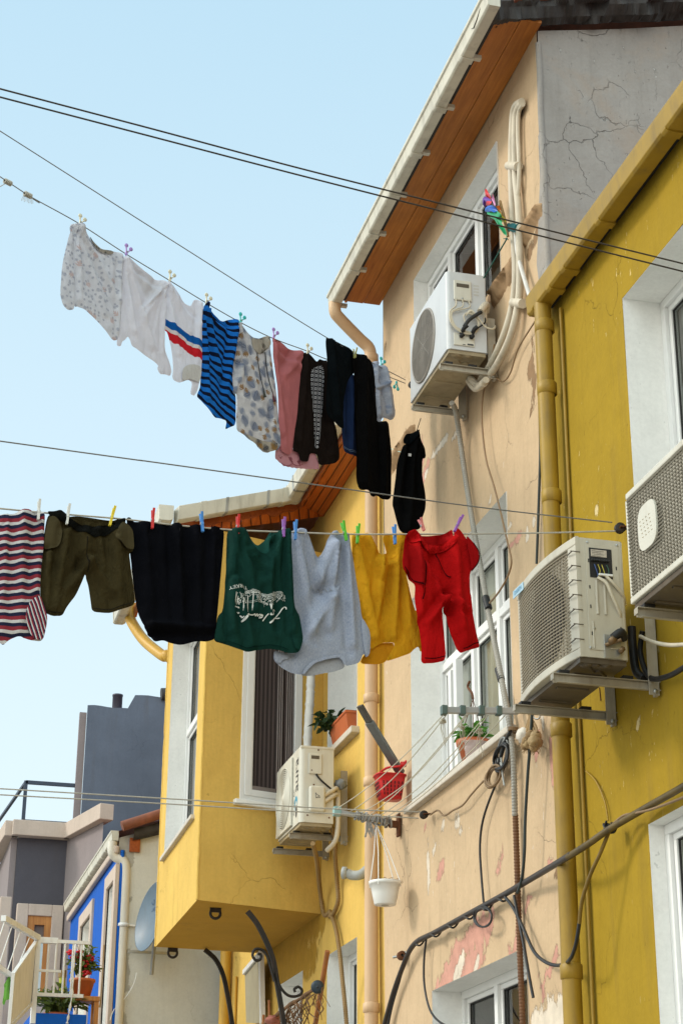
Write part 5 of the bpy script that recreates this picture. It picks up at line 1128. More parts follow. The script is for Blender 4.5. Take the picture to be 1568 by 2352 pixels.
# ------------------------------------------------------------------ cloth builder
def chaikin(P, n=2):
    for _ in range(n):
        q = []
        for i in range(len(P)):
            a, b = P[i], P[(i + 1) % len(P)]
            q += [a * .82 + b * .18, a * .18 + b * .82]
        P = q
    return P
def resample(P, h):
    out = []
    for i in range(len(P)):
        a, b = P[i], P[(i + 1) % len(P)]; n = max(1, int((b - a).length / h))
        for k in range(n): out.append(a.lerp(b, k / n))
    res = [out[0]]
    for p in out[1:]:
        if (p - res[-1]).length > h * .45: res.append(p)
    if (res[0] - res[-1]).length < h * .45: res.pop()
    return res
class Garment:
    def __init__(s, pl, folds=(), amp=.010, seed=1, vfreq=6.5, fs=1.9):
        s.pl, s.amp, s.seed, s.vf = pl, amp, seed, vfreq
        s.folds = [(pl.uv(a, b), pl.uv(c, d), wd * .8, am * fs) for a, b, c, d, wd, am in folds]
        rg = random.Random(seed * 13 + 1)
        for a, b, wd, am in list(s.folds):      # thin secondary pleats fanning out beside the main folds
            for q in range(3):
                e = (b - a) * rg.uniform(.45, .95); an = rg.uniform(-.30, .30); e = V((e.x * math.cos(an) - e.y * math.sin(an), e.x * math.sin(an) + e.y * math.cos(an)))
                st = a + V((rg.uniform(-.02, .02), rg.uniform(0, .06))); s.folds.append((st, st + e, rg.uniform(.008, .016), rg.choice((-1, 1)) * rg.uniform(.005, .010)))
    def disp(s, u, v):
        d = s.amp * noise.noise(V((u * s.vf, v * 1.4, s.seed * 5.7))) + s.amp * .45 * noise.noise(V((u * s.vf * 2.6, v * 4.5, s.seed * 3.1 + 9))) + s.amp * .22 * noise.noise(V((u * 26, v * 17, s.seed)))
        p = V((u, v))
        for a, b, wd, am in s.folds:
            e = b - a; L = e.length_squared; t = max(0, min(1, (p - a).dot(e) / L)) if L > 1e-9 else 0
            r_ = p - a - e * t; q = r_.length / wd
            if q < 3.2:
                sg = q if (e.x * r_.y - e.y * r_.x) > 0 else -q
                d += am * (math.exp(-abs(sg) ** 1.5 * 1.3) - .55 * math.exp(-(sg - 1.5) ** 2 * 1.6)) * (1 - .5 * t)
        return d
    def tri(s, poly, h):
        B = resample(chaikin([s.pl.uv(x, y) for x, y in poly]), h); kd = KDTree(len(B))
        for i, p in enumerate(B): kd.insert((p.x, p.y, 0), i)
        kd.balance(); x0, x1 = min(p.x for p in B), max(p.x for p in B); y0, y1 = min(p.y for p in B), max(p.y for p in B)
        rr = random.Random(s.seed); pts = list(B); j = 0; y = y0
        while y < y1:
            x = x0 + (h / 2 if j % 2 else 0)
            while x < x1:
                q = V((x + rr.uniform(-.15, .15) * h, y + rr.uniform(-.15, .15) * h))
                if kd.find((q.x, q.y, 0))[2] > h * .6: pts.append(q)
                x += h
            y += h * .87; j += 1
        vo, eo, fo, ov, oe, of = delaunay_2d_cdt(pts, [], [list(range(len(B)))], 1, 1e-6)
        dist = [kd.find((p.x, p.y, 0))[2] for p in vo]
        return vo, fo, dist
    def solid(s, mb, poly, bulge=.03, h=.016, off=0.0, edge=.004, open_=False):
        """front and back cloth layers meeting along the outline"""
        vo, fo, ds = s.tri(poly, h); n = len(vo)
        if mb.uv is None: mb.uv = []
        base = len(mb.v); f = [s.disp(p.x, p.y) for p in vo]
        k = [min(1, d / .09) ** .6 for d in ds]
        fr = [s.pl.pt(p.x, p.y, off + f[i] + bulge * .5 * k[i]) for i, p in enumerate(vo)]
        a, b, c = vo[fo[0][0]], vo[fo[0][1]], vo[fo[0][2]]; ccw = (b - a).cross(c - a) if hasattr((b - a), 'cross') else 0
        def orient(face):
            p = [fr[i] for i in face]; nn = (p[1] - p[0]).cross(p[2] - p[0]); return list(face) if nn.dot(s.pl.n) > 0 else list(reversed(face))
        fo = [orient(x) for x in fo if len(x) >= 3]
        mb.add(fr, fo, True); mb.uv += [(p.x, p.y) for p in vo]
        mb.add([s.pl.pt(p.x, p.y, off + f[i] * .75 - bulge * .5 * k[i] - (0 if ds[i] < 1e-4 else .003)) for i, p in enumerate(vo)], [list(reversed(x)) for x in fo], True); mb.uv += [(p.x, p.y) for p in vo]
        return s
    def drape(s, x, y, lift=.004, bulge=.0):
        p = s.pl.uv(x, y); return s.pl.pt(p.x, p.y, s.disp(p.x, p.y) + bulge * .5 + lift)
    def ribbon(s, mb, pts, wd, lift=.004, bulge=.03, n=5):
        """flat printed stroke lying on the cloth"""
        uv = [s.pl.uv(x, y) for x, y in pts]; c = crv([V((p.x, p.y, 0)) for p in uv], n); vs = []; N = len(c)
        for i, p in enumerate(c):
            d = c[min(i + 1, N - 1)] - c[max(i - 1, 0)]; sd = V((-d.y, d.x, 0)).normalized() * wd / 2
            for q in (p - sd, p + sd): vs.append(s.pl.pt(q.x, q.y, s.disp(q.x, q.y) + bulge * .5 + lift))
        mb.add(vs, [(2 * i, 2 * i + 1, 2 * i + 3, 2 * i + 2) for i in range(N - 1)], False)
def garment(name, label, cat, pl, poly, mat, folds=(), amp=.010, seed=1, bulge=.03, h=.013, off=0, vf=6.5, group=None, anchor=None):
    g = Garment(pl, folds, amp * (.7 if seed in (3, 5, 6, 8) else 1), seed, vf, 1.15 if seed in (3, 5, 6, 8) else 1.9); cx = sum(p[0] for p in poly) / len(poly); cy = min(p[1] for p in poly)
    bulge *= .45
    root = thing(name, label, cat, pl.at(cx, cy), group); mb = MB(); g.solid(mb, poly, bulge, h, off); o = mb.build('cloth', mat, root)
    g.root, g.obj, g.bulge = root, o, bulge; return g
def extra(g, name, poly, mat, off=0, bulge=.012, amp=None, h=.013):
    off *= .6; bulge *= .7
    mb = MB(); a = g.amp
    if amp is not None: g.amp = amp
    g.solid(mb, poly, bulge, h, off); g.amp = a; return mb.build(name, mat, g.root)
TA = lambda L: [(x * .5126, y * .5126 + 401.9) for x, y in L]
TB = lambda L: [(x * .5126, y * .5126 + 1090.8) for x, y in L]
TC = lambda L: [(x * .4394 + 631.5, y * .4394 + 688.9) for x, y in L]
TE = lambda L: [(x * .5239 + 746.3, y * .5239 + 1148.2) for x, y in L]
# cloth colour functions
def flat(col, var=.1):
    def fn(t, uv): return t.mix(t.step(t.noise(uv, 7, 4), .3, .7), mul(col, 1 - var), mul(col, 1 + var))
    return fn
def heather(a, b):
    def fn(t, uv): return t.mix(t.step(t.noise(t.uv((1, .35, 1)), 190, 3, .7), .35, .65), a, b)
    return fn
def stripes(stops, period, slope=0.0, wob=.006, phase=0.0, interp='CONSTANT'):
    def fn(t, uv):
        s = t.n('SeparateXYZ', {0: uv}); x = t.math('ADD', s.outputs[1], t.math('MULTIPLY', s.outputs[0], slope))
        x = t.math('ADD', x, t.math('MULTIPLY', t.math('SUBTRACT', t.noise(t.uv((1, .5, 1)), 7, 2), .5), wob * 4))
        f = t.math('FRACT', t.math('ADD', t.math('DIVIDE', x, period), phase)); r = t.n('ValToRGB', {0: f}); cr = r.color_ramp; cr.interpolation = interp
        while len(cr.elements) < len(stops): cr.elements.new(.5)
        for e, (p, c) in zip(cr.elements, stops): e.position = p; e.color = c
        return r.outputs[0]
    return fn
def leaves(base, cols, scale=9.0, serr=70.0, size=.30, dens=.25, soft=None):
    """scattered frond shaped prints, one per cell"""
    def fn(t, uv):
        c = t.mix(t.step(t.noise(uv, 12, 5), .35, .7), base, mul(base, .8))
        if soft: c = t.mix(t.math('MULTIPLY', t.step(t.noise(uv, 26, 6, .7), .5, .62), .6), c, soft)
        for k, (col, sc, sz, sr) in enumerate(cols):
            mp = t.n('Mapping', {'Vector': uv, 'Location': (3.3 * k, 1.7 * k, 0)}).outputs[0]
            fl = t.n('VectorMath', {0: mp, 1: (1, 1, 0)}, operation='MULTIPLY').outputs[0]
            vo = t.n('TexVoronoi', {'Vector': fl, 'Scale': sc, 'Randomness': .85}, feature='F1', voronoi_dimensions='2D')
            dl = t.n('VectorMath', {0: fl, 1: vo.outputs['Position']}, operation='SUBTRACT').outputs[0]
            dl = t.n('VectorMath', {0: dl, 'Scale': sc}, operation='SCALE').outputs[0]
            cs = t.n('SeparateXYZ', {0: vo.outputs['Color']}); rot = t.n('VectorRotate', {'Vector': dl, 'Angle': t.math('MULTIPLY', cs.outputs[0], 6.28)}, rotation_type='Z_AXIS').outputs[0]
            q = t.n('SeparateXYZ', {0: rot}); ax = q.outputs[0]; ay = t.math('ABSOLUTE', q.outputs[1])
            wv = t.math('ADD', .62, t.math('MULTIPLY', .38, t.math('SINE', t.math('MULTIPLY', t.math('ADD', ax, t.math('MULTIPLY', ay, .8)), sr))))
            env = t.math('SUBTRACT', sz * sz, t.math('MULTIPLY', ax, ax))
            lim = t.math('MULTIPLY', t.math('MULTIPLY', env, 1.15 / sz), wv)
            k_ = t.step(t.math('SUBTRACT', lim, ay), -.004, .02)
            k_ = t.math('MULTIPLY', k_, t.step(cs.outputs[1], dens, dens + .01))
            vein = t.step(ay, .004, .016)
            k_ = t.math('MULTIPLY', k_, t.math('ADD', .4, t.math('MULTIPLY', vein, .6)))
            c = t.mix(k_, c, col)
        return c
    return fn
WHT = (.68, .66, .63, 1)
GA, GBn = 'laundry on the upper clothesline', 'laundry on the lower clothesline'
# ---- upper row
f = cloth('pale floral jersey', leaves((.71, .71, .76, 1), [((.40, .41, .48, 1), 17, .28, 60), ((.56, .43, .42, 1), 9, .22, 40), ((.36, .37, .44, 1), 26, .28, 50)], dens=.5, soft=(.62, .62, .67, 1)), trans=.30, wr=.45)
g = garment('floral_shirt', 'pale floral long sleeved top at the high left end of the row', 'shirt', plA, TA([(322, 213), (347, 218), (385, 262), (425, 312), (465, 345), (505, 340), (545, 346), (550, 400), (548, 500), (541, 620), (530, 738), (505, 742), (470, 692), (420, 640), (378, 600), (345, 588), (335, 592), (325, 560), (330, 400)]), f,
  [(*TA([(345, 225)])[0], *TA([(360, 560)])[0], .03, .022), (*TA([(350, 230)])[0], *TA([(470, 620)])[0], .04, .02), (*TA([(355, 235)])[0], *TA([(530, 560)])[0], .045, .02), (*TA([(542, 360)])[0], *TA([(530, 700)])[0], .03, .018)], .012, 3, .035, group=GA)
extra(g, 'sleeve', TA([(322, 216), (343, 222), (332, 330), (328, 480), (327, 605), (300, 609), (276, 588), (262, 540), (270, 410), (298, 290)]), f, .03, .03)
extra(g, 'collar', TA([(390, 275), (412, 300), (450, 335), (490, 340), (504, 346), (500, 358), (470, 356), (440, 345), (405, 312)]), cloth('dark floral binding', leaves((.30, .26, .22, 1), [((.05, .05, .05, 1), 30, .34, 60)]), trans=.1), .025, .006)
m = cloth('off white jersey', flat((.71, .70, .76, 1), .05), trans=.30, wr=.4)
g = garment('white_tee', 'plain off white tee hanging second from the left of the upper row', 'shirt', plA, TA([(546, 362), (580, 368), (612, 396), (660, 438), (700, 470), (738, 472), (740, 520), (737, 630), (735, 700), (738, 780), (765, 850), (772, 880), (764, 900), (740, 892), (718, 892), (706, 868), (712, 850), (680, 826), (640, 800), (612, 778), (590, 765), (582, 740), (572, 722), (560, 738), (548, 745), (542, 768), (522, 762), (532, 700), (545, 560)]), m,
  [(*TA([(560, 380)])[0], *TA([(600, 700)])[0], .03, .024), (*TA([(565, 380)])[0], *TA([(680, 760)])[0], .045, .024), (*TA([(735, 480)])[0], *TA([(640, 640)])[0], .05, .022), (*TA([(600, 420)])[0], *TA([(710, 500)])[0], .04, -.02), (*TA([(740, 490)])[0], *TA([(728, 800)])[0], .025, .018)], .012, 5, .03, group=GA)
extra(g, 'rear_panel', TA([(575, 372), (612, 398), (660, 440), (704, 474), (730, 476), (715, 520), (670, 560), (620, 500)]), cloth('beige inside jersey', flat((.52, .44, .35, 1), .06), trans=.3), -.012, .01)
def club(t, uv):
    s = t.n('SeparateXYZ', {0: uv}); return s
v0 = plA.uv(*TA([(738, 640)])[0]); v1 = plA.uv(*TA([(903, 745)])[0])
def tricolour(t, uv):
    s = t.n('SeparateXYZ', {0: uv}); sl = (v1.y - v0.y) / (v1.x - v0.x)
    x = t.math('SUBTRACT', t.math('SUBTRACT', s.outputs[1], v0.y), t.math('MULTIPLY', t.math('SUBTRACT', s.outputs[0], v0.x), sl))
    x = t.math('ADD', x, t.math('MULTIPLY', t.math('SUBTRACT', t.noise(t.uv((1, .3, 1)), 11, 2), .5), .05))
    r = t.n('ValToRGB', {0: t.math('MULTIPLY', x, 4.0)}); cr = r.color_ramp; cr.interpolation = 'CONSTANT'
    st = [(0, (.72, .72, .79, 1)), (.02, (.008, .10, .36, 1)), (.24, (.66, .62, .62, 1)), (.36, (.55, .02, .03, 1)), (.62, (.72, .72, .79, 1))]
    while len(cr.elements) < len(st): cr.elements.new(.5)
    for e, (p, c) in zip(cr.elements, st): e.position = p; e.color = c
    return r.outputs[0]
m3 = cloth('white jersey with blue and red band', tricolour, trans=.28, wr=.4)
g = garment('banded_tee', 'white tee with a blue and a red band across the chest', 'shirt', plA, TA([(739, 472), (770, 492), (802, 530), (832, 575), (856, 588), (868, 560), (885, 555), (904, 572), (906, 700), (904, 800), (901, 900), (893, 925), (885, 965), (870, 990), (850, 982), (860, 930), (842, 916), (803, 932), (772, 914), (777, 860), (768, 780), (750, 705), (735, 695), (736, 600)]), m3,
  [(*TA([(745, 490)])[0], *TA([(800, 800)])[0], .03, .02), (*TA([(748, 490)])[0], *TA([(850, 700)])[0], .04, .02), (*TA([(898, 575)])[0], *TA([(880, 800)])[0], .03, .02), (*TA([(810, 560)])[0], *TA([(880, 640)])[0], .04, -.018)], .012, 6, .03, group=GA)
extra(g, 'collar', TA([(810, 925), (812, 870), (835, 852), (870, 850), (892, 860), (898, 885), (888, 930), (870, 925), (845, 915)]), cloth('white rib', flat((.62, .60, .58, 1), .04), trans=.3), .022, .006)
m4 = cloth('blue and navy striped jersey', stripes([(0, (.012, .14, .50, 1)), (.55, (.006, .010, .028, 1))], .062, slope=-.33, wob=.012), trans=.15, wr=.5)
g = garment('blue_striped_tee', 'bright blue tee with wavy navy stripes', 'shirt', plA, TA([(905, 572), (932, 583), (960, 618), (1000, 655), (1030, 645), (1053, 650), (1056, 690), (1047, 780), (1034, 860), (1042, 950), (1055, 1000), (1056, 1120), (1030, 1130), (1010, 1140), (1018, 1100), (990, 1090), (958, 1088), (925, 1040), (898, 1008), (882, 990), (900, 945), (902, 850), (904, 700)]), m4,
  [(*TA([(910, 580)])[0], *TA([(930, 1000)])[0], .03, .025), (*TA([(915, 580)])[0], *TA([(990, 900)])[0], .04, .022), (*TA([(1050, 660)])[0], *TA([(1010, 1000)])[0], .04, .024), (*TA([(940, 620)])[0], *TA([(1030, 680)])[0], .04, -.02)], .014, 7, .035, group=GA)
m5 = cloth('tropical leaf print', leaves((.64, .63, .65, 1), [((.15, .18, .26, 1), 8.5, .40, 75), ((.22, .25, .33, 1), 12, .38, 85), ((.28, .16, .06, 1), 9.5, .26, 45)], dens=.35, soft=(.44, .44, .49, 1)), trans=.25, wr=.5)
g = garment('leaf_print_shirt', 'grey and brown leaf print hooded shirt with two dangling cords', 'shirt', plA, TA([(1057, 664), (1082, 670), (1110, 706), (1135, 728), (1165, 732), (1190, 720), (1200, 735), (1210, 800), (1222, 860), (1240, 980), (1250, 1100), (1258, 1205), (1242, 1236), (1222, 1230), (1200, 1246), (1178, 1240), (1158, 1222), (1145, 1200), (1115, 1185), (1088, 1160), (1060, 1145), (1058, 1100), (1062, 1010), (1058, 980), (1040, 985), (1035, 900), (1045, 800), (1050, 720)]), m5,
  [(*TA([(1062, 670)])[0], *TA([(1080, 950)])[0], .03, .025), (*TA([(1065, 675)])[0], *TA([(1150, 980)])[0], .045, .022), (*TA([(1075, 860)])[0], *TA([(1045, 980)])[0], .03, .03), (*TA([(1195, 730)])[0], *TA([(1230, 1150)])[0], .03, .02)], .013, 8, .035, group=GA)
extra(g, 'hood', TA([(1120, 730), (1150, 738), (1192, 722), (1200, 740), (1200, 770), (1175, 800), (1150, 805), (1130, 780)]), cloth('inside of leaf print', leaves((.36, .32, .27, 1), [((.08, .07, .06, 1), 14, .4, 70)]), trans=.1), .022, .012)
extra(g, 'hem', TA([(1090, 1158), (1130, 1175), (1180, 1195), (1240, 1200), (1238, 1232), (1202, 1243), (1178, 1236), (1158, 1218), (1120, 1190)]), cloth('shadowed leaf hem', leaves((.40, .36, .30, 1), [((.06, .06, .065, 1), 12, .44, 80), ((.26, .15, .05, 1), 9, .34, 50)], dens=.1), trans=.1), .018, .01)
for a, b, c_ in (((1142, 800), (1172, 965), (.03, .035, .025, 1)), ((1184, 795), (1212, 985), (.09, .012, .02, 1))):
    mb = MB(); P = [g.drape(*TA([(a[0] + (b[0] - a[0]) * t - 6 * math.sin(t * 3), a[1] + (b[1] - a[1]) * t)])[0], .022) for t in (0, .25, .5, .75, 1)]; mb.tube(P, .0035, 6); cd = mb.build('drawcord', m_black, g.root)
    mb = MB(); mb.tube([P[-1], P[-1] + V((.006, 0, -.035)), P[-1] + V((.012, 0, -.06))], lambda t: .004 + .008 * t, 8); mb.build('tassel', simple('tassel', c_, .8), cd)
m6 = cloth('pink terry towelling', flat((.50, .17, .18, 1), .10), trans=.22, wr=.35, fuzz=.3, wscale=9)
m6b = cloth('pale pink border', flat((.54, .28, .32, 1), .05), trans=.3, wr=.3)
g = garment('pink_towel', 'pink towel folded over the line with a paler scalloped embroidered border', 'towel', plA, TA([(1206, 730), (1240, 735), (1270, 755), (1290, 776), (1320, 782), (1350, 790), (1349, 860), (1342, 950), (1332, 1060), (1320, 1150), (1313, 1235), (1295, 1255), (1258, 1236), (1256, 1200), (1240, 980), (1222, 850)]), m6,
  [(*TA([(1215, 740)])[0], *TA([(1270, 1150)])[0], .05, .022), (*TA([(1345, 800)])[0], *TA([(1270, 900)])[0], .05, .022), (*TA([(1250, 780)])[0], *TA([(1330, 830)])[0], .05, -.025)], .010, 9, .02, group=GA)
sc_poly = [(1244, 1200), (1300, 1220), (1370, 1235), (1415, 1230), (1435, 1290)]
bt = [(1435 - k * 9.8, 1318 - 26 * (k / 20) ** 2.2 - (4 if k % 2 else 0) - (24 if k > 16 else 0) * (k - 16) / 4) for k in range(21)]
extra(g, 'border', TA(sc_poly + bt), m6b, -.03, .006, amp=.006)
g_b = Garment(plA, (), .006, 9)
mb = MB()
for k in range(26):
    x = 1270 + k * 6; y = 1290 + 10 * math.sin((k % 8) / 8 * math.pi) ; c = plA.at(*TA([(x, y)])[0]) + plA.n * -.018
    mb.obox(c, plA.u * .006, plA.v * .004, plA.n * .0008)
for x, y in ((1262, 1255), (1310, 1275), (1345, 1285), (1395, 1282)):
    for q in range(7): c = plA.at(*TA([(x + rnd.uniform(-6, 6), y + rnd.uniform(-10, 10))])[0]) + plA.n * -.017; mb.obox(c, (plA.u + plA.v).normalized() * .010, (plA.u - plA.v).normalized() * .006, plA.n * .0008)
mb.build('embroidery', simple('dusty mauve thread', (.25, .07, .10, 1), .8), g.root)
m7 = cloth('dark brown knit', flat((.009, .006, .005, 1), .3), trans=.02, wr=.5)
def chain(t, uv):
    """white stitched rings and pale pinstripes on black"""
    s = t.n('SeparateXYZ', {0: t.uv((1, 1, 1))}); ux = t.math('SUBTRACT', s.outputs[0], t.math('MULTIPLY', s.outputs[1], -.02))
    fx = t.math('SUBTRACT', t.math('FRACT', t.math('MULTIPLY', ux, 1 / .045)), .5); fy = t.math('SUBTRACT', t.math('FRACT', t.math('ADD', t.math('MULTIPLY', s.outputs[1], 1 / .038), t.math('MULTIPLY', ux, 8))), .5)
    r = t.math('SQRT', t.math('ADD', t.math('MULTIPLY', fx, fx), t.math('MULTIPLY', t.math('MULTIPLY', fy, fy), .6)))
    ring = t.math('MULTIPLY', t.step(r, .13, .17), t.step(r, .27, .23)); pin = t.math('MULTIPLY', t.step(t.math('ABSOLUTE', fx), .40, .43), t.step(t.noise(uv, 300, 2), .38, .46))
    return t.mix(t.math('MAXIMUM', ring, t.math('MULTIPLY', pin, .5)), (.008, .008, .012, 1), (.55, .56, .60, 1))
g = garment('patterned_cardigan', 'dark brown cardigan with a white ringed pattern strip', 'cardigan', plA, TA([(1351, 794), (1385, 800), (1405, 820), (1418, 838), (1432, 822), (1470, 836), (1478, 900), (1475, 1050), (1497, 1110), (1508, 1140), (1522, 1270), (1500, 1292), (1460, 1298), (1430, 1300), (1420, 1248), (1388, 1245), (1380, 1286), (1345, 1284), (1336, 1245), (1308, 1236), (1322, 1130), (1342, 950)]), m7,
  [(*TA([(1370, 805)])[0], *TA([(1340, 1200)])[0], .03, .02), (*TA([(1460, 850)])[0], *TA([(1490, 1250)])[0], .04, .02)], .012, 10, .03, group=GA)
extra(g, 'pattern_strip', TA([(1388, 872), (1410, 862), (1445, 848), (1450, 930), (1440, 1050), (1430, 1150), (1425, 1222), (1408, 1228), (1402, 1150), (1392, 1020), (1385, 930)]), cloth('ring patterned strip', chain, trans=.05, wr=.3), .020, .004)
m8 = cloth('black jersey', flat((.0025, .004, .005, 1), .25), trans=.02, wr=.4)
m8b = cloth('black leggings knit', flat((.0028, .0028, .003, 1), .25), trans=.02, wr=.4)
g = garment('black_jumper', 'black jumper pegged by its hem to the return strand above the row', 'jumper', plA2, TC([(267, 190), (300, 207), (400, 257), (420, 290), (415, 380), (395, 395), (375, 430), (357, 530), (352, 600), (358, 676), (335, 665), (315, 640), (280, 612), (265, 570), (272, 450), (282, 340)]), m8, [(*TC([(290, 220)])[0], *TC([(330, 600)])[0], .04, .02)], .010, 11, .04, group=GA)
m9 = cloth('dark denim', flat((.011, .022, .062, 1), .25), trans=.03, wr=.4)
g = garment('blue_jeans', 'dark blue denim trousers hanging behind the black jumper and leggings', 'trousers', Plane(PA, dA, .02), TC([(392, 370), (420, 420), (436, 600), (436, 822), (400, 806), (380, 800), (358, 790), (348, 700), (346, 560), (372, 430)]), m9, [(*TC([(395, 400)])[0], *TC([(400, 780)])[0], .03, .02)], .010, 12, .035, group=GA)
mb = MB(); 
for q in (0, 1): g.ribbon(mb, TC([(352, 768 + q * 6), (395, 786 + q * 6), (434, 800 + q * 6)]), .003, .006, .01)
mb.build('hem_stitching', simple('pale denim thread', (.12, .17, .26, 1), .8), g.root)
g = garment('black_leggings', 'long black leggings, darkest and lowest hanging piece of the upper row', 'trousers', Plane(PA, dA, .09), TC([(398, 258), (450, 285), (500, 315), (512, 350), (522, 420), (530, 560), (538, 640), (592, 628), (600, 720), (607, 810), (608, 1030), (595, 1044), (565, 1040), (535, 1020), (515, 1030), (498, 1022), (488, 992), (440, 994), (424, 945), (430, 820), (428, 600), (418, 420)]), m8b,
  [(*TC([(460, 300)])[0], *TC([(470, 950)])[0], .05, .022), (*TC([(560, 650)])[0], *TC([(570, 1000)])[0], .035, .022)], .012, 13, .05, group=GA)
m10 = cloth('pale denim', leaves((.42, .46, .56, 1), [((.25, .30, .42, 1), 16, .34, 40)], soft=(.52, .55, .62, 1)), trans=.15, wr=.5)
g = garment('pale_blue_shorts', 'small pale blue shorts crumpled at the wall end of the upper row', 'shorts', Plane(PA, dA, .05), TC([(506, 320), (530, 325), (560, 345), (585, 360), (601, 410), (608, 450), (616, 500), (629, 600), (612, 628), (585, 622), (562, 612), (548, 645), (532, 655), (528, 580), (520, 540), (528, 470), (514, 400)]), m10, [(*TC([(520, 330)])[0], *TC([(545, 600)])[0], .025, .025), (*TC([(560, 350)])[0], *TC([(600, 600)])[0], .03, .028), (*TC([(540, 460)])[0], *TC([(600, 430)])[0], .02, .02)], .016, 14, .04, h=.013, group=GA)
# hoodie on the wall
plH = Plane(wX(955, 1000, 3.80), V((-1, .06, 0)))
g = garment('black_hoodie', 'black hooded top hanging alone against the peach wall', 'hoodie', plH, TC([(737, 688), (750, 720), (782, 775), (787, 815), (783, 830), (768, 832), (765, 930), (785, 1010), (787, 1090), (762, 1160), (757, 1200), (707, 1206), (702, 1272), (682, 1290), (672, 1222), (645, 1200), (625, 1120), (612, 1060), (625, 970), (640, 840), (668, 760), (690, 745), (722, 700)]), m8b,
  [(*TC([(735, 700)])[0], *TC([(700, 1200)])[0], .04, .03), (*TC([(740, 710)])[0], *TC([(770, 1050)])[0], .03, .02), (*TC([(680, 780)])[0], *TC([(640, 1050)])[0], .04, .025)], .012, 15, .06)
extra(g, 'hood', TC([(665, 735), (680, 708), (712, 698), (738, 706), (735, 735), (700, 758), (672, 758)]), m8, .05, .05)
mb = MB(); mb.obox(g.drape(*TC([(697, 822)])[0], .05), plH.u * .012, plH.v * .012, plH.n * .001); mb.build('chest_logo', simple('white chest mark', (.55, .55, .55, 1), .7), g.root)
mb = MB(); mb.tube([plH.at(*TC([(738, 692)])[0]), wX(966, 960, 3.8)], .003, 5); tag(mb.build('hanging_string', m_black, top=wX(966, 960, 3.8)), 'thin black string holding up the black hooded top', 'string')
mb = MB(); mb.tube([wX(x, y, 3.97) for x, y in ((897, 1030), (912, 1036), (928, 1040))], .004, 5); tag(mb.build('cord', simple('pale green cord', (.42, .55, .47, 1), .7), top=wX(897, 1030, 3.97)), 'short pale green cord beside the black hooded top', 'cord')
def hem(g, pts, mat, wd=.004):
    mb = MB(); g.ribbon(mb, pts, wd, .005, g.bulge, 6); return mb.build('hem_seam', mat, g.root)
m_sd = simple('dark hem stitching', (.012, .010, .008, 1), .9, 0, .1, 0, spec=.02)
# ---- lower row
m11 = cloth('crimson white navy striped jersey', stripes([(0, (.62, .60, .60, 1)), (.30, (.022, .024, .055, 1)), (.64, (.27, .035, .05, 1))], .0525, slope=.16, wob=.010), trans=.14, wr=.4)
g = garment('striped_tee', 'crimson, white and navy striped tee cut off by the left edge', 'shirt', plB, TB([(-130, 180), (-60, 172), (0, 180), (60, 178), (100, 164), (130, 157), (165, 170), (199, 168), (196, 300), (181, 450), (176, 540), (195, 590), (210, 645), (205, 680), (190, 748), (130, 740), (85, 722), (45, 735), (15, 763), (-10, 740), (-130, 745)]), m11,
  [(*TB([(190, 180)])[0], *TB([(160, 520)])[0], .03, .018), (*TB([(100, 170)])[0], *TB([(90, 700)])[0], .05, .02), (*TB([(30, 185)])[0], *TB([(20, 700)])[0], .05, .016)], .010, 21, .035, group=GBn)
extra(g, 'sleeve', TB([(176, 545), (196, 592), (210, 645), (204, 690), (190, 746), (150, 740), (122, 700), (110, 630), (125, 580), (150, 555)]), cloth('striped sleeve', stripes([(0, (.62, .60, .60, 1)), (.30, (.022, .024, .055, 1)), (.64, (.27, .035, .05, 1))], .05, slope=-2.6, wob=.02), trans=.1, wr=.5), .03, .03)
m12 = cloth('olive cotton', flat((.040, .031, .013, 1), .2), trans=.04, wr=.9, wscale=18)
m12k = cloth('black elastic waistband', flat((.006, .006, .005, 1), .3), trans=.0, wr=1.0, wscale=30)
g = garment('olive_shorts', 'olive drab shorts turned inside out with black waistband', 'shorts', plB, TB([(210, 185), (240, 172), (270, 165), (300, 188), (345, 200), (400, 210), (480, 205), (545, 196), (575, 230), (592, 262), (598, 345), (578, 348), (584, 400), (596, 490), (607, 580), (560, 600), (480, 621), (412, 614), (405, 560), (392, 470), (383, 440), (372, 468), (340, 540), (300, 590), (277, 636), (210, 624), (183, 580), (178, 420), (190, 335)]), m12,
  [(*TB([(300, 260)])[0], *TB([(250, 600)])[0], .03, .022), (*TB([(380, 270)])[0], *TB([(400, 420)])[0], .04, .02), (*TB([(520, 260)])[0], *TB([(540, 590)])[0], .045, .024), (*TB([(405, 390)])[0], *TB([(300, 520)])[0], .03, .02), (*TB([(405, 400)])[0], *TB([(500, 520)])[0], .04, .022), (*TB([(440, 250)])[0], *TB([(470, 420)])[0], .025, .016), (*TB([(220, 350)])[0], *TB([(215, 600)])[0], .02, .02)], .012, 22, .045, group=GBn)
extra(g, 'waistband', TB([(208, 166), (240, 168), (270, 160), (290, 178), (320, 205), (360, 225), (420, 235), (480, 225), (530, 205), (560, 196), (558, 225), (530, 245), (480, 270), (430, 284), (385, 272), (330, 245), (285, 215), (255, 205), (235, 210)]), m12k, .03, .035, amp=.02, h=.010)
extra(g, 'rear_waistband', TB([(300, 184), (345, 178), (400, 184), (480, 196), (545, 196), (520, 225), (440, 240), (340, 225)]), m12, -.03, .01)
for p in ([(215, 195), (240, 190), (265, 215), (278, 260), (265, 320), (230, 336), (192, 334), (200, 260)], [(545, 215), (575, 235), (592, 262), (597, 345), (565, 338), (530, 318), (505, 290), (520, 250)]): extra(g, 'pocket_bag', TB(p), cloth('faded olive pocket', flat((.062, .050, .025, 1), .15), trans=.05, wr=.5), .045, .02)
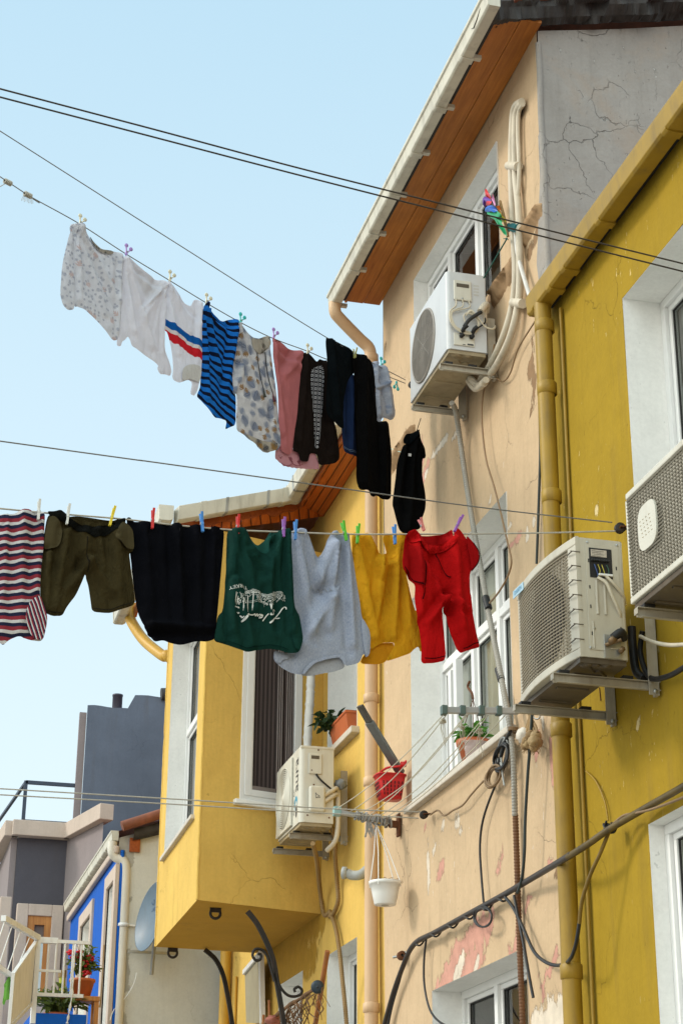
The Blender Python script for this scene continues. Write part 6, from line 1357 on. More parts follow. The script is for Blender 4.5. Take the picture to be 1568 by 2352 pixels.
hem(g, TB([(415, 602), (480, 608), (560, 588), (604, 570)]), m_sd); hem(g, TB([(212, 612), (245, 620), (278, 624)]), m_sd); hem(g, TB([(383, 290), (385, 360), (390, 440)]), m_sd, .003)
m13 = cloth('black wool cloth', flat((.003, .0032, .005, 1), .25), trans=.0, wr=.25)
g = garment('black_skirt', 'plain black cloth folded wide over the lower clothesline', 'skirt', plB, TB([(566, 196), (575, 188), (586, 188), (606, 210), (700, 216), (790, 222), (850, 228), (920, 234), (1006, 236), (1000, 330), (990, 450), (980, 560), (970, 650), (965, 735), (930, 748), (880, 745), (810, 765), (760, 755), (730, 742), (690, 750), (672, 715), (640, 670), (620, 620), (605, 540), (590, 400)]), m13,
  [(*TB([(790, 225)])[0], *TB([(810, 650)])[0], .035, .025), (*TB([(650, 220)])[0], *TB([(670, 640)])[0], .05, .018), (*TB([(880, 235)])[0], *TB([(890, 640)])[0], .05, .018), (*TB([(960, 240)])[0], *TB([(940, 650)])[0], .03, .016), (*TB([(670, 680)])[0], *TB([(930, 690)])[0], .03, .03)], .010, 23, .045, group=GBn)
m14 = cloth('bottle green jersey', flat((.007, .034, .027, 1), .12), trans=.04, wr=.6)
g = garment('green_tee', 'bottle green tee hung upside down, printed with a white skyline', 'shirt', plB, TB([(1026, 240), (1045, 236), (1068, 240), (1098, 250), (1118, 285), (1138, 322), (1165, 345), (1200, 352), (1212, 320), (1216, 262), (1222, 246), (1260, 250), (1294, 252), (1300, 350), (1308, 480), (1318, 590), (1338, 625), (1348, 680), (1356, 740), (1342, 795), (1295, 800), (1255, 786), (1205, 778), (1160, 785), (1110, 793), (1060, 780), (1010, 760), (957, 745), (966, 690), (975, 632), (1000, 610), (1014, 480), (1020, 340)]), m14,
  [(*TB([(1050, 250)])[0], *TB([(1040, 700)])[0], .03, .026), (*TB([(1080, 260)])[0], *TB([(1150, 600)])[0], .05, .024), (*TB([(1265, 260)])[0], *TB([(1200, 480)])[0], .045, .026), (*TB([(1285, 260)])[0], *TB([(1310, 700)])[0], .025, .026), (*TB([(1230, 300)])[0], *TB([(1240, 700)])[0], .025, -.020), (*TB([(1060, 480)])[0], *TB([(1130, 770)])[0], .03, .024), (*TB([(1130, 340)])[0], *TB([(1190, 420)])[0], .03, .016)], .009, 24, .045, group=GBn)
extra(g, 'rear_hem', TB([(1085, 252), (1100, 250), (1150, 320), (1190, 290), (1216, 246), (1240, 250), (1225, 350), (1160, 360), (1120, 330)]), cloth('green inside jersey', flat((.016, .075, .062, 1), .1), trans=.06), -.015, .008)
extra(g, 'sleeve', TB([(1318, 610), (1338, 628), (1350, 690), (1356, 742), (1340, 795), (1315, 770), (1302, 700), (1300, 640)]), m14, .02, .04)
extra(g, 'sleeve', TB([(1000, 612), (1018, 640), (1014, 700), (1010, 756), (957, 745), (966, 690), (975, 632)]), m14, .02, .04)
hem(g, TB([(1016, 748), (1062, 766), (1110, 779), (1160, 771), (1205, 765), (1250, 772), (1290, 786)]), simple('green hem stitching', (.003, .016, .013, 1), .9, 0, .1, 0, spec=.02), .005)
TG = lambda L: [(x * .16476 + 488.0, y * .16476 + 1291.7) for x, y in L]
m_print = simple('white screen print', (.62, .63, .60, 1), .8, 0, .1, .0)
mb = MB()
for st in ([(1022, 660), (1020, 635), (1000, 630), (960, 660), (920, 720), (870, 780), (820, 830), (785, 855), (795, 862), (830, 830), (850, 795), (880, 780), (930, 785)],
           [(870, 680), (840, 680), (825, 695), (835, 720), (830, 745), (805, 755), (790, 748), (800, 730)], [(765, 735), (740, 760), (710, 800), (685, 835)],
           [(690, 765), (670, 750), (650, 765), (645, 785), (660, 790), (680, 770), (640, 745), (620, 760), (610, 735), (590, 757), (580, 735), (555, 745), (520, 742), (490, 737), (472, 752), (480, 765), (495, 742), (440, 790), (405, 825), (395, 835)],
           [(420, 775), (400, 788), (388, 768), (372, 755)], [(395, 842), (430, 825), (470, 780)], [(290, 655), (310, 637), (350, 640), (355, 655)], [(335, 705), (345, 720), (365, 710)]): g.ribbon(mb, TG(st), .0055, .006, .022, 6)
mb.build('script_print', m_print, g.root)
mb = MB(); rg = random.Random(5)
for x, y0_, y1_ in ((545, 450, 690), (478, 480, 715), (410, 520, 700), (308, 440, 610), (335, 520, 605)):
    g.ribbon(mb, TG([(x, y0_), (x - 3, (y0_ + y1_) / 2), (x - 6, y1_ - 30)]), .0045, .006, .022, 3); g.ribbon(mb, TG([(x - 6, y1_ - 30), (x - 7, y1_)]), .0018, .006, .022, 2); g.ribbon(mb, TG([(x - 14, y1_ - 60), (x + 6, y1_ - 60)]), .003, .006, .022, 2)
for x0_, x1_, ya, yb, nn in ((325, 440, 440, 590, 60), (430, 580, 410, 500, 46), (570, 700, 440, 580, 70), (690, 830, 480, 620, 70), (820, 1005, 430, 545, 80)):
    for k in range(nn):
        x = rg.uniform(x0_, x1_); y = rg.uniform(ya, yb) + 10 * math.sin(x * .02); L = rg.uniform(8, 26)
        p = [(x, y), (x + L, y + rg.uniform(-6, 6))] if rg.random() < .45 else [(x, y), (x + rg.uniform(-3, 3), y + L)]
        g.ribbon(mb, TG(p), rg.uniform(.0012, .0026), .006, .022, 2)
for yy in (412, 428, 446): g.ribbon(mb, TG([(440, yy + 8), (540, yy), (640, yy + 22), (740, yy + 58), (830, yy + 40), (900, yy - 4), (980, yy + 20)]), .0022, .006, .022, 4)
for yy in (555, 575): g.ribbon(mb, TG([(430, yy), (520, yy + 6), (600, yy + 4)]), .0012, .006, .022, 3)
for k in range(7): g.ribbon(mb, TG([(776 + 6 * k, 600), (798 + 0.6 * k, 680)]), .0016, .006, .022, 2)
mb.build('skyline_print', m_print, g.root)
def cloth_text(g, s, size, x, y, ang, mat, name, bulge=.022, lift=.011):
    vs, fs = text_geo(s, size); c = g.pl.uv(x, y); ca, sa = math.cos(ang), math.sin(ang); out = []
    for v in vs:
        u_, v_ = c.x + v.x * ca + v.y * sa, c.y + v.x * sa - v.y * ca; out.append(g.pl.pt(u_, v_, g.disp(u_, v_) + bulge * .5 + lift))
    mb = MB(); mb.add(out, fs); return mb.build(name, mat, g.root)
cloth_text(g, 'TURKEY', .026, *TG([(345, 372)])[0], math.pi - .12, m_print, 'small_print')
m15 = cloth('heather grey jersey', heather((.28, .315, .42, 1), (.40, .435, .53, 1)), trans=.12, wr=.35)
m15b = cloth('heather grey inside', heather((.32, .33, .37, 1), (.42, .43, .47, 1)), trans=.12, wr=.35)
pg = TB([(1293, 250), (1318, 248), (1342, 250), (1376, 264), (1392, 310), (1408, 348), (1425, 368), (1446, 362), (1456, 330), (1470, 285), (1486, 256), (1510, 252)]) + TE([(60, 146), (100, 150), (108, 210), (120, 260), (135, 350), (150, 440), (160, 520), (188, 572), (196, 600), (194, 672), (180, 695), (168, 672), (150, 715), (120, 724), (88, 730), (85, 695), (60, 684)]) + TB([(1530, 812), (1460, 822), (1400, 838), (1372, 868), (1352, 897), (1300, 886), (1262, 866), (1224, 832), (1226, 792), (1285, 800), (1335, 795), (1310, 600), (1300, 400)])
g = garment('grey_tee', 'heather grey tee hung upside down with its neck hole facing down', 'shirt', plB2, pg, m15,
  [(*TB([(1330, 255)])[0], *TB([(1400, 700)])[0], .045, .024), (*TB([(1355, 260)])[0], *TB([(1440, 480)])[0], .04, .022), (*TB([(1500, 265)])[0], *TB([(1440, 480)])[0], .04, .026), (*TE([(90, 160)])[0], *TE([(120, 640)])[0], .03, .024), (*TB([(1480, 560)])[0], *TB([(1360, 760)])[0], .06, .024), (*TE([(50, 200)])[0], *TE([(20, 560)])[0], .035, .024)], .010, 25, .04, group=GBn)
extra(g, 'neck_back', TB([(1350, 896), (1370, 860), (1400, 832), (1480, 812), (1545, 815)]) + TE([(80, 690), (90, 735), (40, 752), (0, 757)]) + TB([(1400, 897)]), m15b, -.025, .006)
extra(g, 'neck_rib', TB([(1350, 897), (1366, 862), (1398, 834), (1460, 816), (1530, 808)]) + TE([(62, 680), (84, 694), (88, 720), (80, 732), (72, 708), (55, 695)]) + TB([(1530, 820), (1465, 828), (1408, 846), (1380, 872), (1362, 896)]), m15, .018, .008, h=.010)
extra(g, 'rear_hem', TB([(1360, 258), (1392, 300), (1425, 368), (1450, 345), (1486, 256), (1510, 262), (1470, 375), (1400, 380)]), cloth('bright grey inside', heather((.35, .37, .42, 1), (.55, .57, .62, 1)), trans=.2), -.02, .008)
extra(g, 'sleeve', TE([(152, 520), (165, 530), (190, 572), (196, 605), (194, 674), (178, 696), (166, 660), (158, 600)]), m15, .02, .035)
extra(g, 'sleeve', TB([(1222, 790), (1255, 800), (1296, 808), (1292, 828), (1262, 834), (1252, 850), (1226, 838)]), m15, .02, .025)
m_faint = simple('faint grey print', (.25, .26, .28, 1), .8)
cloth_text(g, 'TURKEY', .036, 732, 1355, math.pi - .05, m_faint, 'faint_print', .02)
m16 = cloth('yellow cotton', flat((.70, .37, .018, 1), .10), trans=.36, wr=.65, wscale=22)
g = garment('yellow_tee', 'mustard yellow tee between the grey tee and the red trousers', 'shirt', Plane(PBp, dB, -.075), TE([(112, 148), (150, 146), (186, 150), (205, 175), (222, 200), (238, 228), (258, 238), (276, 230), (262, 200), (252, 170), (262, 150), (300, 148), (345, 152), (343, 200), (340, 260), (350, 350), (372, 420), (392, 480), (398, 500), (426, 556), (420, 600), (431, 662), (415, 667), (410, 642), (392, 652), (375, 672), (330, 688), (300, 698), (262, 710), (306, 640), (300, 622), (262, 622), (225, 640), (200, 660), (192, 600), (186, 560), (160, 510), (140, 380), (122, 250)]), m16,
  [(*TE([(130, 160)])[0], *TE([(220, 600)])[0], .035, .024), (*TE([(180, 160)])[0], *TE([(250, 330)])[0], .03, .024), (*TE([(320, 160)])[0], *TE([(300, 600)])[0], .035, .028), (*TE([(335, 170)])[0], *TE([(370, 560)])[0], .025, .02), (*TE([(250, 260)])[0], *TE([(230, 420)])[0], .03, .024), (*TE([(290, 300)])[0], *TE([(240, 560)])[0], .02, -.018)], .013, 26, .045, group=GBn)
extra(g, 'neck_back', TE([(155, 716), (165, 690), (192, 655), (230, 632), (270, 620), (302, 622), (308, 642), (285, 690), (262, 712), (228, 720)]), cloth('deep yellow inside', flat((.58, .25, .012, 1), .08), trans=.2), -.02, .006)
extra(g, 'sleeve', TE([(392, 482), (400, 505), (427, 556), (420, 600), (430, 640), (408, 642), (385, 660), (368, 610), (364, 550), (375, 505)]), m16, .02, .03)
m17 = cloth('red cotton twill', flat((.43, .006, .007, 1), .12), trans=.08, wr=.7, wscale=16)
m17d = cloth('dark red inside', flat((.30, .005, .006, 1), .1), trans=.10, wr=.4)
g = garment('red_trousers', 'bright red child trousers turned inside out with dark overlocked seams', 'trousers', Plane(PBp, dB, .05), TE([(352, 152), (385, 134), (402, 160), (420, 195), (450, 222), (490, 228), (535, 205), (560, 165), (565, 122), (580, 122), (598, 138), (615, 165), (642, 196), (662, 232), (666, 262), (660, 285), (632, 320), (636, 400), (648, 500), (665, 590), (680, 645), (655, 652), (620, 662), (591, 675), (570, 648), (548, 570), (530, 500), (518, 462), (514, 500), (522, 590), (530, 706), (475, 715), (422, 718), (424, 650), (412, 560), (392, 440), (394, 372), (365, 340), (340, 305), (337, 275), (342, 220)]), m17,
  [(*TE([(400, 200)])[0], *TE([(420, 500)])[0], .035, .028), (*TE([(560, 180)])[0], *TE([(590, 560)])[0], .045, .030), (*TE([(520, 440)])[0], *TE([(440, 300)])[0], .04, .024), (*TE([(525, 440)])[0], *TE([(450, 540)])[0], .03, .028), (*TE([(530, 450)])[0], *TE([(610, 480)])[0], .03, .024), (*TE([(470, 250)])[0], *TE([(480, 420)])[0], .03, -.014), (*TE([(560, 420)])[0], *TE([(620, 620)])[0], .03, .022)], .010, 27, .055, group=GBn)
extra(g, 'waistband', TE([(352, 150), (388, 134), (410, 158), (425, 178), (440, 196), (480, 202), (525, 190), (552, 168), (565, 148), (562, 190), (545, 215), (500, 232), (470, 238), (445, 240), (430, 215), (405, 205), (372, 190), (362, 172)]), cloth('gathered red waistband', flat((.42, .006, .007, 1), .1), trans=.05, wr=1.2, wscale=34), .035, .045, amp=.02, h=.010)
extra(g, 'rear_waist', TE([(380, 140), (420, 152), (470, 152), (530, 140), (566, 120), (560, 190), (500, 225), (450, 220), (410, 190)]), m17d, -.035, .008)
for p in ([(356, 190), (368, 200), (400, 225), (424, 260), (428, 320), (420, 382), (396, 372), (366, 340), (340, 305), (337, 275), (344, 225)], [(610, 160), (642, 196), (663, 235), (666, 262), (658, 288), (632, 318), (625, 260), (615, 210)]): extra(g, 'pocket_bag', TE(p), m17d, .045, .012)
m_ov = simple('dark red thread', (.04, .002, .003, 1), .9, 0, .1, 0, spec=.02)
for st in ([(340, 302), (366, 340), (396, 372), (424, 386), (430, 320), (420, 260)], [(640, 196), (664, 236), (666, 262), (658, 288), (632, 320)], [(480, 240), (505, 290), (530, 330), (545, 345)], [(430, 699), (470, 701), (518, 692)], [(596, 660), (622, 650), (648, 636), (666, 632)], [(428, 320), (424, 390), (412, 450)]): mb = MB(); g.ribbon(mb, TE(st), .006, .016, .025, 5); mb.build('overlock_seam', m_ov, g.root)
# ------------------------------------------------------------------ clothes pegs
pegmats = {}
def pegmat(n, c):
    if n not in pegmats: pegmats[n] = simple(n + ' plastic', c, .4, 0, .05, .05)
    return pegmats[n]
def peg(pl, x, y, tilt, style, colname, col, lab, off=.0, L=.10, grp=None):
    """two jaws pivoting on a spring; built standing on the line, jaws pointing down"""
    p = pl.at(x, y) + pl.n * off; r = thing('clothes_peg', lab, 'clothes peg', p, grp); m_ = pegmat(colname, col)
    ca, sa = math.cos(tilt), math.sin(tilt); U = pl.u * ca + pl.v * sa; W = -pl.v * ca + pl.u * sa; N = pl.n
    for s in (-1, 1):
        mb = MB()
        if style == 'clip':      # straight jaws seen edge on
            A, B, C = p + N * s * .006 - W * L * .45, p + N * s * .009 + W * L * .1, p + N * s * .020 + W * L * .58
            mb.bar(A, B, .012, .008, up=N); mb.bar(B, C, .013, .006, up=N); mb.bar(p + N * s * .008 + W * .0 - U * .004, p + N * s * .008 + U * .004, .02, .012, up=N)
        else:                    # rounded ring heads spread apart
            C = p + U * s * .022 + W * L * .42; mb.tube(crv([p - W * L * .45 + U * s * .004, p - W * L * .1 + U * s * .007, p + W * L * .12 + U * s * .010, p + W * L * .25 + U * s * .014, C], 4), lambda t: .0055 + .001 * t, 8, flat=.8)
            mb.lathe([(0, -.005), (.014, -.005), (.016, 0), (.014, .005), (0, .005)], C + W * .012, N, 14)
        mb.build('jaw', m_, r, bevel=.001 if style == 'clip' else None)
    mb = MB(); mb.tube([p - U * .009, p + U * .009], .0075, 8); mb.build('spring', m_steel, r); return r
GPu, GPl = 'pegs on the upper clothesline', 'pegs on the lower clothesline'
iv, li, te, ww = ('ivory', (.62, .57, .42, 1)), ('lilac', (.36, .22, .52, 1)), ('turquoise', (.03, .42, .40, 1)), ('white', (.7, .7, .68, 1))
for x, y, c_, lab in ((181, 512, iv, 'ivory ring headed peg at the high left end, on the floral top'), (287, 580, li, 'lilac ring headed peg between the floral top and plain white tee'), (387, 640, iv, 'ivory ring headed peg between the plain and banded white tees'), (471, 693, iv, 'ivory ring headed peg at the corner of the blue striped tee'), (549, 737, te, 'turquoise ring headed peg at the corner of the leaf print shirt'), (625, 772, li, 'lilac ring headed peg at the corner of the pink towel'), (703, 808, iv, 'ivory ring headed peg between pink towel and brown cardigan'), (750, 826, ww, 'white ring headed peg on the brown cardigan'), (872, 838, te, 'turquoise ring headed peg above the pale blue shorts')):
    peg(plA, x, y, .30, 'ring', c_[0], c_[1], lab, .022, .075, GPu)
peg(Plane(PA, dA, .12), 815, 812, .05, 'clip', 'olive yellow', (.30, .29, .09, 1), 'single olive yellow peg on the black jumper', 0, .085, GPu)
peg(plA, 910, 882, math.pi + .1, 'ring', 'turquoise', te[1], 'turquoise peg hanging loose on the empty line by the pulley', 0, .06, GPu)
rd, bl, pu, gr_, ye, pk, wt = ('red', (.55, .02, .02, 1)), ('sky blue', (.05, .22, .58, 1)), ('purple', (.26, .09, .38, 1)), ('lime green', (.10, .46, .03, 1)), ('yellow', (.68, .52, .02, 1)), ('pink', (.60, .19, .18, 1)), ('milky white', (.66, .66, .64, 1))
for x, y, t_, c_, o_, lab in ((86, 1180, -.02, wt, .035, 'milky white peg on the crimson striped tee'), (154, 1188, .05, wt, .02, 'milky white peg on the olive shorts'), (255, 1192, .18, ye, .02, 'yellow peg on the waistband of the olive shorts'), (347, 1200, 0, rd, .035, 'red peg on the black folded cloth'), (460, 1208, -.12, bl, .035, 'blue peg on the black folded cloth'), (542, 1214, 0, rd, .035, 'red peg at the left corner of the green tee'), (647, 1220, 0, pu, .035, 'purple peg at the right corner of the green tee'), (677, 1222, 0, bl, .01, 'blue peg at the left corner of the grey tee'), (790, 1224, -.22, gr_, .01, 'tilted lime green peg at the right corner of the grey tee'), (824, 1226, .05, gr_, -.02, 'upright lime green peg on the left corner of the yellow tee'), (909, 1228, -.05, bl, -.02, 'blue peg at the right corner of the yellow tee'), (954, 1222, -.35, pk, .10, 'pink peg on the left of the red waistband'), (1035, 1220, .45, pu, .10, 'purple peg on the right of the red waistband')):
    peg(plB, x, y, t_, 'clip', c_[0], c_[1], lab, o_, .105 if c_ not in (pk,) else .07, GPl)
# ================================================================== SMALL THINGS ON THE FACADES
m_red = simple('red basket plastic', (.58, .012, .012, 1), .35, 0, .08, .08)
m_terra = simple('terracotta plastic', (.50, .13, .045, 1), .5, 0, .15, .25)
m_soil = simple('dark soil', (.03, .02, .014, 1), .95, bump=.6)
m_whiteplastic = simple('white plastic pot', (.74, .73, .70, 1), .35, 0, .03, .12)
def leafmat(n, a, b):
    m, t = newmat(n); c = t.mix(t.step(t.noise(t.obj(), 14, 3), .3, .7), a, b)
    t.done(t.n('MixShader', {0: .25, 1: t.bsdf(c, .45, spec=.35), 2: t.n('BsdfTranslucent', {'Color': mul(b, 1.6)}).outputs[0]}).outputs[0]); return m
m_leaf_d, m_leaf_g, m_leaf_o = leafmat('dark glossy leaf', (.010, .028, .010, 1), (.03, .06, .018, 1)), leafmat('fresh green leaf', (.05, .16, .025, 1), (.10, .26, .04, 1)), leafmat('olive leaf', (.05, .08, .015, 1), (.13, .17, .03, 1))
def foliage(mb, c, n, sp, size, droop=.4, seed=1, stems=None):
    rg = random.Random(seed); c = V(c)
    for k in range(n):
        d = V((rg.gauss(0, 1), rg.gauss(0, 1), abs(rg.gauss(.4, .7)))).normalized() * rg.uniform(.25, 1)
        p = c + V((d.x * sp[0], d.y * sp[1], d.z * sp[2])); o = V((d.x + rg.uniform(-.5, .5), d.y + rg.uniform(-.5, .5), rg.uniform(-droop, .5))).normalized()
        L = size * rg.uniform(.6, 1.25); s = o.cross(V((0, 0, 1))).normalized() if abs(o.z) < .98 else V((1, 0, 0)); u = s.cross(o)
        s = (s + u * rg.uniform(-.5, .5)).normalized(); w_ = L * .30
        vs = [p, p + o * L * .35 + s * w_ + u * .01, p + o * L * .38 - u * L * .06, p + o * L * .35 - s * w_ + u * .01, p + o * L * .72 + s * w_ * .7 - u * L * .05, p + o * L * .72 - s * w_ * .7 - u * L * .05, p + o * L - u * L * .18]
        mb.add(vs, [(0, 1, 2), (0, 2, 3), (1, 4, 6, 2), (2, 6, 5, 3)], False)
        if stems is not None: stems.tube([c - V((0, 0, sp[2] * .3)), (c + p) / 2, p], .0028, 5)
# red basket on the end of a plank
bk = thing('hanging_basket', 'red perforated plastic basket hanging from the wooden plank', 'basket', wX(895, 1840, 3.85))
p0, t0 = wX(895, 1838, 3.85), wX(895, 1782, 3.85); H = t0.z - p0.z
mb = MB(); seg = 32
def ring(z, a, b):
    out = []
    for k in range(seg):
        q = 2 * math.pi * k / seg; c_, s_ = math.cos(q), math.sin(q); out.append(V((p0.x + a * math.copysign(abs(c_) ** .5, c_), p0.y + b * math.copysign(abs(s_) ** .5, s_), p0.z + z)))
    return out
rings = [ring(0, .001, .001), ring(0, .085, .07)] + [ring(H * t, .085 + .03 * t, .07 + .025 * t) for t in (.3, .65, .95)] + [ring(H * .95, .122, .102), ring(H, .122, .102), ring(H, .108, .09), ring(.02, .08, .065)]
mb.add([v for r in rings for v in r], [(i * seg + k, i * seg + (k + 1) % seg, (i + 1) * seg + (k + 1) % seg, (i + 1) * seg + k) for i in range(len(rings) - 1) for k in range(seg)], True); bo = mb.build('basket', m_red, bk)
mb = MB()
for i in range(6):
    for j in range(4):
        z = p0.z + H * (.16 + .15 * j); e = .086 + .03 * (.16 + .15 * j)
        y = p0.y - .075 - .0235 * (.16 + .15 * j); mb.obox((p0.x + e * 1.45 * (i - 2.5) / 5, y - .0022, z), (.005, 0, 0), (0, .0012, 0), (0, 0, .011))
        mb.obox((p0.x - e - .0022, p0.y + .10 * (i - 2.5) / 5, z), (.0012, 0, 0), (0, .005, 0), (0, 0, .011))
mb.build('perforation', simple('dark red gap', (.10, .004, .004, 1), .8), bo)
hk = wX(926, 1756, 3.93); mb = MB(); mb.tube(crv([t0 + V((-.10, 0, 0)), t0 + V((-.02, 0, .06)), hk + V((0, 0, -.01)), hk + V((.02, 0, .03))], 6), .009, 8); mb.tube(crv([t0 + V((.09, 0, 0)), t0 + V((.08, 0, .05)), hk], 5), .009, 8); mb.lathe([(0, -.02), (.022, -.02), (.022, .02), (0, .02)], hk, (1, -.5, 0), 10); mb.build('handle', m_red, bk)
a_, b_, c_ = wX(826, 1621, 3.52), wX(848, 1659, 3.61), wX(920, 1776, 3.95)
pk_ = thing('plank', 'weathered wooden plank sleeved in grey metal sticking out of the peach wall', 'plank', c_)
mb = MB(); mb.bar(a_, b_, .055, .03); mb.build('wooden_tip', m_oldwood, pk_, bevel=.004); mb = MB(); mb.bar(b_, c_, .066, .038); mb.build('metal_sleeve', simple('grey weathered zinc', (.16, .165, .16, 1), .6, .2, .3, .3), pk_, bevel=.004)
# drying rack on two arms
za = wX(1182, 1634, 3.96).z
R0, R1_ = wX(1190, 1634, 3.97), wZ(1014, 1632, za); R1_ = V((R1_.x, R0.y, R1_.z)) if abs(R1_.y - R0.y) > .6 else R1_
R1_ = wY(1014, 1632, R0.y)
S0, S1 = wX(913, 1893, 3.97), wY(768, 1864, wX(913, 1893, 3.97).y)
rk = thing('drying_rack', 'wall mounted drying rack of two steel arms strung with pale cords', 'drying rack', R0)
m_alu = simple('grey blue aluminium', (.40, .43, .46, 1), .35, .4, .06, .15)
mb = MB(); mb.bar(R0, R1_, .035, .04); ar = mb.build('arm', m_alu, rk, bevel=.003)
mb = MB(); mb.bar(S0, S1, .03, .035); ar2 = mb.build('arm', m_steel, rk, bevel=.003)
mb = MB(); mb.box(3.965, 3.985, S0.y - .03, S0.y + .03, S0.z - .10, S0.z + .08); mb.box(3.90, 3.97, S0.y - .022, S0.y + .022, S0.z - .03, S0.z + .02); mb.build('wall_plate', m_rust, ar2, bevel=.003)
for t_ in (.05, .30, .56, .80):
    q = R0.lerp(R1_, 1 - t_ * .95 + .02); mb = MB(); mb.box(q.x - .018, q.x + .018, q.y - .026, q.y + .026, q.z - .03, q.z + .03); mb.build('clip', simple('green grey clip', (.09, .14, .13, 1), .5), ar, bevel=.004)
mb = MB(); q = S1; mb.box(q.x - .01, q.x + .05, q.y - .03, q.y + .03, q.z - .035, q.z + .035); mb.build('clip', simple('pale teal clip', (.25, .40, .38, 1), .5), ar2, bevel=.006)
m_twine = simple('pale twine', (.50, .46, .36, 1), .85)
for k, (t_, u_) in enumerate(((.02, .03), (.06, .25), (.31, .40), (.33, .55), (.57, .68), (.60, .78), (.82, .86))):
    p, q = R1_.lerp(R0, t_) + V((0, 0, -.03)), S1.lerp(S0, u_) + V((0, 0, .02)); mid = (p + q) / 2 + V((0, 0, -.05 - .02 * (k % 3)))
    mb = MB(); mb.tube(crv([p, p.lerp(mid, .5) + V((0, 0, -.012)), mid, q.lerp(mid, .5) + V((0, 0, -.012)), q], 6), .0035, 5); mb.build('cord', m_twine, rk)
for k, t_ in enumerate((.04, .32, .58)):
    q = R1_.lerp(R0, t_) + V((0, .04 + .05 * k, -.06 - .02 * k)); mb = MB()
    for j in range(7): mb.tube(crv([q + V((rnd.uniform(-.02, .02), rnd.uniform(-.02, .02), rnd.uniform(-.02, .02))) for _ in range(4)], 4), .003, 5)
    for j in range(4): mb.tube(crv([q, q + V((rnd.uniform(-.02, .02), 0, -.05)), q + V((rnd.uniform(-.04, .04), 0, -.12 - .05 * rnd.random()))], 4), .0018, 4)
    mb.build('cord_knot', m_twine, rk)
mb = MB()
for k in range(13):
    q = S0.lerp(S1, .12 + .045 * k); jr = rnd.uniform(.75, 1.35); jt = rnd.uniform(-.02, .03); mb.tube([q + V((jt * math.sin(a + k) + rnd.uniform(-.004, .004), .030 * jr * math.cos(a), .033 * jr * math.sin(a))) for j, a in enumerate([j * math.pi / 6 for j in range(12)])], .009, 6, closed=True)
for k in range(12): q = S0.lerp(S1, .42 + .02 * (k % 4)); mb.tube(crv([q, q + V((.03 * rnd.uniform(-1, 1), -.02, -.06)), q + V((.05 * rnd.uniform(-1, 1), -.02, -.11 - .05 * rnd.random()))], 4), .005, 5)
mb.build('rope_lashing', simple('grey rope', (.30, .285, .26, 1), .9), rk)
# white hanging pot
hp = wX(884, 2026, 3.80); hb = wX(884, 2080, 3.80); hH = hp.z - hb.z
pt_ = thing('hanging_pot', 'empty white plastic hanging pot below the drying rack', 'flower pot', hb)
mb = MB(); mb.lathe([(0, 0), (.078, 0), (.082, .006), (.098, hH * .45), (.112, hH * .84), (.122, hH * .86), (.124, hH), (.112, hH), (.108, hH * .86), (.07, .02), (0, .02)], hb, seg=32); po = mb.build('pot', m_whiteplastic, pt_)
mb = MB(); mb.lathe([(0, 0), (.104, 0)], hb + V((0, 0, hH * .8)), seg=24, smooth=False); mb.build('soil', m_soil, po)
mb = MB(); mb.lathe([(0, .0), (.028, .0), (.03, .004)], hb + V((0, 0, -.005)), seg=16); mb.build('drain_ring', m_steel, po)
top_ = S0.lerp(S1, .35) + V((0, 0, -.03)); 
for k, a in enumerate((2.6, 4.0, 5.9, .6)):
    e = hp + V((.118 * math.cos(a), .118 * math.sin(a), -.01)); mb = MB(); mb.tube([e + V((0, 0, -.03)), e, e.lerp(top_, .5) + V((.01, 0, 0)), top_], .004, 6); mb.build('hanger', m_whiteplastic, pt_)
mb = MB()
for k in range(9): a = k * .7; q = hp + V((.09 * math.cos(a), .09 * math.sin(a), -.02)); mb.tube(crv([q, q + V((.02, .01, .04)), q + V((.05 * math.cos(a * 3), .02, .02))], 4), .002, 4)
mb.build('dead_stem', m_rust, pt_)
# terracotta planter on the yellow window sill
z_ = FW[2] + .006; y_a, y_b = 14.92, 15.50
pl_ = thing('window_planter', 'terracotta plastic window box with a dark leafy plant on the yellow house sill', 'planter', (3.98, 15.2, z_))
mb = MB(); mb.prism([(3.94, y_a + .02, z_), (4.06, y_a + .02, z_), (4.06, y_b - .02, z_), (3.94, y_b - .02, z_)], (0, 0, .001))
vs = [(3.945, y_a + .02, z_), (4.075, y_a + .02, z_), (4.075, y_b - .02, z_), (3.945, y_b - .02, z_), (3.92, y_a, z_ + .15), (4.10, y_a, z_ + .15), (4.10, y_b, z_ + .15), (3.92, y_b, z_ + .15)]
mb = MB(); mb.add(vs, [(3, 2, 1, 0), (0, 1, 5, 4), (1, 2, 6, 5), (2, 3, 7, 6), (3, 0, 4, 7)]); mb.box(3.91, 4.11, y_a - .01, y_b + .01, z_ + .15, z_ + .175); bx_ = mb.build('box', m_terra, pl_, bevel=.006)
mb = MB(); mb.box(3.925, 4.095, y_a + .005, y_b - .005, z_ + .174, z_ + .18); mb.build('soil', m_soil, bx_)
mb = MB(); st = MB(); foliage(mb, (3.93, y_b - .03, z_ + .17), 100, (.15, .16, .16), .085, .9, 3, st); st.build('stem', m_leaf_o, pl_); mb.build('foliage', m_leaf_d, pl_)
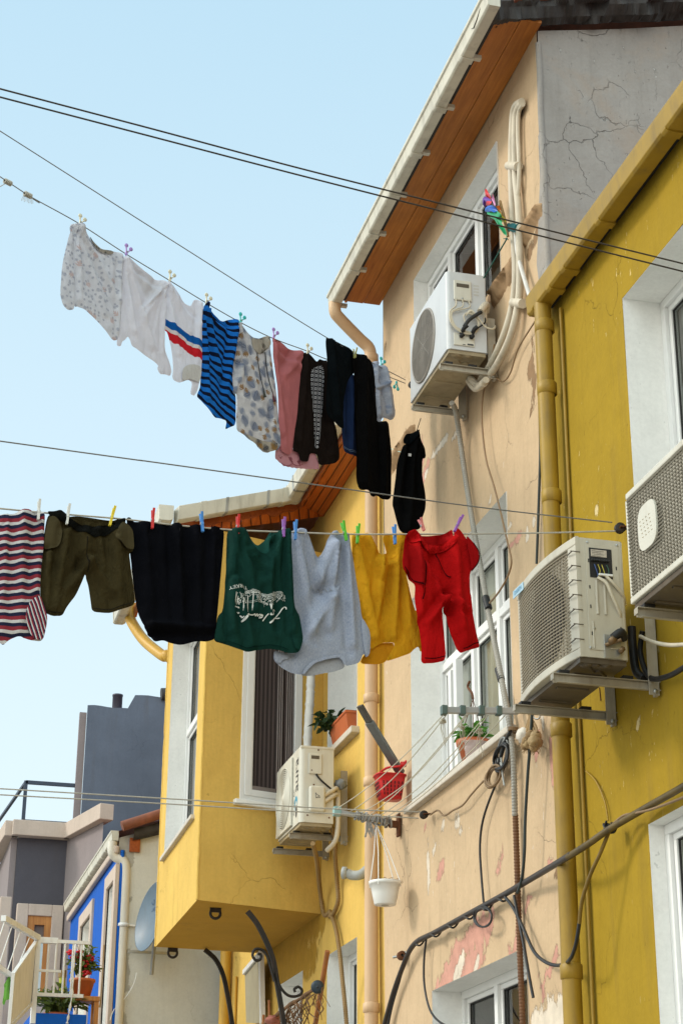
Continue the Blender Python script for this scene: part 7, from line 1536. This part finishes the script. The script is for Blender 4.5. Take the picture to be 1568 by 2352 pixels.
# terracotta pot on the peach sill
q = wX(1085, 1708, 4.08); zs_ = 4.947; pc = V((4.06, Yat(1086, 1712, 4.06), zs_))
tp_ = thing('flower_pot', 'orange terracotta pot with fresh green leaves and crumpled plastic on the peach sill', 'flower pot', pc)
mb = MB(); mb.lathe([(0, 0), (.075, 0), (.105, .13), (.118, .135), (.122, .17), (.108, .17), (.09, .13), (0, .13)], pc, seg=28); po = mb.build('pot', m_terra, tp_)
mb = MB(); mb.lathe([(0, .15), (.105, .15)], pc, seg=20, smooth=False); mb.build('soil', m_soil, po)
mb = MB(); st = MB(); foliage(mb, pc + V((0, 0, .19)), 90, (.12, .14, .13), .075, .5, 5, st); st.build('stem', m_leaf_g, tp_); mb.build('foliage', m_leaf_g, tp_)
m, t = newmat('clear crumpled plastic'); t.done(t.n('MixShader', {0: .45, 1: t.n('BsdfTransparent', {'Color': (.95, .93, .92, 1)}).outputs[0], 2: t.bsdf((.75, .72, .70, 1), .15, nrm=t.bump(t.noise(t.obj(), 22, 4), .9, .03), spec=.6)}).outputs[0])
mb = MB(); n = 24; vs = []
for i in range(7):
    for k in range(n): a = -2.9 + 2.6 * k / (n - 1) + math.pi * .15; r_ = (.085 + .032 * i / 6) + .012 + .014 * noise.noise(V((k * .7, i * .9, 0))); vs.append(pc + V((r_ * math.cos(a), r_ * math.sin(a), .005 + .14 * i / 6)))
mb.add(vs, [(i * n + k, i * n + k + 1, (i + 1) * n + k + 1, (i + 1) * n + k) for i in range(6) for k in range(n - 1)], True); mb.build('plastic_wrap', m, po)
hk = [wX(x, y, 4.03) for x, y in ((1078, 1566), (1074, 1578), (1083, 1592), (1086, 1606))]
mb = MB(); mb.tube(crv(hk, 6), .009, 8); hh = mb.build('hanger_hook', m_rust, tp_)
for a in (.4, 2.4, 4.4): mb = MB(); e = pc + V((.115 * math.cos(a), .115 * math.sin(a), .165)); mb.tube([hk[-1], hk[-1].lerp(e, .5) + V((0, .01 * math.cos(a), 0)), e], .003, 5); mb.build('hanger_wire', m_rust, hh)
# garlic
gc = wX(1216, 1705, 3.90); gl = thing('garlic_bunch', 'dried garlic bunch with papery stalks hanging on the peach wall', 'garlic', gc + V((0, 0, .2)))
m_g1, m_g2, m_g3 = simple('papery white garlic skin', (.66, .60, .52, 1), .6, 0, .15, .3), simple('tan garlic skin', (.42, .29, .14, 1), .7, 0, .3, .4), simple('straw stalk', (.30, .19, .085, 1), .85, 0, .4, .4)
for k, (x, y, r_, mm) in enumerate(((1232, 1706, .036, m_g3), (1226, 1716, .03, m_g2), (1206, 1712, .03, m_g3), (1203, 1690, .05, m_g1), (1212, 1708, .034, m_g2), (1225, 1703, .036, m_g2), (1230, 1692, .036, m_g2), (1218, 1690, .032, m_g3), (1208, 1703, .028, m_g3), (1222, 1715, .022, m_g2))):
    mb = MB(); c = wX(x, y, 3.90 - .01 * (k % 3)); mb.blob(c, r_, r_, r_ * 1.05, .22, 3, k); bb = mb.build('bulb', mm, gl)
    mb = MB()
    for j in range(12): d = V((rnd.gauss(0, 1), rnd.gauss(0, 1), -1.4)).normalized(); mb.tube(crv([c + d * r_ * .9, c + d * r_ * 1.3 + V((.005, 0, 0)), c + d * r_ * (1.5 + .4 * rnd.random()) + V((rnd.uniform(-.01, .01), 0, 0))], 3), .0014, 4)
    mb.build('root_hair', m_g3, bb)
mb = MB(); tpq = wX(1216, 1640, 3.93)
for k in range(14): x, y = rnd.uniform(1202, 1236), rnd.uniform(1680, 1700); e = wX(x, y, 3.90); mb.tube(crv([e, e.lerp(tpq, .4) + V((0, rnd.uniform(-.02, .02), .0)), e.lerp(tpq, .75), tpq + V((0, rnd.uniform(-.03, .03), rnd.uniform(-.03, .05)))], 5), lambda t: .009 - .004 * t, 6)
mb.build('stalks', m_g3, gl)
# coiled cables tied to the grey hose
cc = thing('coiled_cables', 'tied bundle of coiled black, grey and brown cables hanging beside the sill', 'cable', wX(1145, 1720, 3.93))
def loops(cx, cy, rx, ry, n, mat, r_, tilt, seed):
    rg = random.Random(seed)
    for k in range(n):
        mb = MB(); f1, f2 = rg.uniform(.75, 1.1), rg.uniform(.8, 1.15); ox, oy = rg.uniform(-4, 4), rg.uniform(-5, 5); pts = []
        for j in range(18):
            a = 2 * math.pi * j / 18; x, y = rx * f1 * math.cos(a), ry * f2 * math.sin(a); pts.append(wX(cx + ox + x * math.cos(tilt) - y * math.sin(tilt), cy + oy + x * math.sin(tilt) + y * math.cos(tilt), 3.95 - .012 * k + .01 * math.sin(a * 2 + k)))
        mb.tube(pts, r_, 6, closed=True); mb.build('loop', mat, cc)
loops(1150, 1737, 15, 36, 4, m_cable_k, .009, .25, 1); loops(1156, 1732, 9, 30, 2, simple('grey cable', (.30, .31, .30, 1), .5), .007, .1, 2); loops(1132, 1785, 14, 26, 4, m_cable_br, .008, .35, 3)
mb = MB(); mb.tube(crv([wX(x, y, 3.93) for x, y in ((1172, 1680), (1160, 1705), (1148, 1745), (1142, 1765))], 5), .013, 8); mb.build('hank', m_cable_k, cc)
mb = MB(); mb.tube(crv([wX(x, y, 3.93) for x, y in ((1150, 1735), (1154, 1780), (1158, 1805))], 5), .007, 6); mb.build('loose_end', simple('pale grey cable', (.42, .43, .41, 1), .5), cc)
mb = MB()
for k in range(5): c = wX(1178, 1672 + 2 * k, 3.95); mb.tube([c + V((.03 * math.cos(a), .03 * math.sin(a), .006 * math.sin(a + k))) for a in [j * math.pi / 6 for j in range(12)]], .005, 5, closed=True)
mb.build('tie', m_cable_br, cc)
# ------------------------------------------------------------------ wires on the walls
def wire(pts, r_, mat, label, X=3.96, name='wire', cat='cable', n=8):
    P = [wX(p[0], p[1], p[2] if len(p) > 2 else X) for p in pts]; mb = MB(); mb.tube(crv(P, n), r_, 7); return tag(mb.build(name, mat, top=P[0]), label, cat)
wire([(1165, 1750), (1135, 1810), (1110, 1880), (1102, 1940), (1105, 2010), (1112, 2092)], .008, m_cable_k, 'black wire bowing down from the coiled cables to the thick cable')
wire([(1232, 752), (1236, 850), (1239, 960), (1240, 1050), (1236, 1180), (1232, 1295)], .009, m_cable_g, 'dark green wire running down beside the mustard downpipe', 3.975)
wire([(1222, 1630), (1218, 1700), (1212, 1775), (1206, 1880), (1204, 1960), (1198, 2020), (1188, 2052)], .010, m_cable_g, 'dark green wire passing in front of the garlic bunch', 3.90)
wire([(1228, 738), (1190, 800), (1172, 855), (1155, 876), (1140, 868)], .006, m_cable_br, 'thin brown wire from the mustard gutter to the upper unit bracket', 3.97)
wire([(1135, 790), (1125, 850), (1110, 900), (1106, 960), (1115, 1050), (1135, 1120), (1150, 1180), (1166, 1250), (1174, 1290), (1165, 1325), (1145, 1360), (1124, 1385)], .007, m_cable_br, 'long brown wire hanging across the top of the lower window', 3.94)
wire([(1122, 1395), (1135, 1460), (1146, 1550), (1158, 1620), (1165, 1640)], .006, m_cable_br, 'thin brown wire following the grey hose over the lower window', 3.96)
wire([(870, 2400), (885, 2345), (905, 2275), (925, 2220), (940, 2185), (960, 2162), (1000, 2142), (1080, 2098), (1150, 2060), (1230, 2013, 3.90), (1290, 1977, 3.81), (1312, 1963, 3.79)], .0195, simple('thick black brown cable', (.035, .026, .022, 1), .45, 0, .2, .2), 'thick dark cable climbing diagonally across the lower peach wall', 3.94, 'power_cable')
wire([(1304, 1969, 3.79), (1350, 1940, 3.80), (1400, 1905, 3.86), (1480, 1858, 3.93), (1568, 1808, 3.93), (1640, 1765, 3.93)], .0195, simple('mustard painted cable', (.11, .07, .014, 1), .5, 0, .5, .75, (.02, .014, .01, 1)), 'mustard painted continuation of the thick cable over the yellow downpipe', 3.93, 'power_cable')
wire([(932, 2200), (915, 2260), (898, 2320), (885, 2390)], .010, m_cable_k, 'thin black wire beside the lower end of the thick cable', 3.95)
pts = []
for k in range(60):
    t_ = k / 59; x = 955 + (1165 - 955) * t_; y = 2166 + (2056 - 2166) * t_; a = t_ * 34; pts.append((x, y + 7 * math.sin(a) + 4, 3.94 - .028 * math.cos(a)))
wire(pts, .007, m_cable_k, 'thin black wire spiralling round the thick cable', n=3)
wire([(1395, 1905, 3.88), (1430, 1875), (1460, 1868), (1500, 1858), (1568, 1832), (1630, 1800)], .007, m_cable_br, 'thin brown wires strapped along the mustard cable', 3.91)
mb = MB(); c0 = wX(1400, 1900, 3.90)
for k in range(10): mb.tube(crv([c0 + V((rnd.uniform(-.03, .03), rnd.uniform(-.03, .03), rnd.uniform(-.03, .03))) for _ in range(5)], 4), .006, 5)
tag(mb.build('wire_tie', m_cable_k, top=c0), 'tangled black tie where the loop meets the mustard cable', 'tie')
mb = MB(); cr_ = wX(1108, 2106, 3.93)
for j, (rx_, o_) in enumerate(((21, 0), (19, 2))): mb.tube([wX(1108 + o_ + rx_ * math.cos(a), 2106 + o_ + (24 - 2 * j) * math.sin(a), 3.93 - .01 * j) for a in [k * math.pi / 12 for k in range(24)]], .007, 6, closed=True)
tag(mb.build('cable_loop', m_cable_k, top=cr_), 'round black cable loop hanging below the thick cable', 'cable')
wire([(1160, 2062), (1178, 2085), (1200, 2130), (1225, 2185), (1255, 2212), (1285, 2218), (1308, 2205, 3.82), (1322, 2170, 3.80), (1330, 2120, 3.80)], .011, m_cable_k, 'black cable sagging in a deep loop across the house boundary', 3.93)
wire([(1330, 2122, 3.80), (1336, 2070, 3.80), (1355, 2010, 3.82), (1378, 1960, 3.85), (1398, 1910, 3.88)], .011, simple('mustard splashed cable', (.20, .12, .018, 1), .5, 0, .4, .5, (.02, .015, .01, 1)), 'paint splashed upper half of the sagging cable loop', 3.91)
wire([(1180, 2058), (1190, 2110), (1202, 2170), (1215, 2245), (1224, 2292)], .010, m_cable_k, 'black cut cable end dangling past the rusty conduit', 3.93)
wire([(980, 2148), (974, 2200), (974, 2260), (985, 2315), (1005, 2345), (1040, 2365)], .008, m_cable_k, 'black wire dropping to the ground floor lintel', 3.95)
wire([(1345, 1772), (1368, 1795), (1388, 1840), (1396, 1885)], .005, m_gut_must, 'thin mustard painted wire arching down to the black tie', 3.97)
wire([(1309, 1858), (1295, 1905), (1280, 1958), (1285, 1968), (1298, 1960), (1303, 1945)], .005, m_rust, 'bent rusty rod ending in a hook beside the mustard downpipe', 3.97, 'bent_rod', 'rod')
wire([(1376, 1580), (1379, 1610)], .003, m_rust, 'short thin rusty wire below the bracket of the louvred unit', 3.975)
ib = wX(922, 2196, 3.95); ins = thing('cable_anchor', 'rusty ring anchor holding the thick cable to the peach wall', 'cable anchor', ib)
mb = MB(); mb.lathe([(.012, -.02), (.034, -.02), (.034, .02), (.012, .02)], ib, (0, 1, 0), 16); mb.build('ring', m_rust, ins); mb = MB(); mb.tube([ib + V((-.05, .06, -.005)), ib + V((.06, -.02, .01))], .010, 8)
for k in range(5): mb.tube([ib + V((.02 + .016 * k, -.03, .012 + .018 * math.sin(a))) + V((0, .018 * math.cos(a), 0)) for a in [j * math.pi / 5 for j in range(10)]], .004, 5, closed=True)
mb.build('bolt', m_steel, ins)
mb = MB(); q = wX(1240, 1640, 3.97); mb.tube(crv([q + V((0, -.03, .02)), q + V((-.01, .0, -.03)), q + V((-.03, .03, -.02)), q + V((-.03, .045, .02))], 5), .005, 6); tag(mb.build('wall_hook', m_steel, top=q), 'small metal hook on the wall right of the garlic bunch', 'hook')
# pinwheel
TP = lambda x, y: (1062 + x * .10984, 401.9 + y * .10984)
pwp = wX(*TP(640, 640), 3.86); pw = thing('pinwheel', 'colourful plastic pinwheel tied to the beige pipes', 'pinwheel', pwp)
def petal(pts, col, dx, name='petal'):
    mb = MB(); c = [wX(*TP(x, y), 3.86 + dx + .02 * math.sin(k * 1.3)) for k, (x, y) in enumerate(pts)]; ctr = sum(c, V((0, 0, 0))) / len(c) + V((-.025, -.02, 0)); n = len(c)
    mb.add(c + [ctr], [(k, (k + 1) % n, n) for k in range(n)], True); mb.build(name, simple('pinwheel ' + str(len(bpy.data.materials)), col, .4, 0, .05, .0), pw)
petal([(465, 290), (490, 280), (515, 310), (540, 370), (575, 410), (600, 490), (600, 550), (550, 500), (500, 460), (470, 400)], (.62, .045, .05, 1), 0)
petal([(420, 480), (460, 445), (520, 455), (580, 510), (612, 560), (560, 600), (500, 640), (465, 672), (425, 620), (415, 550)], (.12, .035, .30, 1), -.02)
petal([(480, 610), (500, 565), (550, 535), (608, 545), (600, 590), (560, 625), (510, 640)], (.60, .01, .02, 1), -.035)
petal([(625, 390), (640, 395), (665, 490), (685, 600), (680, 650), (640, 600), (622, 540)], (.55, .22, .42, 1), -.03)
petal([(460, 740), (475, 680), (520, 640), (590, 625), (650, 640), (700, 690), (735, 750), (700, 760), (655, 778), (600, 750), (540, 765), (490, 770)], (.012, .12, .50, 1), -.04)
petal([(705, 640), (780, 625), (800, 730), (760, 730), (720, 690)], (.62, .13, .01, 1), .02)
petal([(730, 715), (790, 740), (830, 850), (915, 920), (900, 985), (830, 985), (800, 850)], (.60, .40, .02, 1), .02)
petal([(505, 770), (600, 760), (700, 755), (745, 760), (810, 820), (822, 870), (800, 910), (825, 960), (820, 1010), (870, 1080), (920, 1200), (925, 1280), (860, 1230), (780, 1120), (720, 1020), (665, 930), (580, 880), (520, 830)], (.01, .30, .11, 1), -.03)
mb = MB(); mb.tube([wX(*TP(780, 545), 3.9), wX(*TP(860, 850), 3.9), wX(*TP(945, 1280), 3.92)], .011, 8); mb.build('stick', m_hose_br, pw)
mb = MB(); mb.tube([wX(*TP(925, 1330), 3.9), wX(*TP(440, 2150), 3.84)], .006, 6)
for dx in (-70, -30, 30): mb.tube([wX(*TP(925, 1310), 3.9), wX(*TP(925 + dx, 1310 + 60 - abs(dx) * .6), 3.9)], .003, 5)
tag(mb.build('cord', simple('dark teal cord', (.01, .085, .065, 1), .7), top=wX(*TP(925, 1330), 3.9)), 'dark teal cord tied from the pinwheel stick to the upper unit', 'cord')
# ------------------------------------------------------------------ satellite dish
dc = wY(345, 2105, 20.35); dish = thing('satellite_dish', 'pale blue grey satellite dish on the bare cement gable', 'satellite dish', dc)
ax = V((-.965, -.24, .16)).normalized(); prof = [(0, -.09), (.1, -.085), (.2, -.068), (.3, -.04), (.385, 0), (.392, .004), (.392, -.004), (.38, -.008), (.3, -.05), (.2, -.078), (0, -.1)]
mb = MB(); mb.lathe(prof, dc, ax, 40); dd = mb.build('reflector', simple('faded blue grey dish', (.11, .16, .21, 1), .45, 0, .1, .25), dish)
ux = V((-ax.y, ax.x, 0)).normalized(); ux = -ux if (R.transposed() @ ux).x < 0 else ux; uy = ux.cross(ax) * -1
uy = ax.cross(ux)
mb = MB(); put_text(mb, 'NextStar', .085, dc + uy * .12 - ux * .10 + ax * -.070, ux, uy, .002); mb.lathe([(.022, 0), (.032, 0)], dc + uy * .20 - ux * .14 + ax * -.05, ax, 16); mb.build('lettering', simple('dark blue dish print', (.05, .10, .19, 1), .6), dd)
mb = MB(); q = dc - ax * .10; b_ = V((q.x + .02, 20.82, q.z - .55)); mb.tube([q, q + V((.02, .1, -.1)), V((q.x + .02, 20.7, q.z - .22)), b_], .022, 10); mb.build('mast', m_steel, dish)
mb = MB(); mb.bar((b_.x - .28, 20.80, b_.z + .24), (b_.x + .28, 20.80, b_.z + .24), .03, .03); mb.build('wall_arm', m_steel, dish)
mb = MB(); mb.tube(crv([wY(314, 2235, 20.8), wY(308, 2260, 20.8), wY(290, 2290, 20.86), wY(262, 2320, 20.86), wY(253, 2345, 20.86)], 6), .006, 5); tag(mb.build('cable', m_pvc, top=wY(314, 2235, 20.8)), 'thin white cable trailing from the satellite dish down the gable', 'cable')
# ------------------------------------------------------------------ balcony plants, green cloth
YP = 20.0
m_flower = simple('red geranium petal', (.52, .01, .02, 1), .6)
st_ = wY(178, 2330, YP); zt3 = wY(178, 2292, YP).z
so_ = thing('stool', 'small wooden stool carrying the geranium on the balcony', 'stool', V((st_.x, YP, zt3 - .45)))
xw = .21
mb = MB(); mb.box(st_.x - xw, st_.x + xw, YP - .15, YP + .15, zt3 - .05, zt3); mb.build('seat', m_orangewood, so_, bevel=.005)
for sx in (-1, 1):
    for sy in (-1, 1): mb = MB(); mb.box(st_.x + sx * (xw - .03) - .025, st_.x + sx * (xw - .03) + .025, YP + sy * .11 - .025, YP + sy * .11 + .025, zt3 - .45, zt3 - .05); mb.build('leg', m_orangewood, so_)
def potted(name, label, c, r_, h_, fol, n, sp, size, flowers=0, seed=1, mat=m_leaf_o):
    rt = thing(name, label, 'potted plant', c); mb = MB(); mb.lathe([(0, 0), (r_ * .7, 0), (r_, h_), (r_ * 1.08, h_), (r_ * 1.08, h_ + .03), (r_ * .95, h_ + .03), (r_ * .9, h_ * .9), (0, h_ * .9)], c, seg=20); mb.build('pot', m_terra, rt)
    mb = MB(); st = MB(); foliage(mb, V(c) + V((0, 0, h_ + sp[2] * .35)), n, sp, size, .6, seed, st); st.build('stem', m_leaf_o, rt); mb.build('foliage', mat, rt)
    rg = random.Random(seed)
    for k in range(flowers):
        p = V(c) + V((rg.uniform(-1, .6) * sp[0], -.6 * sp[1] * rg.random(), h_ + sp[2] * rg.uniform(.2, 1.5))); mb = MB()
        for j in range(12): d = V((rg.gauss(0, 1), rg.gauss(0, 1), rg.gauss(0, 1))).normalized(); mb.blob(p + d * .035, .022, .022, .016, .3, 5, j, lev=1)
        mb.build('flower', m_flower, rt)
potted('geranium', 'red flowering geranium in a terracotta pot on the stool', V((st_.x + .03, YP, zt3)), .13, .16, m_leaf_o, 170, (.16, .14, .34), .075, 6, 4)
gp2 = wY(128, 2345, YP - .1); potted('potted_plant', 'leafy green plant low behind the balcony rail', V((gp2.x, YP - .1, gp2.z - .1)), .13, .14, m_leaf_g, 180, (.30, .2, .26), .10, 0, 6, m_leaf_o)
mb = MB(); a_, b_ = wY(142, 2330, YP + .2), wY(143, 2230, YP + .2); mb.tube([a_, a_.lerp(b_, .85)], .035, 10); mb2 = MB(); rt = thing('broom', 'yellow handled broom standing upright behind the balcony rail', 'broom', a_); mb.build('handle', simple('yellow green plastic', (.42, .44, .03, 1), .5), rt); mb2.tube([a_.lerp(b_, .84), b_], .045, 10); mb2.build('head', m_hose_br, rt)
mb = MB(); 
TGc = lambda L: [(x * .17574, 2009.4 + y * .17574) for x, y in L]
plG = Plane(wY(16, 2240, 18.5), V((-1, 0, 0)))
g = garment('green_cloth', 'small lime green cloth hanging from the balcony drying arm', 'cloth', plG, TGc([(110, 1330), (132, 1325), (136, 1420), (122, 1500), (130, 1640), (112, 1632), (88, 1650), (78, 1640), (60, 1712), (30, 1686), (48, 1590), (62, 1480), (50, 1440), (90, 1380)]), cloth('lime green cloth', flat((.16, .38, .07, 1), .25), trans=.3, wr=.6), [(*TGc([(120, 1340)])[0], *TGc([(90, 1640)])[0], .03, .03)], .02, 31, .04, h=.018)
mb = MB(); p_ = [wY(x, y, 19.5) for x, y in ((174, 2170), (168, 2230), (166, 2280), (158, 2330), (154, 2352))]; mb.tube(crv(p_, 5), lambda t: .010 + .006 * math.sin(t * 40), 6); tag(mb.build('cord', m_rail, top=p_[0]), 'knotted white cord dangling from the balcony rail', 'cord')
mb = MB(); p_ = [wY(x, y, 19.5) for x, y in ((239, 2172), (236, 2230), (232, 2290), (229, 2315))]; mb.tube(crv(p_, 5), lambda t: .008 + .003 * math.sin(t * 90), 6); tag(mb.build('chain', m_hose_br, top=p_[0]), 'thin brown chain hanging from the right end of the balcony rail', 'chain')
# rust patches: dried vines on the trellis at the bottom
TV = lambda x, y: (430.6 + x * .32955, 2066.8 + y * .32955)
tv = lambda x, y, X=3.72: wX(*TV(x, y), X)
vn = thing('trellis', 'rickety trellis of sticks and dry vine stems at the bottom of the yellow house', 'trellis', tv(800, 860))
m_twig = simple('dry vine stem', (.15, .075, .03, 1), .9, 0, .4, .3); m_cane = simple('orange brown cane', (.32, .12, .035, 1), .7, 0, .3, .3)
for a, b, r_ in (((975, 360), (885, 900), .022), ((568, 702), (572, 900), .012), ((530, 805), (528, 900), .014)): mb = MB(); mb.tube([tv(*a), tv(*b)], r_, 8); mb.build('stake', m_cane, vn)
mb = MB(); mb.tube(crv([tv(*p) for p in ((540, 864), (620, 808), (700, 745), (790, 690), (860, 640), (905, 615))], 5), lambda t: .018 + .004 * math.sin(t * 30), 8); mb.build('rail_branch', m_twig, vn)
rg = random.Random(12)
for k in range(46):
    x = rg.uniform(640, 950); y = 864 - (x - 540) * .68 + rg.uniform(-10, 30); pts = [tv(x, y, 3.70)]; n_ = rg.randint(3, 5)
    for j in range(n_): x += rg.uniform(-40, 40); y += rg.uniform(20, 70); pts.append(tv(x, y, 3.70 + rg.uniform(-.04, .04)))
    mb = MB(); mb.tube(crv(pts, 4), rg.uniform(.002, .006), 5); mb.build('twig', m_twig, vn)
mb = MB(); mb.blob(tv(600, 845, 3.70), .07, .07, .045, .6, 5, 2, lev=3); mb.build('dry_flower', simple('faded pink bract', (.35, .13, .10, 1), .9), vn)
kb = tv(905, 610, 3.66); mb = MB(); mb.lathe([(0, .012), (.03, .012), (.052, .004), (.055, -.01), (0, -.012)], kb, (-.3, -.95, -.1), 24); mb.lathe([(0, .018), (.009, .018), (.009, .01)], kb, (-.3, -.95, -.1), 10); tag(mb.build('disc', simple('dusty blue disc', (.02, .035, .05, 1), .5, .2, .2, .3), top=kb), 'dusty dark blue disc tied to the top of the trellis', 'disc')
SKYFILL, SKYSTR, SUNE, SUNANG = 2.4, 0.16, 1.9, 12
SKYTINT, WARM = (1, 1, 1, 1), (1.18, 1.0, 0.85, 1)
VEIL, VEILLOW, VEILHIGH = 0.90, (5.9, 6.8, 7.1, 1), (3.6, 5.2, 6.2, 1)
# ================================================================== light and sky
wd = bpy.data.worlds.new('World'); SC.world = wd; wd.use_nodes = True
nt = wd.node_tree; nt.nodes.clear()
sun_dir = V((-0.80, 0.30, 0.62)).normalized()
el = math.asin(sun_dir.z); az = math.atan2(sun_dir.x, sun_dir.y)
sky = nt.nodes.new('ShaderNodeTexSky'); sky.sky_type = 'NISHITA'; sky.sun_disc = False
sky.sun_elevation = el; sky.sun_rotation = az; sky.air_density = 1.0; sky.dust_density = 2.5; sky.ozone_density = 1.5
tc = nt.nodes.new('ShaderNodeTexCoord')
dp_ = nt.nodes.new('ShaderNodeVectorMath'); dp_.operation = 'DOT_PRODUCT'; dp_.inputs[1].default_value = V((-0.60, -0.68, 0.42)).normalized()  # added glow of unseen sky behind the camera, fills the shaded sides
nt.links.new(tc.outputs['Generated'], dp_.inputs[0])
mr = nt.nodes.new('ShaderNodeMapRange'); mr.interpolation_type = 'SMOOTHSTEP'
mr.inputs[1].default_value = 0.0; mr.inputs[2].default_value = 0.95; mr.inputs[3].default_value = 1.0; mr.inputs[4].default_value = SKYFILL
nt.links.new(dp_.outputs['Value'], mr.inputs[0])
ml = nt.nodes.new('ShaderNodeVectorMath'); ml.operation = 'SCALE'
mx = nt.nodes.new('ShaderNodeMix'); mx.data_type = 'RGBA'; mx.inputs[0].default_value = VEIL; 
sz = nt.nodes.new('ShaderNodeSeparateXYZ'); nt.links.new(tc.outputs['Generated'], sz.inputs[0])
zr = nt.nodes.new('ShaderNodeMapRange'); zr.inputs[1].default_value = 0.10; zr.inputs[2].default_value = 0.62; nt.links.new(sz.outputs[2], zr.inputs[0])
vc = nt.nodes.new('ShaderNodeMix'); vc.data_type = 'RGBA'; vc.inputs[6].default_value = VEILLOW; vc.inputs[7].default_value = VEILHIGH
nt.links.new(zr.outputs[0], vc.inputs[0]); nt.links.new(vc.outputs[2], mx.inputs[7])
nt.links.new(sky.outputs[0], mx.inputs[6]); nt.links.new(mx.outputs[2], ml.inputs[0]); nt.links.new(mr.outputs[0], ml.inputs['Scale'])
tint = nt.nodes.new('ShaderNodeMix'); tint.data_type = 'RGBA'; tint.blend_type = 'MULTIPLY'; tint.inputs[0].default_value = 1.0
nt.links.new(ml.outputs[0], tint.inputs[6]); 
hz = nt.nodes.new('ShaderNodeMapRange'); hz.inputs[1].default_value = 1.0; hz.inputs[2].default_value = SKYFILL; nt.links.new(mr.outputs[0], hz.inputs[0])
hm = nt.nodes.new('ShaderNodeMix'); hm.data_type = 'RGBA'; hm.inputs[6].default_value = SKYTINT; hm.inputs[7].default_value = WARM
nt.links.new(hz.outputs[0], hm.inputs[0]); nt.links.new(hm.outputs[2], tint.inputs[7])
bg = nt.nodes.new('ShaderNodeBackground'); bg.inputs[1].default_value = SKYSTR
nt.links.new(tint.outputs[2], bg.inputs[0])
wo = nt.nodes.new('ShaderNodeOutputWorld'); nt.links.new(bg.outputs[0], wo.inputs[0])
sl = bpy.data.lights.new('sun', 'SUN'); sl.energy = SUNE; sl.angle = math.radians(SUNANG); sl.color = (1.0, 0.92, 0.80)
so = bpy.data.objects.new('sun', sl); COL.objects.link(so); so.rotation_euler = sun_dir.to_track_quat('Z', 'Y').to_euler(); so.location = (0, 0, 30)
SC.view_settings.view_transform = 'Standard'; SC.view_settings.look = 'None'; SC.view_settings.exposure = 0; SC.view_settings.gamma = 1
SC.cycles.max_bounces = 8; SC.cycles.transparent_max_bounces = 12; SC.cycles.sample_clamp_indirect = 4
